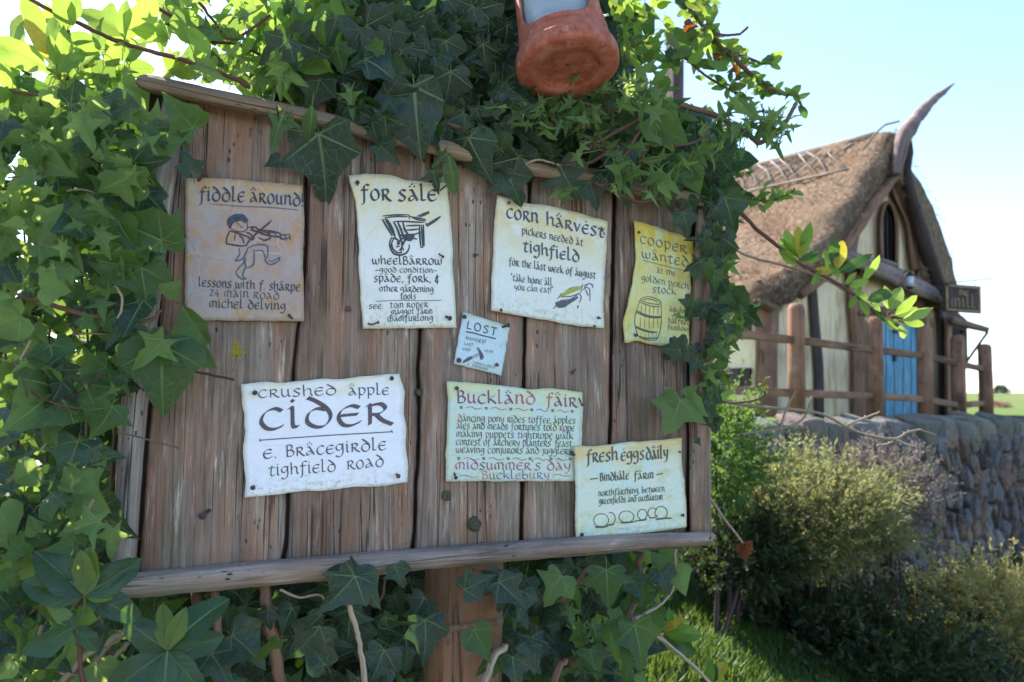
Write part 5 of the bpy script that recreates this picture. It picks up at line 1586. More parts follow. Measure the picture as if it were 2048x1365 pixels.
LM = {
 'D': leaf_mat('ivy_leaf_dark', (0.016, 0.042, 0.026), (0.008, 0.022, 0.018), (0.20, 0.28, 0.12), (0.16, 0.34, 0.03), 0.22, 0.40),
 'M': leaf_mat('ivy_leaf_green', (0.040, 0.105, 0.022), (0.018, 0.054, 0.022), (0.26, 0.38, 0.13), (0.34, 0.52, 0.08), 0.40, 0.42),
 'P': leaf_mat('ivy_leaf_pale', (0.125, 0.225, 0.058), (0.06, 0.13, 0.04), (0.34, 0.46, 0.20), (0.54, 0.70, 0.16), 0.46, 0.5),
 'Y': leaf_mat('leaf_yellow', (0.40, 0.36, 0.04), (0.42, 0.24, 0.03), (0.5, 0.45, 0.15), (0.9, 0.75, 0.06), 0.5, 0.5),
 'X': leaf_mat('shade_toned_matt_ivy_leaf', (0.018, 0.040, 0.022), (0.010, 0.022, 0.015), (0.08, 0.11, 0.05), (0.10, 0.20, 0.02), 0.18, 0.85),  # dulled copy of dark ivy for deep leaves, hedge shade put into its colour
 'h': leaf_mat('oval_leaf_dark', (0.022, 0.064, 0.026), (0.012, 0.038, 0.022), (0.18, 0.28, 0.12), (0.22, 0.46, 0.04), 0.28, 0.38, 'oval'),
 'l': leaf_mat('oval_leaf_bright', (0.13, 0.27, 0.035), (0.075, 0.18, 0.03), (0.26, 0.38, 0.10), (0.46, 0.64, 0.09), 0.50, 0.42, 'oval'),
 'o': leaf_mat('oval_leaf_olive', (0.12, 0.17, 0.035), (0.09, 0.14, 0.03), (0.22, 0.28, 0.10), (0.45, 0.6, 0.06), 0.4, 0.45, 'oval'),
 'B': leaf_mat('leaf_dead_brown', (0.17, 0.06, 0.025), (0.06, 0.025, 0.02), (0.10, 0.05, 0.02), (0.55, 0.16, 0.03), 0.35, 0.7),
}
OUT = {
 'w': [(0, 0), (.10, -.10), (.30, -.17), (.44, -.10), (.47, .02), (.45, .13), (.66, .34), (.47, .42), (.30, .50), (.22, .62), (.16, .80), (0, 1)],
 's': [(0, 0), (.07, -.10), (.26, -.26), (.20, -.02), (.24, .08), (.62, .22), (.32, .30), (.17, .38), (.17, .55), (.11, .78), (0, 1)],
 'n': [(0, 0), (.05, -.06), (.22, -.20), (.11, .02), (.12, .12), (.46, .10), (.19, .27), (.12, .40), (.13, .55), (.08, .80), (0, 1)],
 'c': [(0, 0), (.12, -.13), (.34, -.12), (.50, .06), (.54, .24), (.42, .40), (.28, .56), (.15, .78), (0, 1)],
 'o': [(0, 0), (.06, .05), (.17, .18), (.25, .38), (.26, .58), (.20, .78), (.10, .93), (0, 1)],
 'e': [(0, 0), (.05, .06), (.13, .20), (.19, .42), (.18, .62), (.11, .84), (0, 1)],
}
rl = random.Random(21)
def leaf_geo(kind, variant):
    o = OUT[kind]
    rv = random.Random(hash_(kind) * 13 + variant)
    fold = rv.uniform(0.12, 0.55) * (1 if rv.random() < 0.75 else -0.6)
    droop = rv.uniform(-0.45, 0.10); wav = rv.uniform(0.03, 0.085); ph = rv.uniform(0, 6); bend = rv.uniform(-0.12, 0.12)
    cy = 0.26 if kind in 'wscn' else 0.45
    verts = [(0, cy)]; 
    full = [(x, y) for x, y in o] + [(-x, y) for x, y in reversed(o[1:-1])]
    sl_, sr_ = rv.uniform(.8, 1.15), rv.uniform(.8, 1.15)
    full = [(x * (sr_ if x > 0 else sl_) * (1 + 0.15 * rv.uniform(-1, 1)), y + 0.03 * rv.uniform(-1, 1) if 0 < i < len(full) - 1 and (x or y > .5) else y) for i, (x, y) in enumerate(full)]
    n = len(full)
    mid = [(x * 0.52, cy + (y - cy) * 0.52) for x, y in full]
    verts += mid + full
    fs = [(0, 1 + (i + 1) % n, 1 + i) for i in range(n)]
    fs += [(1 + i, 1 + (i + 1) % n, 1 + n + (i + 1) % n, 1 + n + i) for i in range(n)]
    out = []
    for x, y in verts:
        z = fold * abs(x) - abs(fold) * 0.3 * abs(x) ** 2 + droop * y * y + wav * math.sin(7 * y + ph + 3 * x) * min(1, abs(x) * 4) - 0.18 * abs(x) ** 2 * (1 if kind in 'wc' else 0.5)
        out.append((x + bend * y * y, y, z))
    return out, [tuple(reversed(f)) for f in fs], verts
def hash_(k): return sum(ord(c) for c in k)
GEO = {(k, v): leaf_geo(k, v) for k in OUT for v in range(8)}
LMESH = {}
def leaf_mesh(kind, var, mat):
    key = (kind, var, mat)
    if key not in LMESH:
        vs, fs, uv = GEO[(kind, var)]
        me = bpy.data.meshes.new('leaf')
        me.from_pydata(vs, [], fs)
        me.materials.append(LM[mat])
        ul = me.uv_layers.new(name='UVMap')
        li = [0] * len(me.loops); me.loops.foreach_get('vertex_index', li)
        ul.data.foreach_set('uv', [c for i in li for c in uv[i]])
        me.polygons.foreach_set('use_smooth', [True] * len(me.polygons))
        LMESH[key] = me
    return LMESH[key]

class Plant:
    def __init__(s, name, root, label, cat, group=None):
        s.o = thing(name, root, label, cat, group); s.L = []; s.tw = MB(); s.deep = 0
    def leaf(s, pos, ang, L_px, kind, mat, tilt=0.0, roll=0.0, hero=False, pet=True, var=None, yaw=0.0):
        v = (pos - CAM); dist = v.dot(Fw)
        size = L_px * dist / FPX
        n0 = -v.normalized()
        d0 = (-Up * math.cos(rad(ang)) + Rt * math.sin(rad(ang)))
        d0 = (d0 - n0 * d0.dot(n0)).normalized()
        t = d0 * math.cos(tilt) + n0 * math.sin(tilt)
        nn = n0 * math.cos(tilt) - d0 * math.sin(tilt)
        x = t.cross(nn)
        nn2 = nn * math.cos(roll) + x * math.sin(roll)
        x2 = t.cross(nn2)
        M = Matrix(((x2.x * size, t.x * size, nn2.x * size, pos.x), (x2.y * size, t.y * size, nn2.y * size, pos.y), (x2.z * size, t.z * size, nn2.z * size, pos.z), (0, 0, 0, 1)))
        kk = (kind, rl.randrange(8) if var is None else var, mat)
        s.L.append(((1e6 if hero else 0) + L_px * (1.0 if kind in 'wc' else 0.7) - s.deep, kk, M))
        if pet and L_px > 22:
            pl = size * rl.uniform(0.35, 0.7)
            e = pos - t * pl * 0.6 - n0 * pl * rl.uniform(0.3, 1.0) + V((0, 0, -pl * rl.uniform(-0.1, 0.5)))
            m_ = (pos + e) / 2 + V((0, 0, pl * 0.12))
            s.tw.tube([V(q) for q in crv([tuple(pos), tuple(m_), tuple(e)], 3)], max(0.0006, size * 0.012), 4, cap=False)
    def stem(s, pts, r, mat='twig', name='stem', sub=5, wob=0.08, knots=0.15):
        """pts: 3-D points"""
        q = [V(p) for p in crv([tuple(p) for p in pts], sub)]
        rs_ = r if hasattr(r, '__len__') else [r] * 2
        n = len(q)
        rr_ = [(rs_[0] + (rs_[-1] - rs_[0]) * i / (n - 1)) * (1 + knots * nz(i * 0.8, r0(rs_), q[0].x * 9)) for i in range(n)]
        q = [p + V((nz(i * .6, p.x * 3), nz(i * .6, 5, p.y * 3), nz(i * .6, 9, p.z * 3))) * rr_[i] * 0.7 for i, p in enumerate(q)]
        mb = MB(); mb.tube(q, rr_, 7, wob=wob); return mb.build(name, MW[mat], s.o, True)
    def done(s, maxparts=300, tmat='M'):
        s.L.sort(key=lambda a: -a[0])
        for _, kk, M in s.L[:maxparts]:
            o = bpy.data.objects.new('leaf', leaf_mesh(*kk))
            COL.objects.link(o); o.parent = s.o
            o.matrix_parent_inverse = s.o.matrix_basis.inverted()
            o.matrix_basis = M
        rest = s.L[maxparts:]
        if rest:
            vs = []; fs = []; uv = []; mi = []; names = []
            for _, (k, v_, m_), M in rest:
                gv, gf, gu = GEO[(k, v_)]
                if m_ not in names: names.append(m_)
                b0 = len(vs)
                vs += [M @ V(p) for p in gv]; uv += gu
                fs += [tuple(i + b0 for i in f) for f in gf]; mi += [names.index(m_)] * len(gf)
            mesh('leaves', vs, fs, None, s.o, True, uv, 'stuff', None, [LM[n_] for n_ in names], mi)
        if s.tw.v:
            s.tw.build('leaf_stalks', M_STALK, s.o, True, kind='stuff')
def r0(a): return a[0] * 100
M_STALK = simple_mat('green_leaf_stalk', (0.16, 0.17, 0.05), (0.24, 0.16, 0.08), 30, 0.5)

BOARD_POLY = [(345, 215), (1385, 430), (1385, 1060), (285, 1140)]
def inpoly(x, y, P_):
    c = False
    for i in range(len(P_)):
        x0, y0 = P_[i]; x1, y1 = P_[i - 1]
        if (y0 > y) != (y1 > y) and x < (x1 - x0) * (y - y0) / (y1 - y0) + x0: c = not c
    return c
def pick(ws):
    t = rl.random() * sum(w_ for _, w_ in ws)
    for k, w_ in ws:
        t -= w_
        if t <= 0: return k
    return ws[-1][0]
def scatter(pl, poly, n, hr, size, kinds, ang=(0, 45), tilt=(-0.2, 0.5), where=None, guard=True, pet=True, clump=0.0, cs=0.012):
    x0 = min(p[0] for p in poly); x1 = max(p[0] for p in poly); y0 = min(p[1] for p in poly); y1 = max(p[1] for p in poly)
    pl.deep = 400 if hr[0] <= -0.3 and where is None else (60 if hr[0] < -0.15 and where is None else 0)
    k = 0; tries = 0
    while k < n and tries < n * 30:
        tries += 1
        x, y = rl.uniform(x0, x1), rl.uniform(y0, y1)
        if not inpoly(x, y, poly): continue
        if clump and nz(x * cs, y * cs, 2.2) < clump - 0.5 * rl.random(): continue
        h = rl.uniform(*hr)
        L_ = rl.uniform(*size)
        if rl.random() < 0.25: L_ *= 0.6
        a = rl.gauss(*ang)
        if guard:
            tx, ty = x + math.sin(rad(a)) * L_ * 0.7, y + math.cos(rad(a)) * L_ * 0.7
            if h > -0.03 and (inpoly(x, y, BOARD_POLY) or inpoly(tx, ty, BOARD_POLY)): continue
            if -0.06 < h < 0.05 and inpoly(x, y, [(240, 150), (1430, 400), (1430, 1100), (205, 1205)]): continue
            if h <= -0.03 and inpoly(x, y, [(420, 320), (1330, 490), (1330, 1010), (340, 1060)]): continue
        pos = where(x, y, h) if where else B(x, y, h)
        kd, mt = pick(kinds)
        pl.leaf(pos, a, L_, kd, mt, rl.uniform(*tilt), rl.gauss(0, 0.62), pet=pet)
        k += 1
def hero(pl, base, tip, kind, mat, h=0.03, tilt=0.15, roll=0.0, where=None, var=None):
    """leaf from the photo pixel of its stalk end to that of its tip"""
    dx, dy = tip[0] - base[0], tip[1] - base[1]
    L_ = math.hypot(dx, dy)
    pos = where(base[0], base[1], h) if where else B(base[0], base[1], h)
    pl.leaf(pos, math.degrees(math.atan2(dx, dy)), L_ / max(0.6, math.cos(tilt)), kind, mat, tilt, roll, True, var=var)
def BP_(pts, h):
    if not hasattr(h, '__len__'): h = [h] * len(pts)
    return [B(x, y, hh) for (x, y), hh in zip(pts, h)]
px2m = lambda px, Y: px * Y / FPX

# ---------------- left ivy
ivy1 = Plant('ivy', V((-0.95, 1.1, 0)), 'dense green ivy climbing beside the left edge of the notice board', 'ivy', None)
A1 = [(-60, 170), (260, 190), (345, 300), (345, 420), (310, 600), (295, 760), (240, 820), (235, 1000), (215, 1180), (240, 1420), (-60, 1420)]
mixL = [(('w', 'M'), 3.4), (('w', 'D'), 5), (('c', 'P'), 1.2), (('s', 'D'), 1.0), (('s', 'M'), 1.6), (('s', 'P'), 1.8), (('c', 'M'), 2), (('w', 'P'), 1.2), (('c', 'D'), 1), (('n', 'P'), 1), (('c', 'P'), .5), (('s', 'Y'), .06)]
scatter(ivy1, A1, 270, (-0.02, 0.12), (30, 92), mixL, (0, 55), (-0.3, 0.9))
scatter(ivy1, [(-60, 170), (300, 200), (340, 600), (290, 800), (240, 1000), (220, 1420), (-60, 1420)], 330, (-0.26, -0.03), (36, 90), mixL, (0, 65), (-0.3, 0.9))
scatter(ivy1, [(-60, 620), (320, 560), (320, 800), (300, 1000), (330, 1420), (-60, 1420)], 110, (-0.50, -0.20), (60, 110), [(('w', 'D'), 2), (('w', 'M'), 3), (('s', 'M'), 2)], (0, 70), pet=False)
for b_, t_, k_, m_, h_, ti in (
    ((287, 383), (262, 470), 'w', 'D', .06, .2), ((324, 242), (264, 226), 's', 'P', .07, .1), ((388, 256), (335, 200), 'c', 'M', .06, .3), ((318, 300), (365, 272), 'c', 'P', .06, .2),
    ((352, 268), (372, 300), 's', 'M', .06, .1), ((385, 345), (372, 300), 'w', 'D', .05, .1),
    ((324, 481), (222, 437), 'c', 'M', .08, .25), ((330, 490), (362, 425), 'c', 'M', .07, .2), ((284, 536), (292, 622), 'w', 'M', .10, .2), ((280, 534), (182, 530), 'c', 'M', .09, .3), ((326, 680), (268, 738), 's', 'P', .11, .1),
    ((324, 690), (320, 832), 'c', 'M', .09, .15), ((345, 690), (430, 724), 'c', 'M', .09, .25), ((364, 612), (414, 690), 'o', 'M', .05, .15), ((330, 590), (358, 566), 'c', 'P', .10, .5),
    ((82, 513), (146, 460), 's', 'P', .08, .2), ((66, 500), (20, 490), 's', 'P', .08, .1), ((150, 450), (205, 465), 's', 'P', .07, .3), ((472, 712), (470, 678), 's', 'Y', .03, .2),
    ((145, 984), (206, 926), 'w', 'P', .09, .1), ((150, 990), (212, 1027), 'c', 'P', .09, .3), ((140, 990), (104, 1046), 'c', 'M', .08, .2), ((162, 1088), (168, 1050), 's', 'P', .08, .2), ((75, 1065), (60, 1030), 'c', 'P', .08, .2),
    ((66, 650), (62, 700), 'c', 'P', .06, .5), ((30, 740), (0, 790), 'c', 'M', .07, .3), ((110, 780), (30, 860), 'c', 'M', .09, .6), ((170, 770), (215, 860), 'w', 'M', .07, .3), ((70, 940), (20, 965), 'c', 'P', .07, .3),
    ((60, 350), (10, 380), 's', 'P', .09, .2), ((155, 290), (95, 300), 's', 'P', .1, .2), ((150, 290), (215, 305), 's', 'M', .1, .2), ((150, 295), (150, 345), 's', 'P', .1, .2), ((170, 545), (140, 500), 'w', 'D', .07, .2), ((150, 575), (142, 620), 'w', 'M', .06, .2),
    ((60, 1010), (20, 1060), 'w', 'D', .05, .3), ((90, 1020), (45, 1100), 'w', 'D', .04, .3), ((30, 1180), (10, 1210), 'c', 'D', .05, .3), ((215, 195), (170, 222), 'w', 'M', .08, .4), ((210, 200), (240, 270), 'w', 'D', .07, .5)):
    hero(ivy1, b_, t_, k_, m_, h_, ti, rl.gauss(0, .2))
scatter(ivy1, [(-60, 170), (260, 190), (320, 300), (250, 520), (-60, 640)], 90, (.02, .16), (30, 70), [(('s', 'P'), 3), (('c', 'P'), 2), (('w', 'P'), 2), (('n', 'P'), 1)], (0, 60), (-0.3, 0.9))
ivy1.stem(BP_([(40, 590), (66, 598), (157, 627), (234, 640), (293, 642), (312, 634), (320, 620)], .085), (px2m(6, 1.1), px2m(3.5, 1.1)), 'vine')
ivy1.stem(BP_([(232, 640), (243, 622), (243, 590), (230, 572)], .09), px2m(2.6, 1.1), 'paletwig')
ivy1.stem(BP_([(340, 700), (377, 737), (421, 750), (469, 759)], [.08, .05, .03, .03]), px2m(2.6, 1.2), 'twig')
ivy1.stem(BP_([(448, 753), (468, 740), (474, 712)], .03), px2m(1.5, 1.2), 'paletwig')
ivy1.stem(BP_([(-10, 1075), (60, 1080), (110, 1110), (155, 1130)], .06), px2m(3, 1.0), 'vine')
ivy1.stem(BP_([(-10, 1365), (60, 1310), (130, 1250), (240, 1200)], -.02), px2m(4, 1.0), 'vine')
ivy1.stem(BP_([(-10, 870), (60, 860), (120, 840)], .05), px2m(3, 1.0), 'vine')
ivy1.stem(BP_([(0, 965), (70, 960), (130, 940)], .0), px2m(4, 1.0), 'vine')
for k in range(7):
    x = 10 + k * 36
    ivy1.stem([B(x + 50, 1500, -.12), B(x + 90 * nz(k * 1.7), 1250, -.1), B(x + 10 + 120 * nz(k * 1.7, 4), 1000, -.12), B(x + 140 * nz(k * 1.7, 7), 700, -.16), B(x + 160 * nz(k * 1.7, 9), 420, -.12)], (px2m(5, 1.2), px2m(2, 1.2)), 'vine')
scatter(ivy1, A1, 160, (-0.10, 0.14), (16, 40), mixL, (0, 70), (-0.5, 1.0))
for k in range(16):
    x, y = rl.uniform(-20, 250), rl.uniform(300, 1300)
    a = rl.uniform(-1.2, 1.2); l_ = rl.uniform(70, 190)
    ivy1.stem(BP_([(x, y), (x + l_ * .4 * math.cos(a), y + l_ * .4 * math.sin(a) + rl.uniform(-15, 15)), (x + l_ * math.cos(a), y + l_ * math.sin(a))], rl.uniform(.02, .13)), px2m(rl.uniform(1.6, 3.2), 1.1), pick([('twig', 1), ('vine', 1), ('paletwig', 1)]))
ivy1.done(300)

# ---------------- bright oval leaved climber, top left
hon1 = Plant('honeysuckle', V((-0.75, 1.5, 0)), 'sunlit yellow green honeysuckle sprays against the sky, over the board corner on the left', 'climbing plant', 'honeysuckle sprays')
A2 = [(-40, 120), (60, 60), (180, 60), (260, 110), (380, 100), (620, 90), (660, 210), (500, 190), (300, 150), (260, 220), (-40, 250)]
scatter(hon1, A2, 150, (-0.25, 0.05), (38, 82), [(('o', 'l'), 6), (('e', 'l'), 2), (('o', 'o'), 1), (('s', 'P'), 2), (('w', 'M'), 1)], (150, 70), (-0.4, 0.6), clump=-0.05)
scatter(hon1, [(230, -40), (700, -40), (700, 120), (560, 150), (330, 60)], 150, (-0.25, 0.05), (35, 75), [(('o', 'l'), 6), (('e', 'l'), 2), (('s', 'P'), 2), (('n', 'P'), 1), (('w', 'M'), 1.4)], (120, 80), (-0.4, 0.6))
scatter(hon1, [(400, 90), (720, 60), (730, 220), (520, 190)], 90, (-0.3, -0.04), (35, 80), [(('s', 'P'), 3), (('w', 'M'), 3), (('n', 'P'), 2), (('w', 'D'), 2)], (20, 70), (-0.4, 0.6))
for b_, t_, k_, m_ in (((137, 62), (118, -10), 'o', 'l'), ((140, 50), (165, -5), 'o', 'l'), ((252, 74), (180, 15), 'o', 'l'), ((95, 140), (8, 84), 'o', 'l'), ((110, 125), (70, 52), 'e', 'Y'), ((112, 130), (100, 75), 'e', 'l'),
                       ((262, 60), (330, 70), 'o', 'l'), ((250, 78), (315, 5), 'o', 'l'), ((248, 78), (240, 5), 'e', 'l'), ((205, 100), (150, 75), 'o', 'l'), ((210, 130), (258, 90), 'o', 'l'), ((120, 145), (160, 110), 'o', 'l'), ((130, 160), (120, 60), 'e', 'l'), ((20, 190), (5, 130), 'o', 'l'),
                       ((100, 175), (40, 170), 'o', 'h'), ((120, 185), (60, 195), 'o', 'l'), ((330, 95), (320, 50), 'o', 'l'), ((380, 90), (350, 30), 'o', 'l'), ((420, 110), (380, 60), 'o', 'l'),
                       ((590, 70), (665, 12), 'w', 'M'), ((540, 5), (600, 60), 'o', 'h'), ((575, 80), (525, 130), 'w', 'D'), ((585, 80), (650, 110), 'w', 'D'), ((430, 65), (375, 50), 's', 'M'), ((560, 150), (620, 162), 's', 'P'), ((565, 150), (560, 205), 'n', 'P'), ((500, 130), (470, 160), 'n', 'P')):
    hero(hon1, b_, t_, k_, m_, .05 + rl.uniform(-.03, .03), rl.uniform(0, .35), rl.gauss(0, .35))
hon1.stem(BP_([(55, -5), (110, 26), (160, 48), (230, 80), (300, 102), (370, 122), (440, 145), (500, 175)], .04), (px2m(4, 1.1), px2m(5, 1.2)), 'twig')
hon1.stem(BP_([(280, -5), (330, 25), (375, 50), (420, 70)], .02), px2m(4, 1.2), 'twig')
hon1.stem(BP_([(-5, 112), (30, 132), (60, 150)], .03), px2m(3.5, 1.1), 'twig')
hon1.stem(BP_([(-5, 177), (60, 188), (110, 195), (165, 200)], .05), px2m(3.5, 1.1), 'twig')
hon1.stem(BP_([(135, 160), (136, 110), (137, 60)], .04), px2m(3, 1.1), 'twig')
hon1.stem(BP_([(330, 45), (400, 80), (480, 90), (520, 110)], .0), px2m(3.5, 1.2), 'twig')
hon1.stem(BP_([(398, 5), (430, 45), (465, 80), (540, 30)], .03), px2m(3, 1.2), 'twig')
hon1.stem(BP_([(693, -30), (672, 40), (655, 110), (645, 190), (640, 240)], -.03), (px2m(13, 1.35), px2m(11, 1.35)), 'vine', 'woody_stem')
hon1.stem(BP_([(668, -30), (650, 50), (640, 140), (632, 200)], -.06), (px2m(9, 1.35), px2m(8, 1.35)), 'vine', 'woody_stem')
hon1.done(300)

# ---------------- dark ivy over the top of the board
ivy2 = Plant('ivy', V((0.1, 1.55, 0)), 'dark large leaved ivy draped over the top rail of the notice board beside the lantern', 'ivy', None)
mixD = [(('w', 'D'), 6), (('s', 'D'), 3), (('c', 'D'), 2), (('w', 'M'), 1.6), (('s', 'P'), 0.8), (('n', 'M'), .7)]
scatter(ivy2, [(650, -50), (1060, -50), (1070, 200), (1100, 340), (1040, 330), (860, 285), (700, 250)], 330, (-0.10, 0.06), (45, 105), mixD, (0, 40))
scatter(ivy2, [(560, -50), (1100, -50), (1120, 330), (860, 285), (600, 200)], 420, (-0.40, -0.08), (50, 110), mixD, (0, 60))
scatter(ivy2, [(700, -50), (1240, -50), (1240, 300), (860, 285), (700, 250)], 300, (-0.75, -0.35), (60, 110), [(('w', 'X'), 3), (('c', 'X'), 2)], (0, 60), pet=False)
scatter(ivy2, [(980, 190), (1400, 240), (1440, 380), (1300, 350), (1000, 310)], 210, (-0.16, 0.07), (35, 85), [(('w', 'D'), 4), (('s', 'D'), 3), (('s', 'M'), 1.4), (('n', 'P'), 1)], (0, 50))
scatter(ivy2, [(1080, 190), (1440, 250), (1450, 420), (1300, 375), (1080, 320)], 230, (-0.45, -0.12), (40, 90), [(('w', 'D'), 4), (('s', 'D'), 2), (('w', 'M'), 1.5)], (0, 60))
for b_, t_, k_, m_, h_, ti, va in (
    ((638, 268), (664, 412), 'w', 'D', .045, .1, 0), ((769, 233), (780, 312), 's', 'D', .06, .1, 1), ((828, 172), (842, 318), 'c', 'D', .08, .25, 5), ((901, 143), (897, 224), 'w', 'D', .08, .15, 3), ((892, 82), (901, 144), 'w', 'D', .07, .2, 1),
    ((938, 275), (977, 367), 'c', 'D', .06, .15, 0), ((1015, 344), (1041, 413), 'w', 'D', .04, .1, 1), ((700, 178), (709, 241), 'n', 'P', .07, .1, 0), ((625, 212), (619, 286), 'e', 'M', .07, .1, 0), ((566, 230), (533, 306), 'n', 'M', .07, .15, 1), ((572, 232), (600, 262), 'n', 'M', .07, .1, 1),
    ((896, 306), (914, 388), 'e', 'M', .07, .1, 1), ((892, 308), (858, 335), 'n', 'M', .07, .1, 1), ((866, 342), (878, 388), 's', 'D', .05, .1, 2), ((967, 88), (971, 153), 's', 'D', .07, .1, 3), ((1016, 176), (976, 216), 'n', 'M', .08, .2, 1), ((720, 60), (690, 110), 'w', 'D', .05, .3, 1),
    ((560, 320), (530, 330), 'c', 'D', .03, .3, 1), ((780, 60), (800, 120), 'w', 'D', .06, .3, 0), ((850, 40), (845, 90), 'w', 'D', .06, .3, 2), ((1000, 300), (960, 250), 'c', 'M', .06, .3, 2), ((640, 160), (620, 230), 'w', 'D', .0, .2, 0), ((1120, 330), (1150, 400), 'w', 'D', .05, .2, 1), ((1240, 360), (1260, 420), 's', 'D', .05, .2, 1),
    ((760, 290), (800, 330), 'w', 'D', .05, .2, 4), ((830, 240), (800, 300), 'w', 'D', .05, .2, 3), ((1330, 370), (1350, 420), 'w', 'D', .05, .2, 3), ((1180, 365), (1200, 420), 'w', 'D', .05, .2, 0)):
    hero(ivy2, b_, t_, k_, m_, h_, ti, rl.gauss(0, .15), var=va)
ivy2.stem(BP_([(700, 200), (800, 230), (900, 250), (1000, 290), (1100, 330), (1250, 350)], .03), px2m(5, 1.5), 'vine')
ivy2.stem(BP_([(1000, 300), (1040, 330), (1075, 320), (1120, 330)], .05), px2m(2.5, 1.5), 'paletwig')
ivy2.stem(BP_([(940, -40), (935, 40), (945, 110), (930, 200)], -.05), px2m(10, 1.6), 'vine', 'woody_stem')
scatter(ivy2, [(560, -50), (1240, -50), (1300, 340), (860, 285), (600, 200)], 150, (-0.12, 0.10), (16, 42), mixD, (0, 70), (-0.5, 1.0))
ivy2.done(300)

# ---------------- pale young shoots under and right of the lantern
ivy3 = Plant('ivy', V((0.35, 1.65, 0.0)), 'pale narrow leaved young ivy shoots spilling under the lantern at the top right', 'ivy', None)
yk = [(('n', 'P'), 5), (('s', 'P'), 3), (('n', 'M'), 3), (('s', 'M'), 2), (('n', 'D'), 1)]
def tufts(pl, spots, mats, hh=.08):
    for cx, cy, n, r_, L_ in spots:
        for _ in range(n):
            a = rl.gauss(0, 75)
            x, y = cx + rl.gauss(0, r_), cy + rl.gauss(0, r_ * .6)
            h_ = hh + rl.uniform(-.05, .05)
            pl.leaf(B(x, y, h_), a, L_ * rl.uniform(.6, 1.25), *pick(mats), rl.uniform(-.2, .9), rl.gauss(0, .7), pet=False)
            q0, q1 = B(cx + rl.gauss(0, 6), cy + r_ * .8, hh - .02), B(x, y, h_)
            pl.tw.tube([V(p) for p in crv([tuple(q0), tuple((q0 + q1) / 2 + V((rl.uniform(-.006, .006), -.008, rl.uniform(-.004, .012)))), tuple(q1)], 4)], 0.0011, 4, cap=False)
tufts(ivy3, [(1060, 215, 10, 22, 42), (1110, 240, 16, 26, 40), (1170, 235, 18, 28, 42), (1125, 195, 8, 20, 42), (1215, 180, 12, 25, 44), (1260, 170, 12, 25, 48), (1200, 280, 12, 24, 38), (1310, 190, 12, 25, 46), (1340, 220, 8, 25, 42), (1245, 340, 12, 24, 40), (1300, 355, 13, 24, 42),
            (1280, 300, 12, 34, 40), (1365, 330, 12, 26, 40), (1150, 150, 4, 10, 40), (1500, 230, 14, 30, 42), (1540, 240, 14, 26, 40), (1480, 250, 8, 20, 36), (1130, 385, 6, 12, 28), (1555, 265, 8, 15, 34), (1420, 290, 12, 30, 38)], yk)
for b_, t_, k_, m_ in (((1160, 145), (1190, 145), 'n', 'P'), ((1160, 145), (1155, 125), 'n', 'P'), ((1150, 150), (1172, 172), 'n', 'P'), ((1230, 320), (1242, 388), 'n', 'P'), ((1335, 210), (1300, 260), 'w', 'M'), ((1310, 240), (1345, 300), 'c', 'P'), ((1315, 250), (1375, 290), 'c', 'M'), ((1380, 330), (1400, 390), 'c', 'M'),
                       ((1250, 340), (1235, 300), 'n', 'P'), ((1300, 345), (1345, 400), 'n', 'P'), ((1430, 330), (1412, 370), 'w', 'D'), ((1440, 310), (1465, 350), 'w', 'D'), ((1500, 220), (1480, 190), 'o', 'l')):
    hero(ivy3, b_, t_, k_, m_, .09, rl.uniform(0, .3), rl.gauss(0, .3))
for pts in ([(1170, 300), (1230, 265), (1275, 240), (1280, 222), (1250, 200), (1232, 170)], [(1130, 330), (1180, 325), (1220, 300)], [(1190, 365), (1230, 385), (1280, 405), (1320, 395)], [(1120, 195), (1180, 210), (1240, 225)], [(1280, 260), (1250, 310), (1230, 340)], [(1290, 290), (1370, 290), (1420, 270)]):
    ivy3.stem(BP_(pts, .07), px2m(3.2, 1.6), 'twig')
ivy3.stem(BP_([(1330, 200), (1380, 215), (1440, 235), (1490, 265), (1522, 285), (1560, 262), (1580, 230), (1592, 207)], .05), (px2m(5.5, 2), px2m(4, 2)), 'vine')
ivy3.done(300)

# ---------------- honeysuckle spray, top right
R_ = lambda x, y, h: P(x, y, 1.85 + h)
hon2 = Plant('honeysuckle', P(1330, 700, 1.9), 'airy honeysuckle spray with bright leaves against blue sky, right of the lantern', 'climbing plant', 'honeysuckle sprays')
hk_ = [(('o', 'l'), 6), (('o', 'o'), 1.6), (('e', 'l'), 2), (('o', 'h'), 1.6), (('s', 'M'), 1)]
scatter(hon2, [(1235, -30), (1420, -30), (1450, 60), (1440, 130), (1380, 130), (1330, 110), (1240, 130)], 75, (-.12, .12), (28, 58), hk_, (60, 110), (-.4, .6), R_, False)
scatter(hon2, [(1240, 60), (1350, 90), (1330, 230), (1250, 160)], 42, (-.12, .12), (28, 52), hk_, (60, 110), (-.4, .6), R_, False)
def along(pl, pts, n, L_, kinds, where, r_=12, h=0.0):
    q = crv(pts, 12)
    for i in range(n):
        x, y = q[int((i + .5) / n * (len(q) - 1))]
        for s_ in (-1, 1):
            a = rl.uniform(40, 140) * s_
            pl.leaf(where(x + rl.gauss(0, 3), y + rl.gauss(0, 3), h + rl.uniform(-.01, .01)), a + rl.gauss(0, 25), L_ * rl.uniform(.6, 1.2), *pick(kinds), rl.uniform(-.3, .5), rl.gauss(0, .5))
m1 = [(1372, 10), (1405, 50), (1445, 95), (1490, 140), (1525, 170), (1545, 185)]
along(hon2, m1, 20, 34, hk_, R_)
m2 = [(1350, 85), (1375, 120), (1410, 150), (1440, 170), (1470, 185), (1490, 200)]
along(hon2, m2, 8, 26, hk_, R_)
m3 = [(1440, 95), (1480, 110), (1520, 125), (1545, 128)]
along(hon2, m3, 5, 26, hk_, R_)
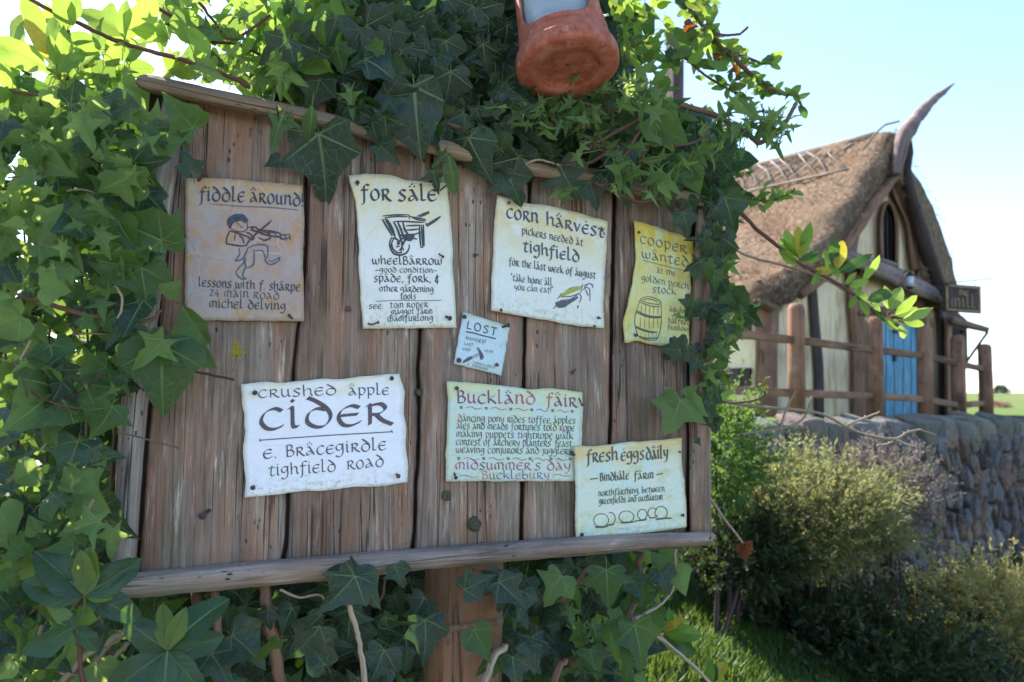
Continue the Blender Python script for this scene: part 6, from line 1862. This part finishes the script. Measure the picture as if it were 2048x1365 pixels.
m4 = [(1545, 180), (1570, 190), (1590, 190), (1605, 215)]
along(hon2, m4, 5, 30, hk_, R_)
m5 = [(1400, 60), (1450, 70), (1480, 68), (1495, 55)]
for mm in (m1, m2, m3, m4, m5): hon2.stem([R_(x, y, 0) for x, y in mm], px2m(2.6, 1.85) if mm is not m1 else px2m(4, 1.85), 'twig')
for b_, t_, k_, m_ in (((1290, 5), (1300, 72), 'o', 'h'), ((1230, 5), (1225, 28), 'o', 'h'), ((1248, 10), (1255, 50), 'e', 'h'), ((1345, -10), (1375, 15), 'o', 'h'), ((1330, 30), (1340, 65), 'o', 'l'), ((1370, 60), (1372, 105), 'w', 'M'), ((1535, 120), (1563, 107), 'o', 'l'), ((1537, 125), (1562, 138), 'o', 'l'),
                       ((1540, 128), (1538, 112), 'o', 'l'), ((1455, 168), (1430, 155), 'o', 'h'), ((1457, 172), (1490, 178), 'o', 'o'), ((1455, 175), (1452, 196), 'o', 'l'), ((1460, 165), (1462, 142), 'o', 'h'), ((1398, 75), (1400, 110), 'c', 'B'), ((1445, 100), (1434, 135), 'c', 'B'), ((1472, 130), (1480, 162), 's', 'B'), ((1370, 50), (1395, 52), 'c', 'B'), ((1495, 180), (1512, 160), 'o', 'l')):
    hero(hon2, b_, t_, k_, m_, rl.uniform(-.03, .03), rl.uniform(0, .3), rl.gauss(0, .3), R_)
hon2.done(300)

# ---------------- ivy down the right side rail
ivy4 = Plant('ivy', V((1.0, 1.75, 0)), 'trailing ivy strand hanging down the right edge of the notice board', 'ivy', None)
sk4 = [(('w', 'D'), 5), (('c', 'D'), 2), (('s', 'D'), 2), (('w', 'M'), 1.5), (('s', 'P'), 1.2), (('c', 'P'), .6)]
scatter(ivy4, [(1400, 395), (1450, 400), (1462, 560), (1465, 640), (1445, 720), (1430, 830), (1400, 830), (1402, 640), (1402, 500)], 52, (.03, .09), (22, 46), sk4, (0, 45), guard=False)
scatter(ivy4, [(1425, 420), (1450, 420), (1465, 650), (1440, 850), (1425, 850)], 24, (-.15, .0), (28, 50), sk4, (0, 60), guard=False)
scatter(ivy4, [(1420, 640), (1510, 600), (1490, 640), (1440, 720)], 18, (.0, .09), (24, 44), [(('s', 'M'), 2), (('s', 'P'), 2), (('w', 'D'), 1)], (20, 60), guard=False)
for b_, t_, k_, m_ in (((1435, 471), (1431, 548), 'w', 'D'), ((1366, 425), (1384, 475), 'w', 'D'), ((1375, 400), (1392, 440), 'w', 'D'), ((1450, 395), (1478, 470), 'w', 'D'), ((1392, 535), (1390, 565), 'c', 'D'), ((1465, 590), (1500, 632), 'c', 'D'), ((1455, 580), (1480, 620), 'w', 'M'), ((1362, 800), (1336, 872), 'w', 'P'), ((1350, 795), (1312, 800), 'c', 'P'),
                       ((1375, 805), (1416, 830), 'c', 'P'), ((1370, 790), (1395, 770), 'c', 'P'), ((1430, 690), (1458, 720), 's', 'P'), ((1395, 720), (1380, 750), 'w', 'D'), ((1360, 700), (1320, 700), 'w', 'D'), ((1375, 690), (1330, 725), 'w', 'D'), ((1392, 880), (1402, 890), 'c', 'D'), ((1435, 845), (1430, 860), 'c', 'D'), ((1420, 480), (1398, 500), 'c', 'M'), ((1445, 520), (1450, 590), 'n', 'M'), ((1390, 600), (1370, 640), 'w', 'D'), ((1350, 630), (1375, 640), 'n', 'P'),
                       ((1418, 760), (1425, 800), 's', 'P'), ((1525, 780), (1534, 770), 's', 'Y'), ((1520, 780), (1512, 768), 's', 'P')):
    hero(ivy4, b_, t_, k_, m_, .06, rl.uniform(0, .3), rl.gauss(0, .25))
ivy4.stem(BP_([(1432, 380), (1425, 480), (1410, 580), (1405, 680), (1395, 780), (1392, 880)], .035), px2m(3.4, 1.8), 'twig')
ivy4.stem(BP_([(1410, 680), (1450, 672), (1490, 660), (1506, 645)], .05), px2m(2, 1.8), 'twig')
ivy4.stem(BP_([(1400, 740), (1440, 800), (1490, 805), (1525, 795), (1530, 778)], .05), px2m(2, 1.8), 'twig')
ivy4.done(300)

# ---------------- honeysuckle branch reaching across the mill
Q_ = lambda x, y, h: P(x, y, 2.15 + h)
hon3 = Plant('honeysuckle', P(1445, 700, 2.1), 'long honeysuckle branch with fresh leaves reaching right in front of the thatched roof', 'climbing plant', 'honeysuckle sprays')
hon3.stem([Q_(x, y, 0) for x, y in [(1430, 375), (1465, 410), (1523, 467), (1560, 495), (1592, 523), (1664, 560), (1700, 585), (1733, 608), (1765, 640), (1800, 652)]], (px2m(4.6, 2.1), px2m(2.4, 2.1)), 'twig')
hon3.stem([Q_(x, y, 0.03) for x, y in [(1440, 470), (1480, 505), (1530, 522), (1580, 535), (1640, 555), (1690, 580)]], px2m(2.6, 2.1), 'paletwig')
for b_, t_, k_, m_ in (((1598, 515), (1563, 463), 'e', 'l'), ((1598, 518), (1556, 482), 'e', 'l'), ((1600, 515), (1600, 453), 'e', 'Y'), ((1600, 515), (1626, 447), 'e', 'l'), ((1600, 520), (1637, 505), 'o', 'h'), ((1602, 522), (1640, 520), 'e', 'l'), ((1595, 530), (1556, 507), 'e', 'l'), ((1640, 545), (1625, 570), 'o', 'l'),
                       ((1672, 540), (1657, 474), 'e', 'h'), ((1672, 540), (1650, 500), 'o', 'l'), ((1674, 540), (1687, 483), 'o', 'Y'), ((1676, 545), (1742, 515), 'e', 'h'), ((1725, 565), (1757, 513), 'e', 'l'), ((1665, 545), (1630, 535), 'o', 'Y'), ((1680, 555), (1660, 530), 'o', 'l'), ((1690, 570), (1710, 545), 'e', 'l'), ((1700, 575), (1730, 560), 'o', 'l'),
                       ((1735, 605), (1712, 575), 'e', 'l'), ((1735, 600), (1780, 590), 'o', 'h'), ((1740, 610), (1775, 585), 'e', 'l'), ((1775, 618), (1780, 575), 'o', 'P'), ((1780, 620), (1801, 576), 'o', 'P'), ((1760, 625), (1745, 600), 'e', 'l'), ((1790, 630), (1833, 602), 'e', 'l'), ((1790, 632), (1830, 618), 'o', 'l'), ((1805, 640), (1854, 622), 'e', 'P'), ((1805, 642), (1842, 650), 'o', 'l'),
                       ((1800, 645), (1780, 640), 'o', 'l'), ((1800, 650), (1808, 678), 'o', 'P'), ((1770, 640), (1795, 660), 'e', 'l'), ((1750, 620), (1770, 640), 'e', 'h'), ((1712, 590), (1700, 615), 'o', 'l'), ((1720, 600), (1740, 630), 'e', 'l')):
    hero(hon3, b_, t_, k_ if m_ not in 'P' else k_, m_, rl.uniform(-.02, .02), rl.uniform(0, .3), rl.gauss(0, .35), Q_)
# small shoot above it
hon3.stem([Q_(x, y, 0) for x, y in [(1400, 360), (1470, 385), (1510, 400), (1550, 400), (1590, 378)]], px2m(2.4, 2.1), 'twig')
along(hon3, [(1440, 380), (1510, 398), (1560, 398), (1588, 382)], 9, 24, [(('o', 'l'), 4), (('e', 'P'), 2), (('o', 'h'), 1)], Q_)
along(hon3, [(1525, 370), (1530, 400), (1525, 430)], 4, 24, [(('o', 'l'), 4), (('e', 'P'), 2)], Q_)
along(hon3, [(1420, 330), (1450, 345), (1480, 350), (1510, 330)], 6, 22, [(('o', 'l'), 4), (('s', 'M'), 2)], Q_)
hon3.done(300)

# ---------------- dark ivy under the board
ivy5 = Plant('ivy', V((0.1, 1.75, 0)), 'dark ivy growing round the post below the notice board', 'ivy', None)
b1 = [(200, 1205), (840, 1150), (860, 1420), (200, 1420)]
b2 = [(960, 1135), (1330, 1105), (1340, 1200), (1290, 1300), (1220, 1420), (960, 1420)]
mixB = [(('w', 'D'), 6), (('s', 'D'), 2), (('c', 'D'), 1.5), (('w', 'M'), .8)]
scatter(ivy5, b1, 48, (-0.08, 0.06), (40, 95), mixB, (0, 45), guard=False)
scatter(ivy5, b1, 70, (-0.35, -0.08), (45, 100), mixB, (0, 60), guard=False)
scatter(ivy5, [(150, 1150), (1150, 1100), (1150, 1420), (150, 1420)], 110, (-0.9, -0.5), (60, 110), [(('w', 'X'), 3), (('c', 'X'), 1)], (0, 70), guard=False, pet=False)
scatter(ivy5, b2, 52, (-0.06, 0.05), (34, 80), [(('w', 'D'), 4), (('w', 'M'), 2.5), (('c', 'M'), 1), (('s', 'M'), 1)], (0, 45), guard=False)
scatter(ivy5, b2, 50, (-0.35, -0.08), (40, 85), [(('w', 'D'), 4), (('w', 'M'), 2)], (0, 60), guard=False)
for b_, t_, k_, m_, h_, ti, va in (
    ((709, 1152), (652, 1228), 'w', 'D', .075, .1, 0), ((715, 1150), (760, 1215), 'c', 'D', .07, .1, 0), ((705, 1150), (640, 1135), 'c', 'D', .07, .1, 0), ((705, 1150), (700, 1115), 'c', 'D', .07, .2, 0), ((791, 1134), (804, 1176), 'w', 'D', .07, .1, 1), ((850, 1197), (820, 1240), 'w', 'D', .0, .2, 2), ((850, 1240), (858, 1322), 'w', 'D', .02, .1, 3),
    ((768, 1300), (742, 1370), 'w', 'D', .02, .15, 1), ((1024, 1199), (1060, 1250), 'w', 'D', .02, .2, 0), ((1123, 1152), (1086, 1205), 'w', 'P', .05, .2, 1), ((1213, 1140), (1217, 1212), 'w', 'M', .06, .1, 2), ((1262, 1154), (1285, 1200), 'w', 'D', .05, .2, 4), ((948, 1260), (979, 1320), 'c', 'M', .04, .15, 1), ((1139, 1216), (1145, 1255), 's', 'M', .05, .2, 2),
    ((1350, 1138), (1368, 1186), 'c', 'P', .05, .3, 2), ((1318, 1110), (1322, 1145), 'c', 'M', .05, .3, 1), ((1320, 1140), (1335, 1185), 'w', 'D', .05, .2, 1), ((1270, 1250), (1290, 1330), 'w', 'M', .08, .1, 0), ((1026, 1314), (1030, 1375), 'w', 'D', .04, .2, 1), ((1000, 1150), (975, 1190), 'w', 'D', .03, .2, 2), ((930, 1180), (985, 1150), 'w', 'D', .03, .2, 3), ((650, 1330), (610, 1280), 'c', 'D', .0, .3, 1), ((1180, 1300), (1195, 1350), 'w', 'M', .03, .2, 2),
    ((560, 1220), (590, 1250), 'c', 'D', .0, .3, 2), ((480, 1240), (520, 1220), 'c', 'M', -.05, .3, 1)):
    hero(ivy5, b_, t_, k_, m_, h_, ti, rl.gauss(0, .15), var=va)
V5 = lambda pts, h, r, mat, nm='woody_stem': ivy5.stem(BP_(pts, h), r, mat, nm)
V5([(528, 1170), (536, 1230), (550, 1300), (570, 1400)], -.02, px2m(11, 1.35), 'vine')
V5([(428, 1180), (436, 1250), (438, 1320), (440, 1400)], -.01, px2m(8, 1.3), 'vine')
V5([(392, 1185), (400, 1280), (405, 1400)], -.06, px2m(10, 1.35), 'post')
V5([(698, 1205), (712, 1260), (722, 1300), (735, 1400)], .04, px2m(5, 1.4), 'paletwig')
V5([(1350, 1098), (1350, 1130), (1346, 1175), (1325, 1205), (1290, 1228), (1262, 1240)], .03, px2m(3, 1.85), 'paletwig')
V5([(1262, 1232), (1245, 1275), (1215, 1300), (1175, 1315), (1140, 1328)], -.02, px2m(9, 1.85), 'vine')
V5([(1282, 1105), (1275, 1150), (1268, 1200), (1255, 1240)], -.02, px2m(6, 1.85), 'vine')
V5([(1130, 1320), (1112, 1350), (1100, 1400)], .03, px2m(7, 1.7), 'vine')
V5([(1010, 1290), (980, 1330), (960, 1400)], .04, px2m(7, 1.6), 'paletwig')
V5([(1180, 1130), (1150, 1170), (1120, 1200)], -.03, px2m(5, 1.7), 'vine')
V5([(1270, 1235), (1310, 1270), (1350, 1300), (1400, 1345), (1440, 1390)], .05, px2m(3, 1.9), 'paletwig')
V5([(532, 1130), (560, 1165), (600, 1150)], -.05, px2m(3, 1.3), 'vine')
V5([(655, 1215), (640, 1190), (600, 1195), (560, 1180)], .03, px2m(2.2, 1.4), 'paletwig', 'stem')
V5([(770, 1160), (765, 1190), (748, 1215)], .03, px2m(2.5, 1.4), 'twig', 'stem')
for pts, r in (([(250, 1262), (215, 1285), (185, 1300), (140, 1345), (105, 1390)], 6), ([(255, 1285), (225, 1320), (190, 1345), (140, 1365)], 5), ([(245, 1270), (205, 1305), (180, 1340)], 5), ([(5, 1290), (40, 1305), (70, 1290), (85, 1250)], 3.5), ([(120, 1345), (200, 1355), (260, 1345)], 3), ([(5, 1275), (8, 1290), (30, 1300)], 3)):
    V5(pts, .03, px2m(r, 1.1), 'paletwig', 'dry_branch')
scatter(ivy5, [(240, 480), (1250, 500), (1230, 1420), (-60, 1420), (-60, 1080), (240, 1000)], 620, (-1.35, -0.75), (95, 150), [(('w', 'X'), 3), (('c', 'X'), 1)], (0, 70), guard=False, pet=False)  # thicket, mostly hidden by the board, added to keep sun off the lower leaves
scatter(ivy5, [(200, 260), (1200, 440), (1200, 1150), (200, 1150)], 420, (-0.7, -0.3), (90, 130), [(('w', 'X'), 3), (('c', 'X'), 1)], (0, 70), guard=False, pet=False)  # more unseen leaves behind the planks, added to block the sun
ivy5.done(300)

# ---------------- oval leaved sprigs, bottom left
hon4 = Plant('honeysuckle', V((-0.6, 0.95, 0)), 'honeysuckle sprigs with broad dark oval leaves at the lower left corner of the board', 'climbing plant', 'honeysuckle sprays')
def sprig(c, tips, h=.12):
    for (tx, ty), k_, m_, ti in tips:
        hero(hon4, c, (tx, ty), k_, m_, h + rl.uniform(-.01, .01), ti, rl.gauss(0, .15))
sprig((170, 1190), [((75, 1104), 'o', 'h', .1), ((180, 1098), 'o', 'o', .2), ((163, 1105), 'o', 'o', .35), ((270, 1132), 'o', 'h', .15), ((240, 1128), 'o', 'h', .4), ((278, 1228), 'o', 'h', .2), ((62, 1170), 'o', 'h', .3), ((215, 1195), 'e', 'l', .5)])
sprig((150, 1255), [((205, 1195), 'o', 'M' if 0 else 'l', .3), ((75, 1292), 'o', 'h', .4), ((190, 1300), 'o', 'h', .2), ((120, 1215), 'o', 'h', .3), ((105, 1210), 'e', 'P', .5)])
sprig((335, 1302), [((326, 1213), 'o', 'o', .15), ((364, 1224), 'e', 'o', .3), ((430, 1194), 'o', 'h', .1), ((432, 1284), 'o', 'h', .2), ((408, 1385), 'o', 'h', .15), ((228, 1372), 'o', 'h', .1), ((252, 1244), 'o', 'h', .2), ((325, 1400), 'o', 'h', .3)])
hon4.stem(BP_([(165, 1180), (168, 1210), (155, 1250), (160, 1300), (170, 1420)], .10), px2m(5, 1.0), 'twig')
hon4.stem(BP_([(335, 1298), (336, 1330), (335, 1440)], .10), px2m(6, 1.0), 'twig')
hon4.done(300)

# ---------------- honeysuckle seedlings at the lower right, in front of the grass
G_ = lambda x, y, h: P(x, y, 2.1 + h)
hon5 = Plant('honeysuckle', P(1330, 1500, 2.1), 'honeysuckle shoots with yellow tipped leaves above the grass right of the post', 'climbing plant', 'honeysuckle sprays')
for c_, tips in (((1330, 1265), [((1325, 1215), 'h'), ((1345, 1225), 'l'), ((1370, 1240), 'Y'), ((1392, 1268), 'l'), ((1315, 1240), 'P'), ((1365, 1290), 'l'), ((1375, 1305), 'h'), ((1340, 1300), 'l')]),
                 ((1425, 1368), [((1412, 1325), 'l'), ((1450, 1328), 'Y'), ((1432, 1335), 'h'), ((1400, 1360), 'h'), ((1455, 1370), 'l')]),
                 ((1230, 1330), [((1190, 1300), 'l'), ((1250, 1290), 'l'), ((1200, 1350), 'l'), ((1265, 1345), 'l'), ((1225, 1370), 'l')]), ((1180, 1345), [((1150, 1320), 'l'), ((1165, 1370), 'l'), ((1210, 1372), 'l')])):
    for tx, m_ in tips:
        hero(hon5, c_, tx, 'o', m_, rl.uniform(-.02, .02), rl.uniform(0, .4), rl.gauss(0, .4), G_)
scatter(hon5, [(1140, 1250), (1240, 1250), (1270, 1365), (1140, 1380)], 40, (-.1, .1), (28, 50), [(('o', 'l'), 5), (('s', 'P'), 1)], (100, 80), (-.3, .5), G_, False)
hon5.stem([G_(x, y, 0) for x, y in [(1270, 1235), (1310, 1262), (1345, 1295), (1400, 1345), (1435, 1400)]], px2m(2.5, 2.1), 'paletwig')
hon5.done(300)

# ---------------- bare budding twig before the wall
T_ = lambda x, y: P(x, y, 2.3)
tw = thing('bare_twig', T_(1560, 850), 'pale bare twig with buds reaching across the wall top below the fence', 'twig')
def twig(par, pts, r, mat='paletwig', buds=True, where=T_, nm='twig'):
    q = [V(p) for p in crv([tuple(where(x, y)) for x, y in pts], 5)]
    mb = MB(); mb.tube(q, [px2m(r, 2.3) * (1.2 - .5 * i / len(q)) * (1 + .2 * nz(i * 1.3, r)) for i in range(len(q))], 6, wob=.15)
    if buds:
        for i in range(2, len(q), 2):
            d = V((rl.uniform(-1, 1), rl.uniform(-1, 1), rl.uniform(-.3, 1))).normalized() * px2m(5, 2.3)
            mb.tube([q[i], q[i] + d * .6, q[i] + d], [px2m(2.4, 2.3), px2m(2.2, 2.3), px2m(.4, 2.3)], 5)
    mb.build(nm, MW[mat], par, True)
twig(tw, [(1430, 800), (1500, 812), (1592, 820), (1648, 830), (1693, 854), (1733, 870), (1789, 878), (1815, 865), (1838, 860)], 3)
twig(tw, [(1789, 878), (1810, 888), (1834, 894)], 2.2); twig(tw, [(1693, 852), (1725, 838), (1757, 826)], 2.6)
twig(tw, [(1560, 862), (1572, 820), (1592, 783)], 2.2, buds=False); twig(tw, [(1576, 856), (1608, 836), (1624, 793)], 2.4, buds=False); twig(tw, [(1480, 870), (1530, 862), (1576, 856)], 2.4); twig(tw, [(1838, 860), (1855, 864), (1872, 870)], .8, buds=False)
twig(tw, [(1755, 892), (1770, 890), (1785, 884)], 2.2)
dl = thing('dry_leaf_twig', P(1424, 1000, 1.95), 'thin twig holding one curled rust brown dead leaf right of the board', 'twig')
W2 = lambda x, y: P(x, y, 2.0)
twig(dl, [(1395, 960), (1424, 1002), (1450, 1040), (1475, 1072), (1490, 1092)], 2.2, 'paletwig', True, W2)
pl_ = Plant.__new__(Plant); pl_.o = dl; pl_.L = []; pl_.tw = MB(); pl_.deep = 0
hero(pl_, (1490, 1090), (1496, 1124), 'c', 'B', 0, .5, .6, lambda x, y, h: P(x, y, 2.0)); hero(pl_, (1492, 1090), (1484, 1120), 'c', 'B', 0, -.3, -.8, lambda x, y, h: P(x, y, 2.0))
pl_.done()

# ================================================================ SHRUBS, GRASS
rb = random.Random(3)
M_B1 = leaf_simple('shrub_olive_leaf', (0.090, 0.105, 0.046), (0.48, 0.47, 0.17), 0.38)
M_B2 = leaf_simple('shrub_mauve_leaf', (0.135, 0.105, 0.095), (0.32, 0.26, 0.21), 0.32)
M_B3 = leaf_simple('shrub_yellow_leaf', (0.23, 0.21, 0.08), (0.62, 0.55, 0.20), 0.40)
M_B4 = leaf_simple('shrub_green_leaf', (0.055, 0.105, 0.03), (0.28, 0.44, 0.07), 0.36)
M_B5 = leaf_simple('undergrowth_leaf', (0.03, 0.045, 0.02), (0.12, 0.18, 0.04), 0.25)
def shrub(px, py, Y, rx, ry, rz, n, sz, mat, label, stems=10, asp=3.4, name='shrub', lump=2.2, spr=1.0):
    c = P(px, py, Y)
    g = gz(c.x, c.y)
    o = thing(name, V((c.x, c.y, g)), label, 'shrub')
    for k in range(stems):
        a = rb.uniform(0, 6.28); q = rb.uniform(.2, .8)
        e = c + V((math.cos(a) * rx * q, math.sin(a) * ry * q, rz * rb.uniform(-.2, .6)))
        mb = MB()
        mb.tube([V(p) for p in crv([(c.x + rb.uniform(-.06, .06), c.y + rb.uniform(-.06, .06), g - .03), tuple((V((c.x, c.y, g)) + e) / 2 + V((rb.uniform(-.08, .08), rb.uniform(-.08, .08), 0))), tuple(e)], 4)], [0.014 - .001 * i for i in range(9)], 5)
        mb.build('branch', MW['darkbeam'], o, True)
    crown(c, rx, ry, rz, int(n * 0.42), sz, mat, o, 'foliage', 'stuff', rb, .30, lump, asp, .1)
    # sprays reaching out of the crown
    vs = []; fs = []; ns = int(n / 42)
    for _ in range(ns):
        a = rb.uniform(0, 6.28); z = rb.uniform(-.3, 1); s_ = math.sqrt(1 - z * z)
        d = V((s_ * math.cos(a), s_ * math.sin(a), z))
        p0 = c + V((d.x * rx, d.y * ry, d.z * rz)) * (.75 + .3 * nz(d.x * lump, d.y * lump, d.z * lump + c.x))
        dd = (d + V((0, 0, .2)) + V((rb.uniform(-.4, .4), rb.uniform(-.4, .4), rb.uniform(-.2, .4)))).normalized()
        LL = rb.uniform(.05, .24) * spr
        for j in range(24):
            p = p0 + dd * LL * j / 24
            q = (dd * .9 + V((rb.uniform(-1, 1), rb.uniform(-1, 1), rb.uniform(-1, 1)))).normalized()
            sd_ = q.cross(V((rb.uniform(-1, 1), rb.uniform(-1, 1), rb.uniform(-1, 1)))).normalized()
            L = sz * rb.uniform(.5, 1.1); W = L / asp
            b0 = len(vs); vs += [p, p + q * L * .5 + sd_ * W * .5, p + q * L, p + q * L * .5 - sd_ * W * .5]; fs.append((b0, b0 + 1, b0 + 2, b0 + 3))
    mesh('sprays', vs, fs, mat, o, kind='stuff')
    return o
shrub(1590, 1045, 4.05, .60, .50, .36, 34000, .036, M_B1, 'large rounded olive shrub with fine needle like leaves before the stone wall', 16)
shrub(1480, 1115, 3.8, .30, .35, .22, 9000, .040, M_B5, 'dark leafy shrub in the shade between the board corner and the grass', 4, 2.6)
shrub(1755, 1010, 4.5, .30, .35, .34, 14000, .028, M_B2, 'mauve brown twiggy shrub leaning on the right of the olive shrub', 12, 2.6)
shrub(1445, 920, 3.6, .17, .30, .36, 9000, .024, M_B4, 'bright green small leaved shrub just right of the board', 3, 1.8, lump=4)
shrub(1990, 1230, 4.2, .50, .4, .24, 14000, .034, M_B3, 'golden green low shrub in the sun at the lower right', 10, 3.0)
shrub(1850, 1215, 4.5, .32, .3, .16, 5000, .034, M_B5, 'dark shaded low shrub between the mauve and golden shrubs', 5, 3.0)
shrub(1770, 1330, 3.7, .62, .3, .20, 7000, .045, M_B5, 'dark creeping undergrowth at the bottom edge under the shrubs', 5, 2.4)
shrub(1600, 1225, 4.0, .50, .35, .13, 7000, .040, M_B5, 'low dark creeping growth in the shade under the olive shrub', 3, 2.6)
# bright creeper leaves on the wall
cr_ = Plant('creeper', wp(2.6, 0.9, 0.1), 'few bright green creeper leaves clinging to the stone wall', 'climbing plant')
for x, y, n in ((1812, 925, 7), (1838, 938, 4), (1790, 950, 4), (1845, 990, 5), (1795, 1010, 6), (1835, 1040, 3), (1770, 975, 3), (1880, 1060, 3), (1845, 1075, 3), (1740, 905, 3)):
    for _ in range(n):
        d = plane_hit(x + rl.gauss(0, 9), y + rl.gauss(0, 7), W0 + WN * .12, WN)
        cr_.leaf(d, rl.uniform(0, 360), rl.uniform(10, 17), 'c', pick([('P', 3), ('M', 2)]), rl.uniform(-.3, .5), rl.gauss(0, .5), pet=False)
cr_.stem([plane_hit(x, y, W0 + WN * .1, WN) for x, y in [(1790, 1110), (1800, 1010), (1830, 940), (1800, 900)]], .004, 'twig')
cr_.done(300)

# grass blades
rgs = random.Random(9)
M_G = leaf_simple('grass_blade', (0.046, 0.098, 0.020), (0.28, 0.42, 0.06), 0.35, 0.45)
def grass(name, n, poly, hgt, dens=None, w=0.0032):
    vs = []; fs = []
    x0 = min(p[0] for p in poly); x1 = max(p[0] for p in poly); y0 = min(p[1] for p in poly); y1 = max(p[1] for p in poly)
    k = 0
    while k < n:
        x, y = rgs.uniform(x0, x1), rgs.uniform(y0, y1)
        if not inpoly(x, y, poly): continue
        if nz(x * 1.7, y * 1.7, 8) < -.25 + .3 * rgs.random() - .25: k += .2; continue
        k += 1
        z = gz(x, y) - .005
        h = hgt * rgs.uniform(.45, 1.25) * (1 + .7 * nz(x * 2.5, y * 2.5, 1))
        a = rgs.uniform(0, 6.28); lean = rgs.uniform(.15, .9) * h
        dx, dy = math.cos(a), math.sin(a)
        b0 = len(vs)
        vs += [V((x - dy * w, y + dx * w, z)), V((x + dy * w, y - dx * w, z)), V((x + dx * lean * .4 + dy * w * .7, y + dy * lean * .4 - dx * w * .7, z + h * .6)), V((x + dx * lean * .4 - dy * w * .7, y + dy * lean * .4 + dx * w * .7, z + h * .6)), V((x + dx * lean, y + dy * lean, z + h))]
        fs += [(b0, b0 + 1, b0 + 2, b0 + 3), (b0 + 3, b0 + 2, b0 + 4)]
    o = mesh(name, vs, fs, M_G, kind='stuff')
    return tag(o, 'lush green grass on the bank below the shrubs', 'grass')
grass('grass', 90000, [(0.3, 2.0), (1.1, 1.9), (2.6, 2.6), (3.6, 3.6), (4.2, 5.4), (2.2, 4.9), (1.2, 4.6), (.2, 4.2)], .075)
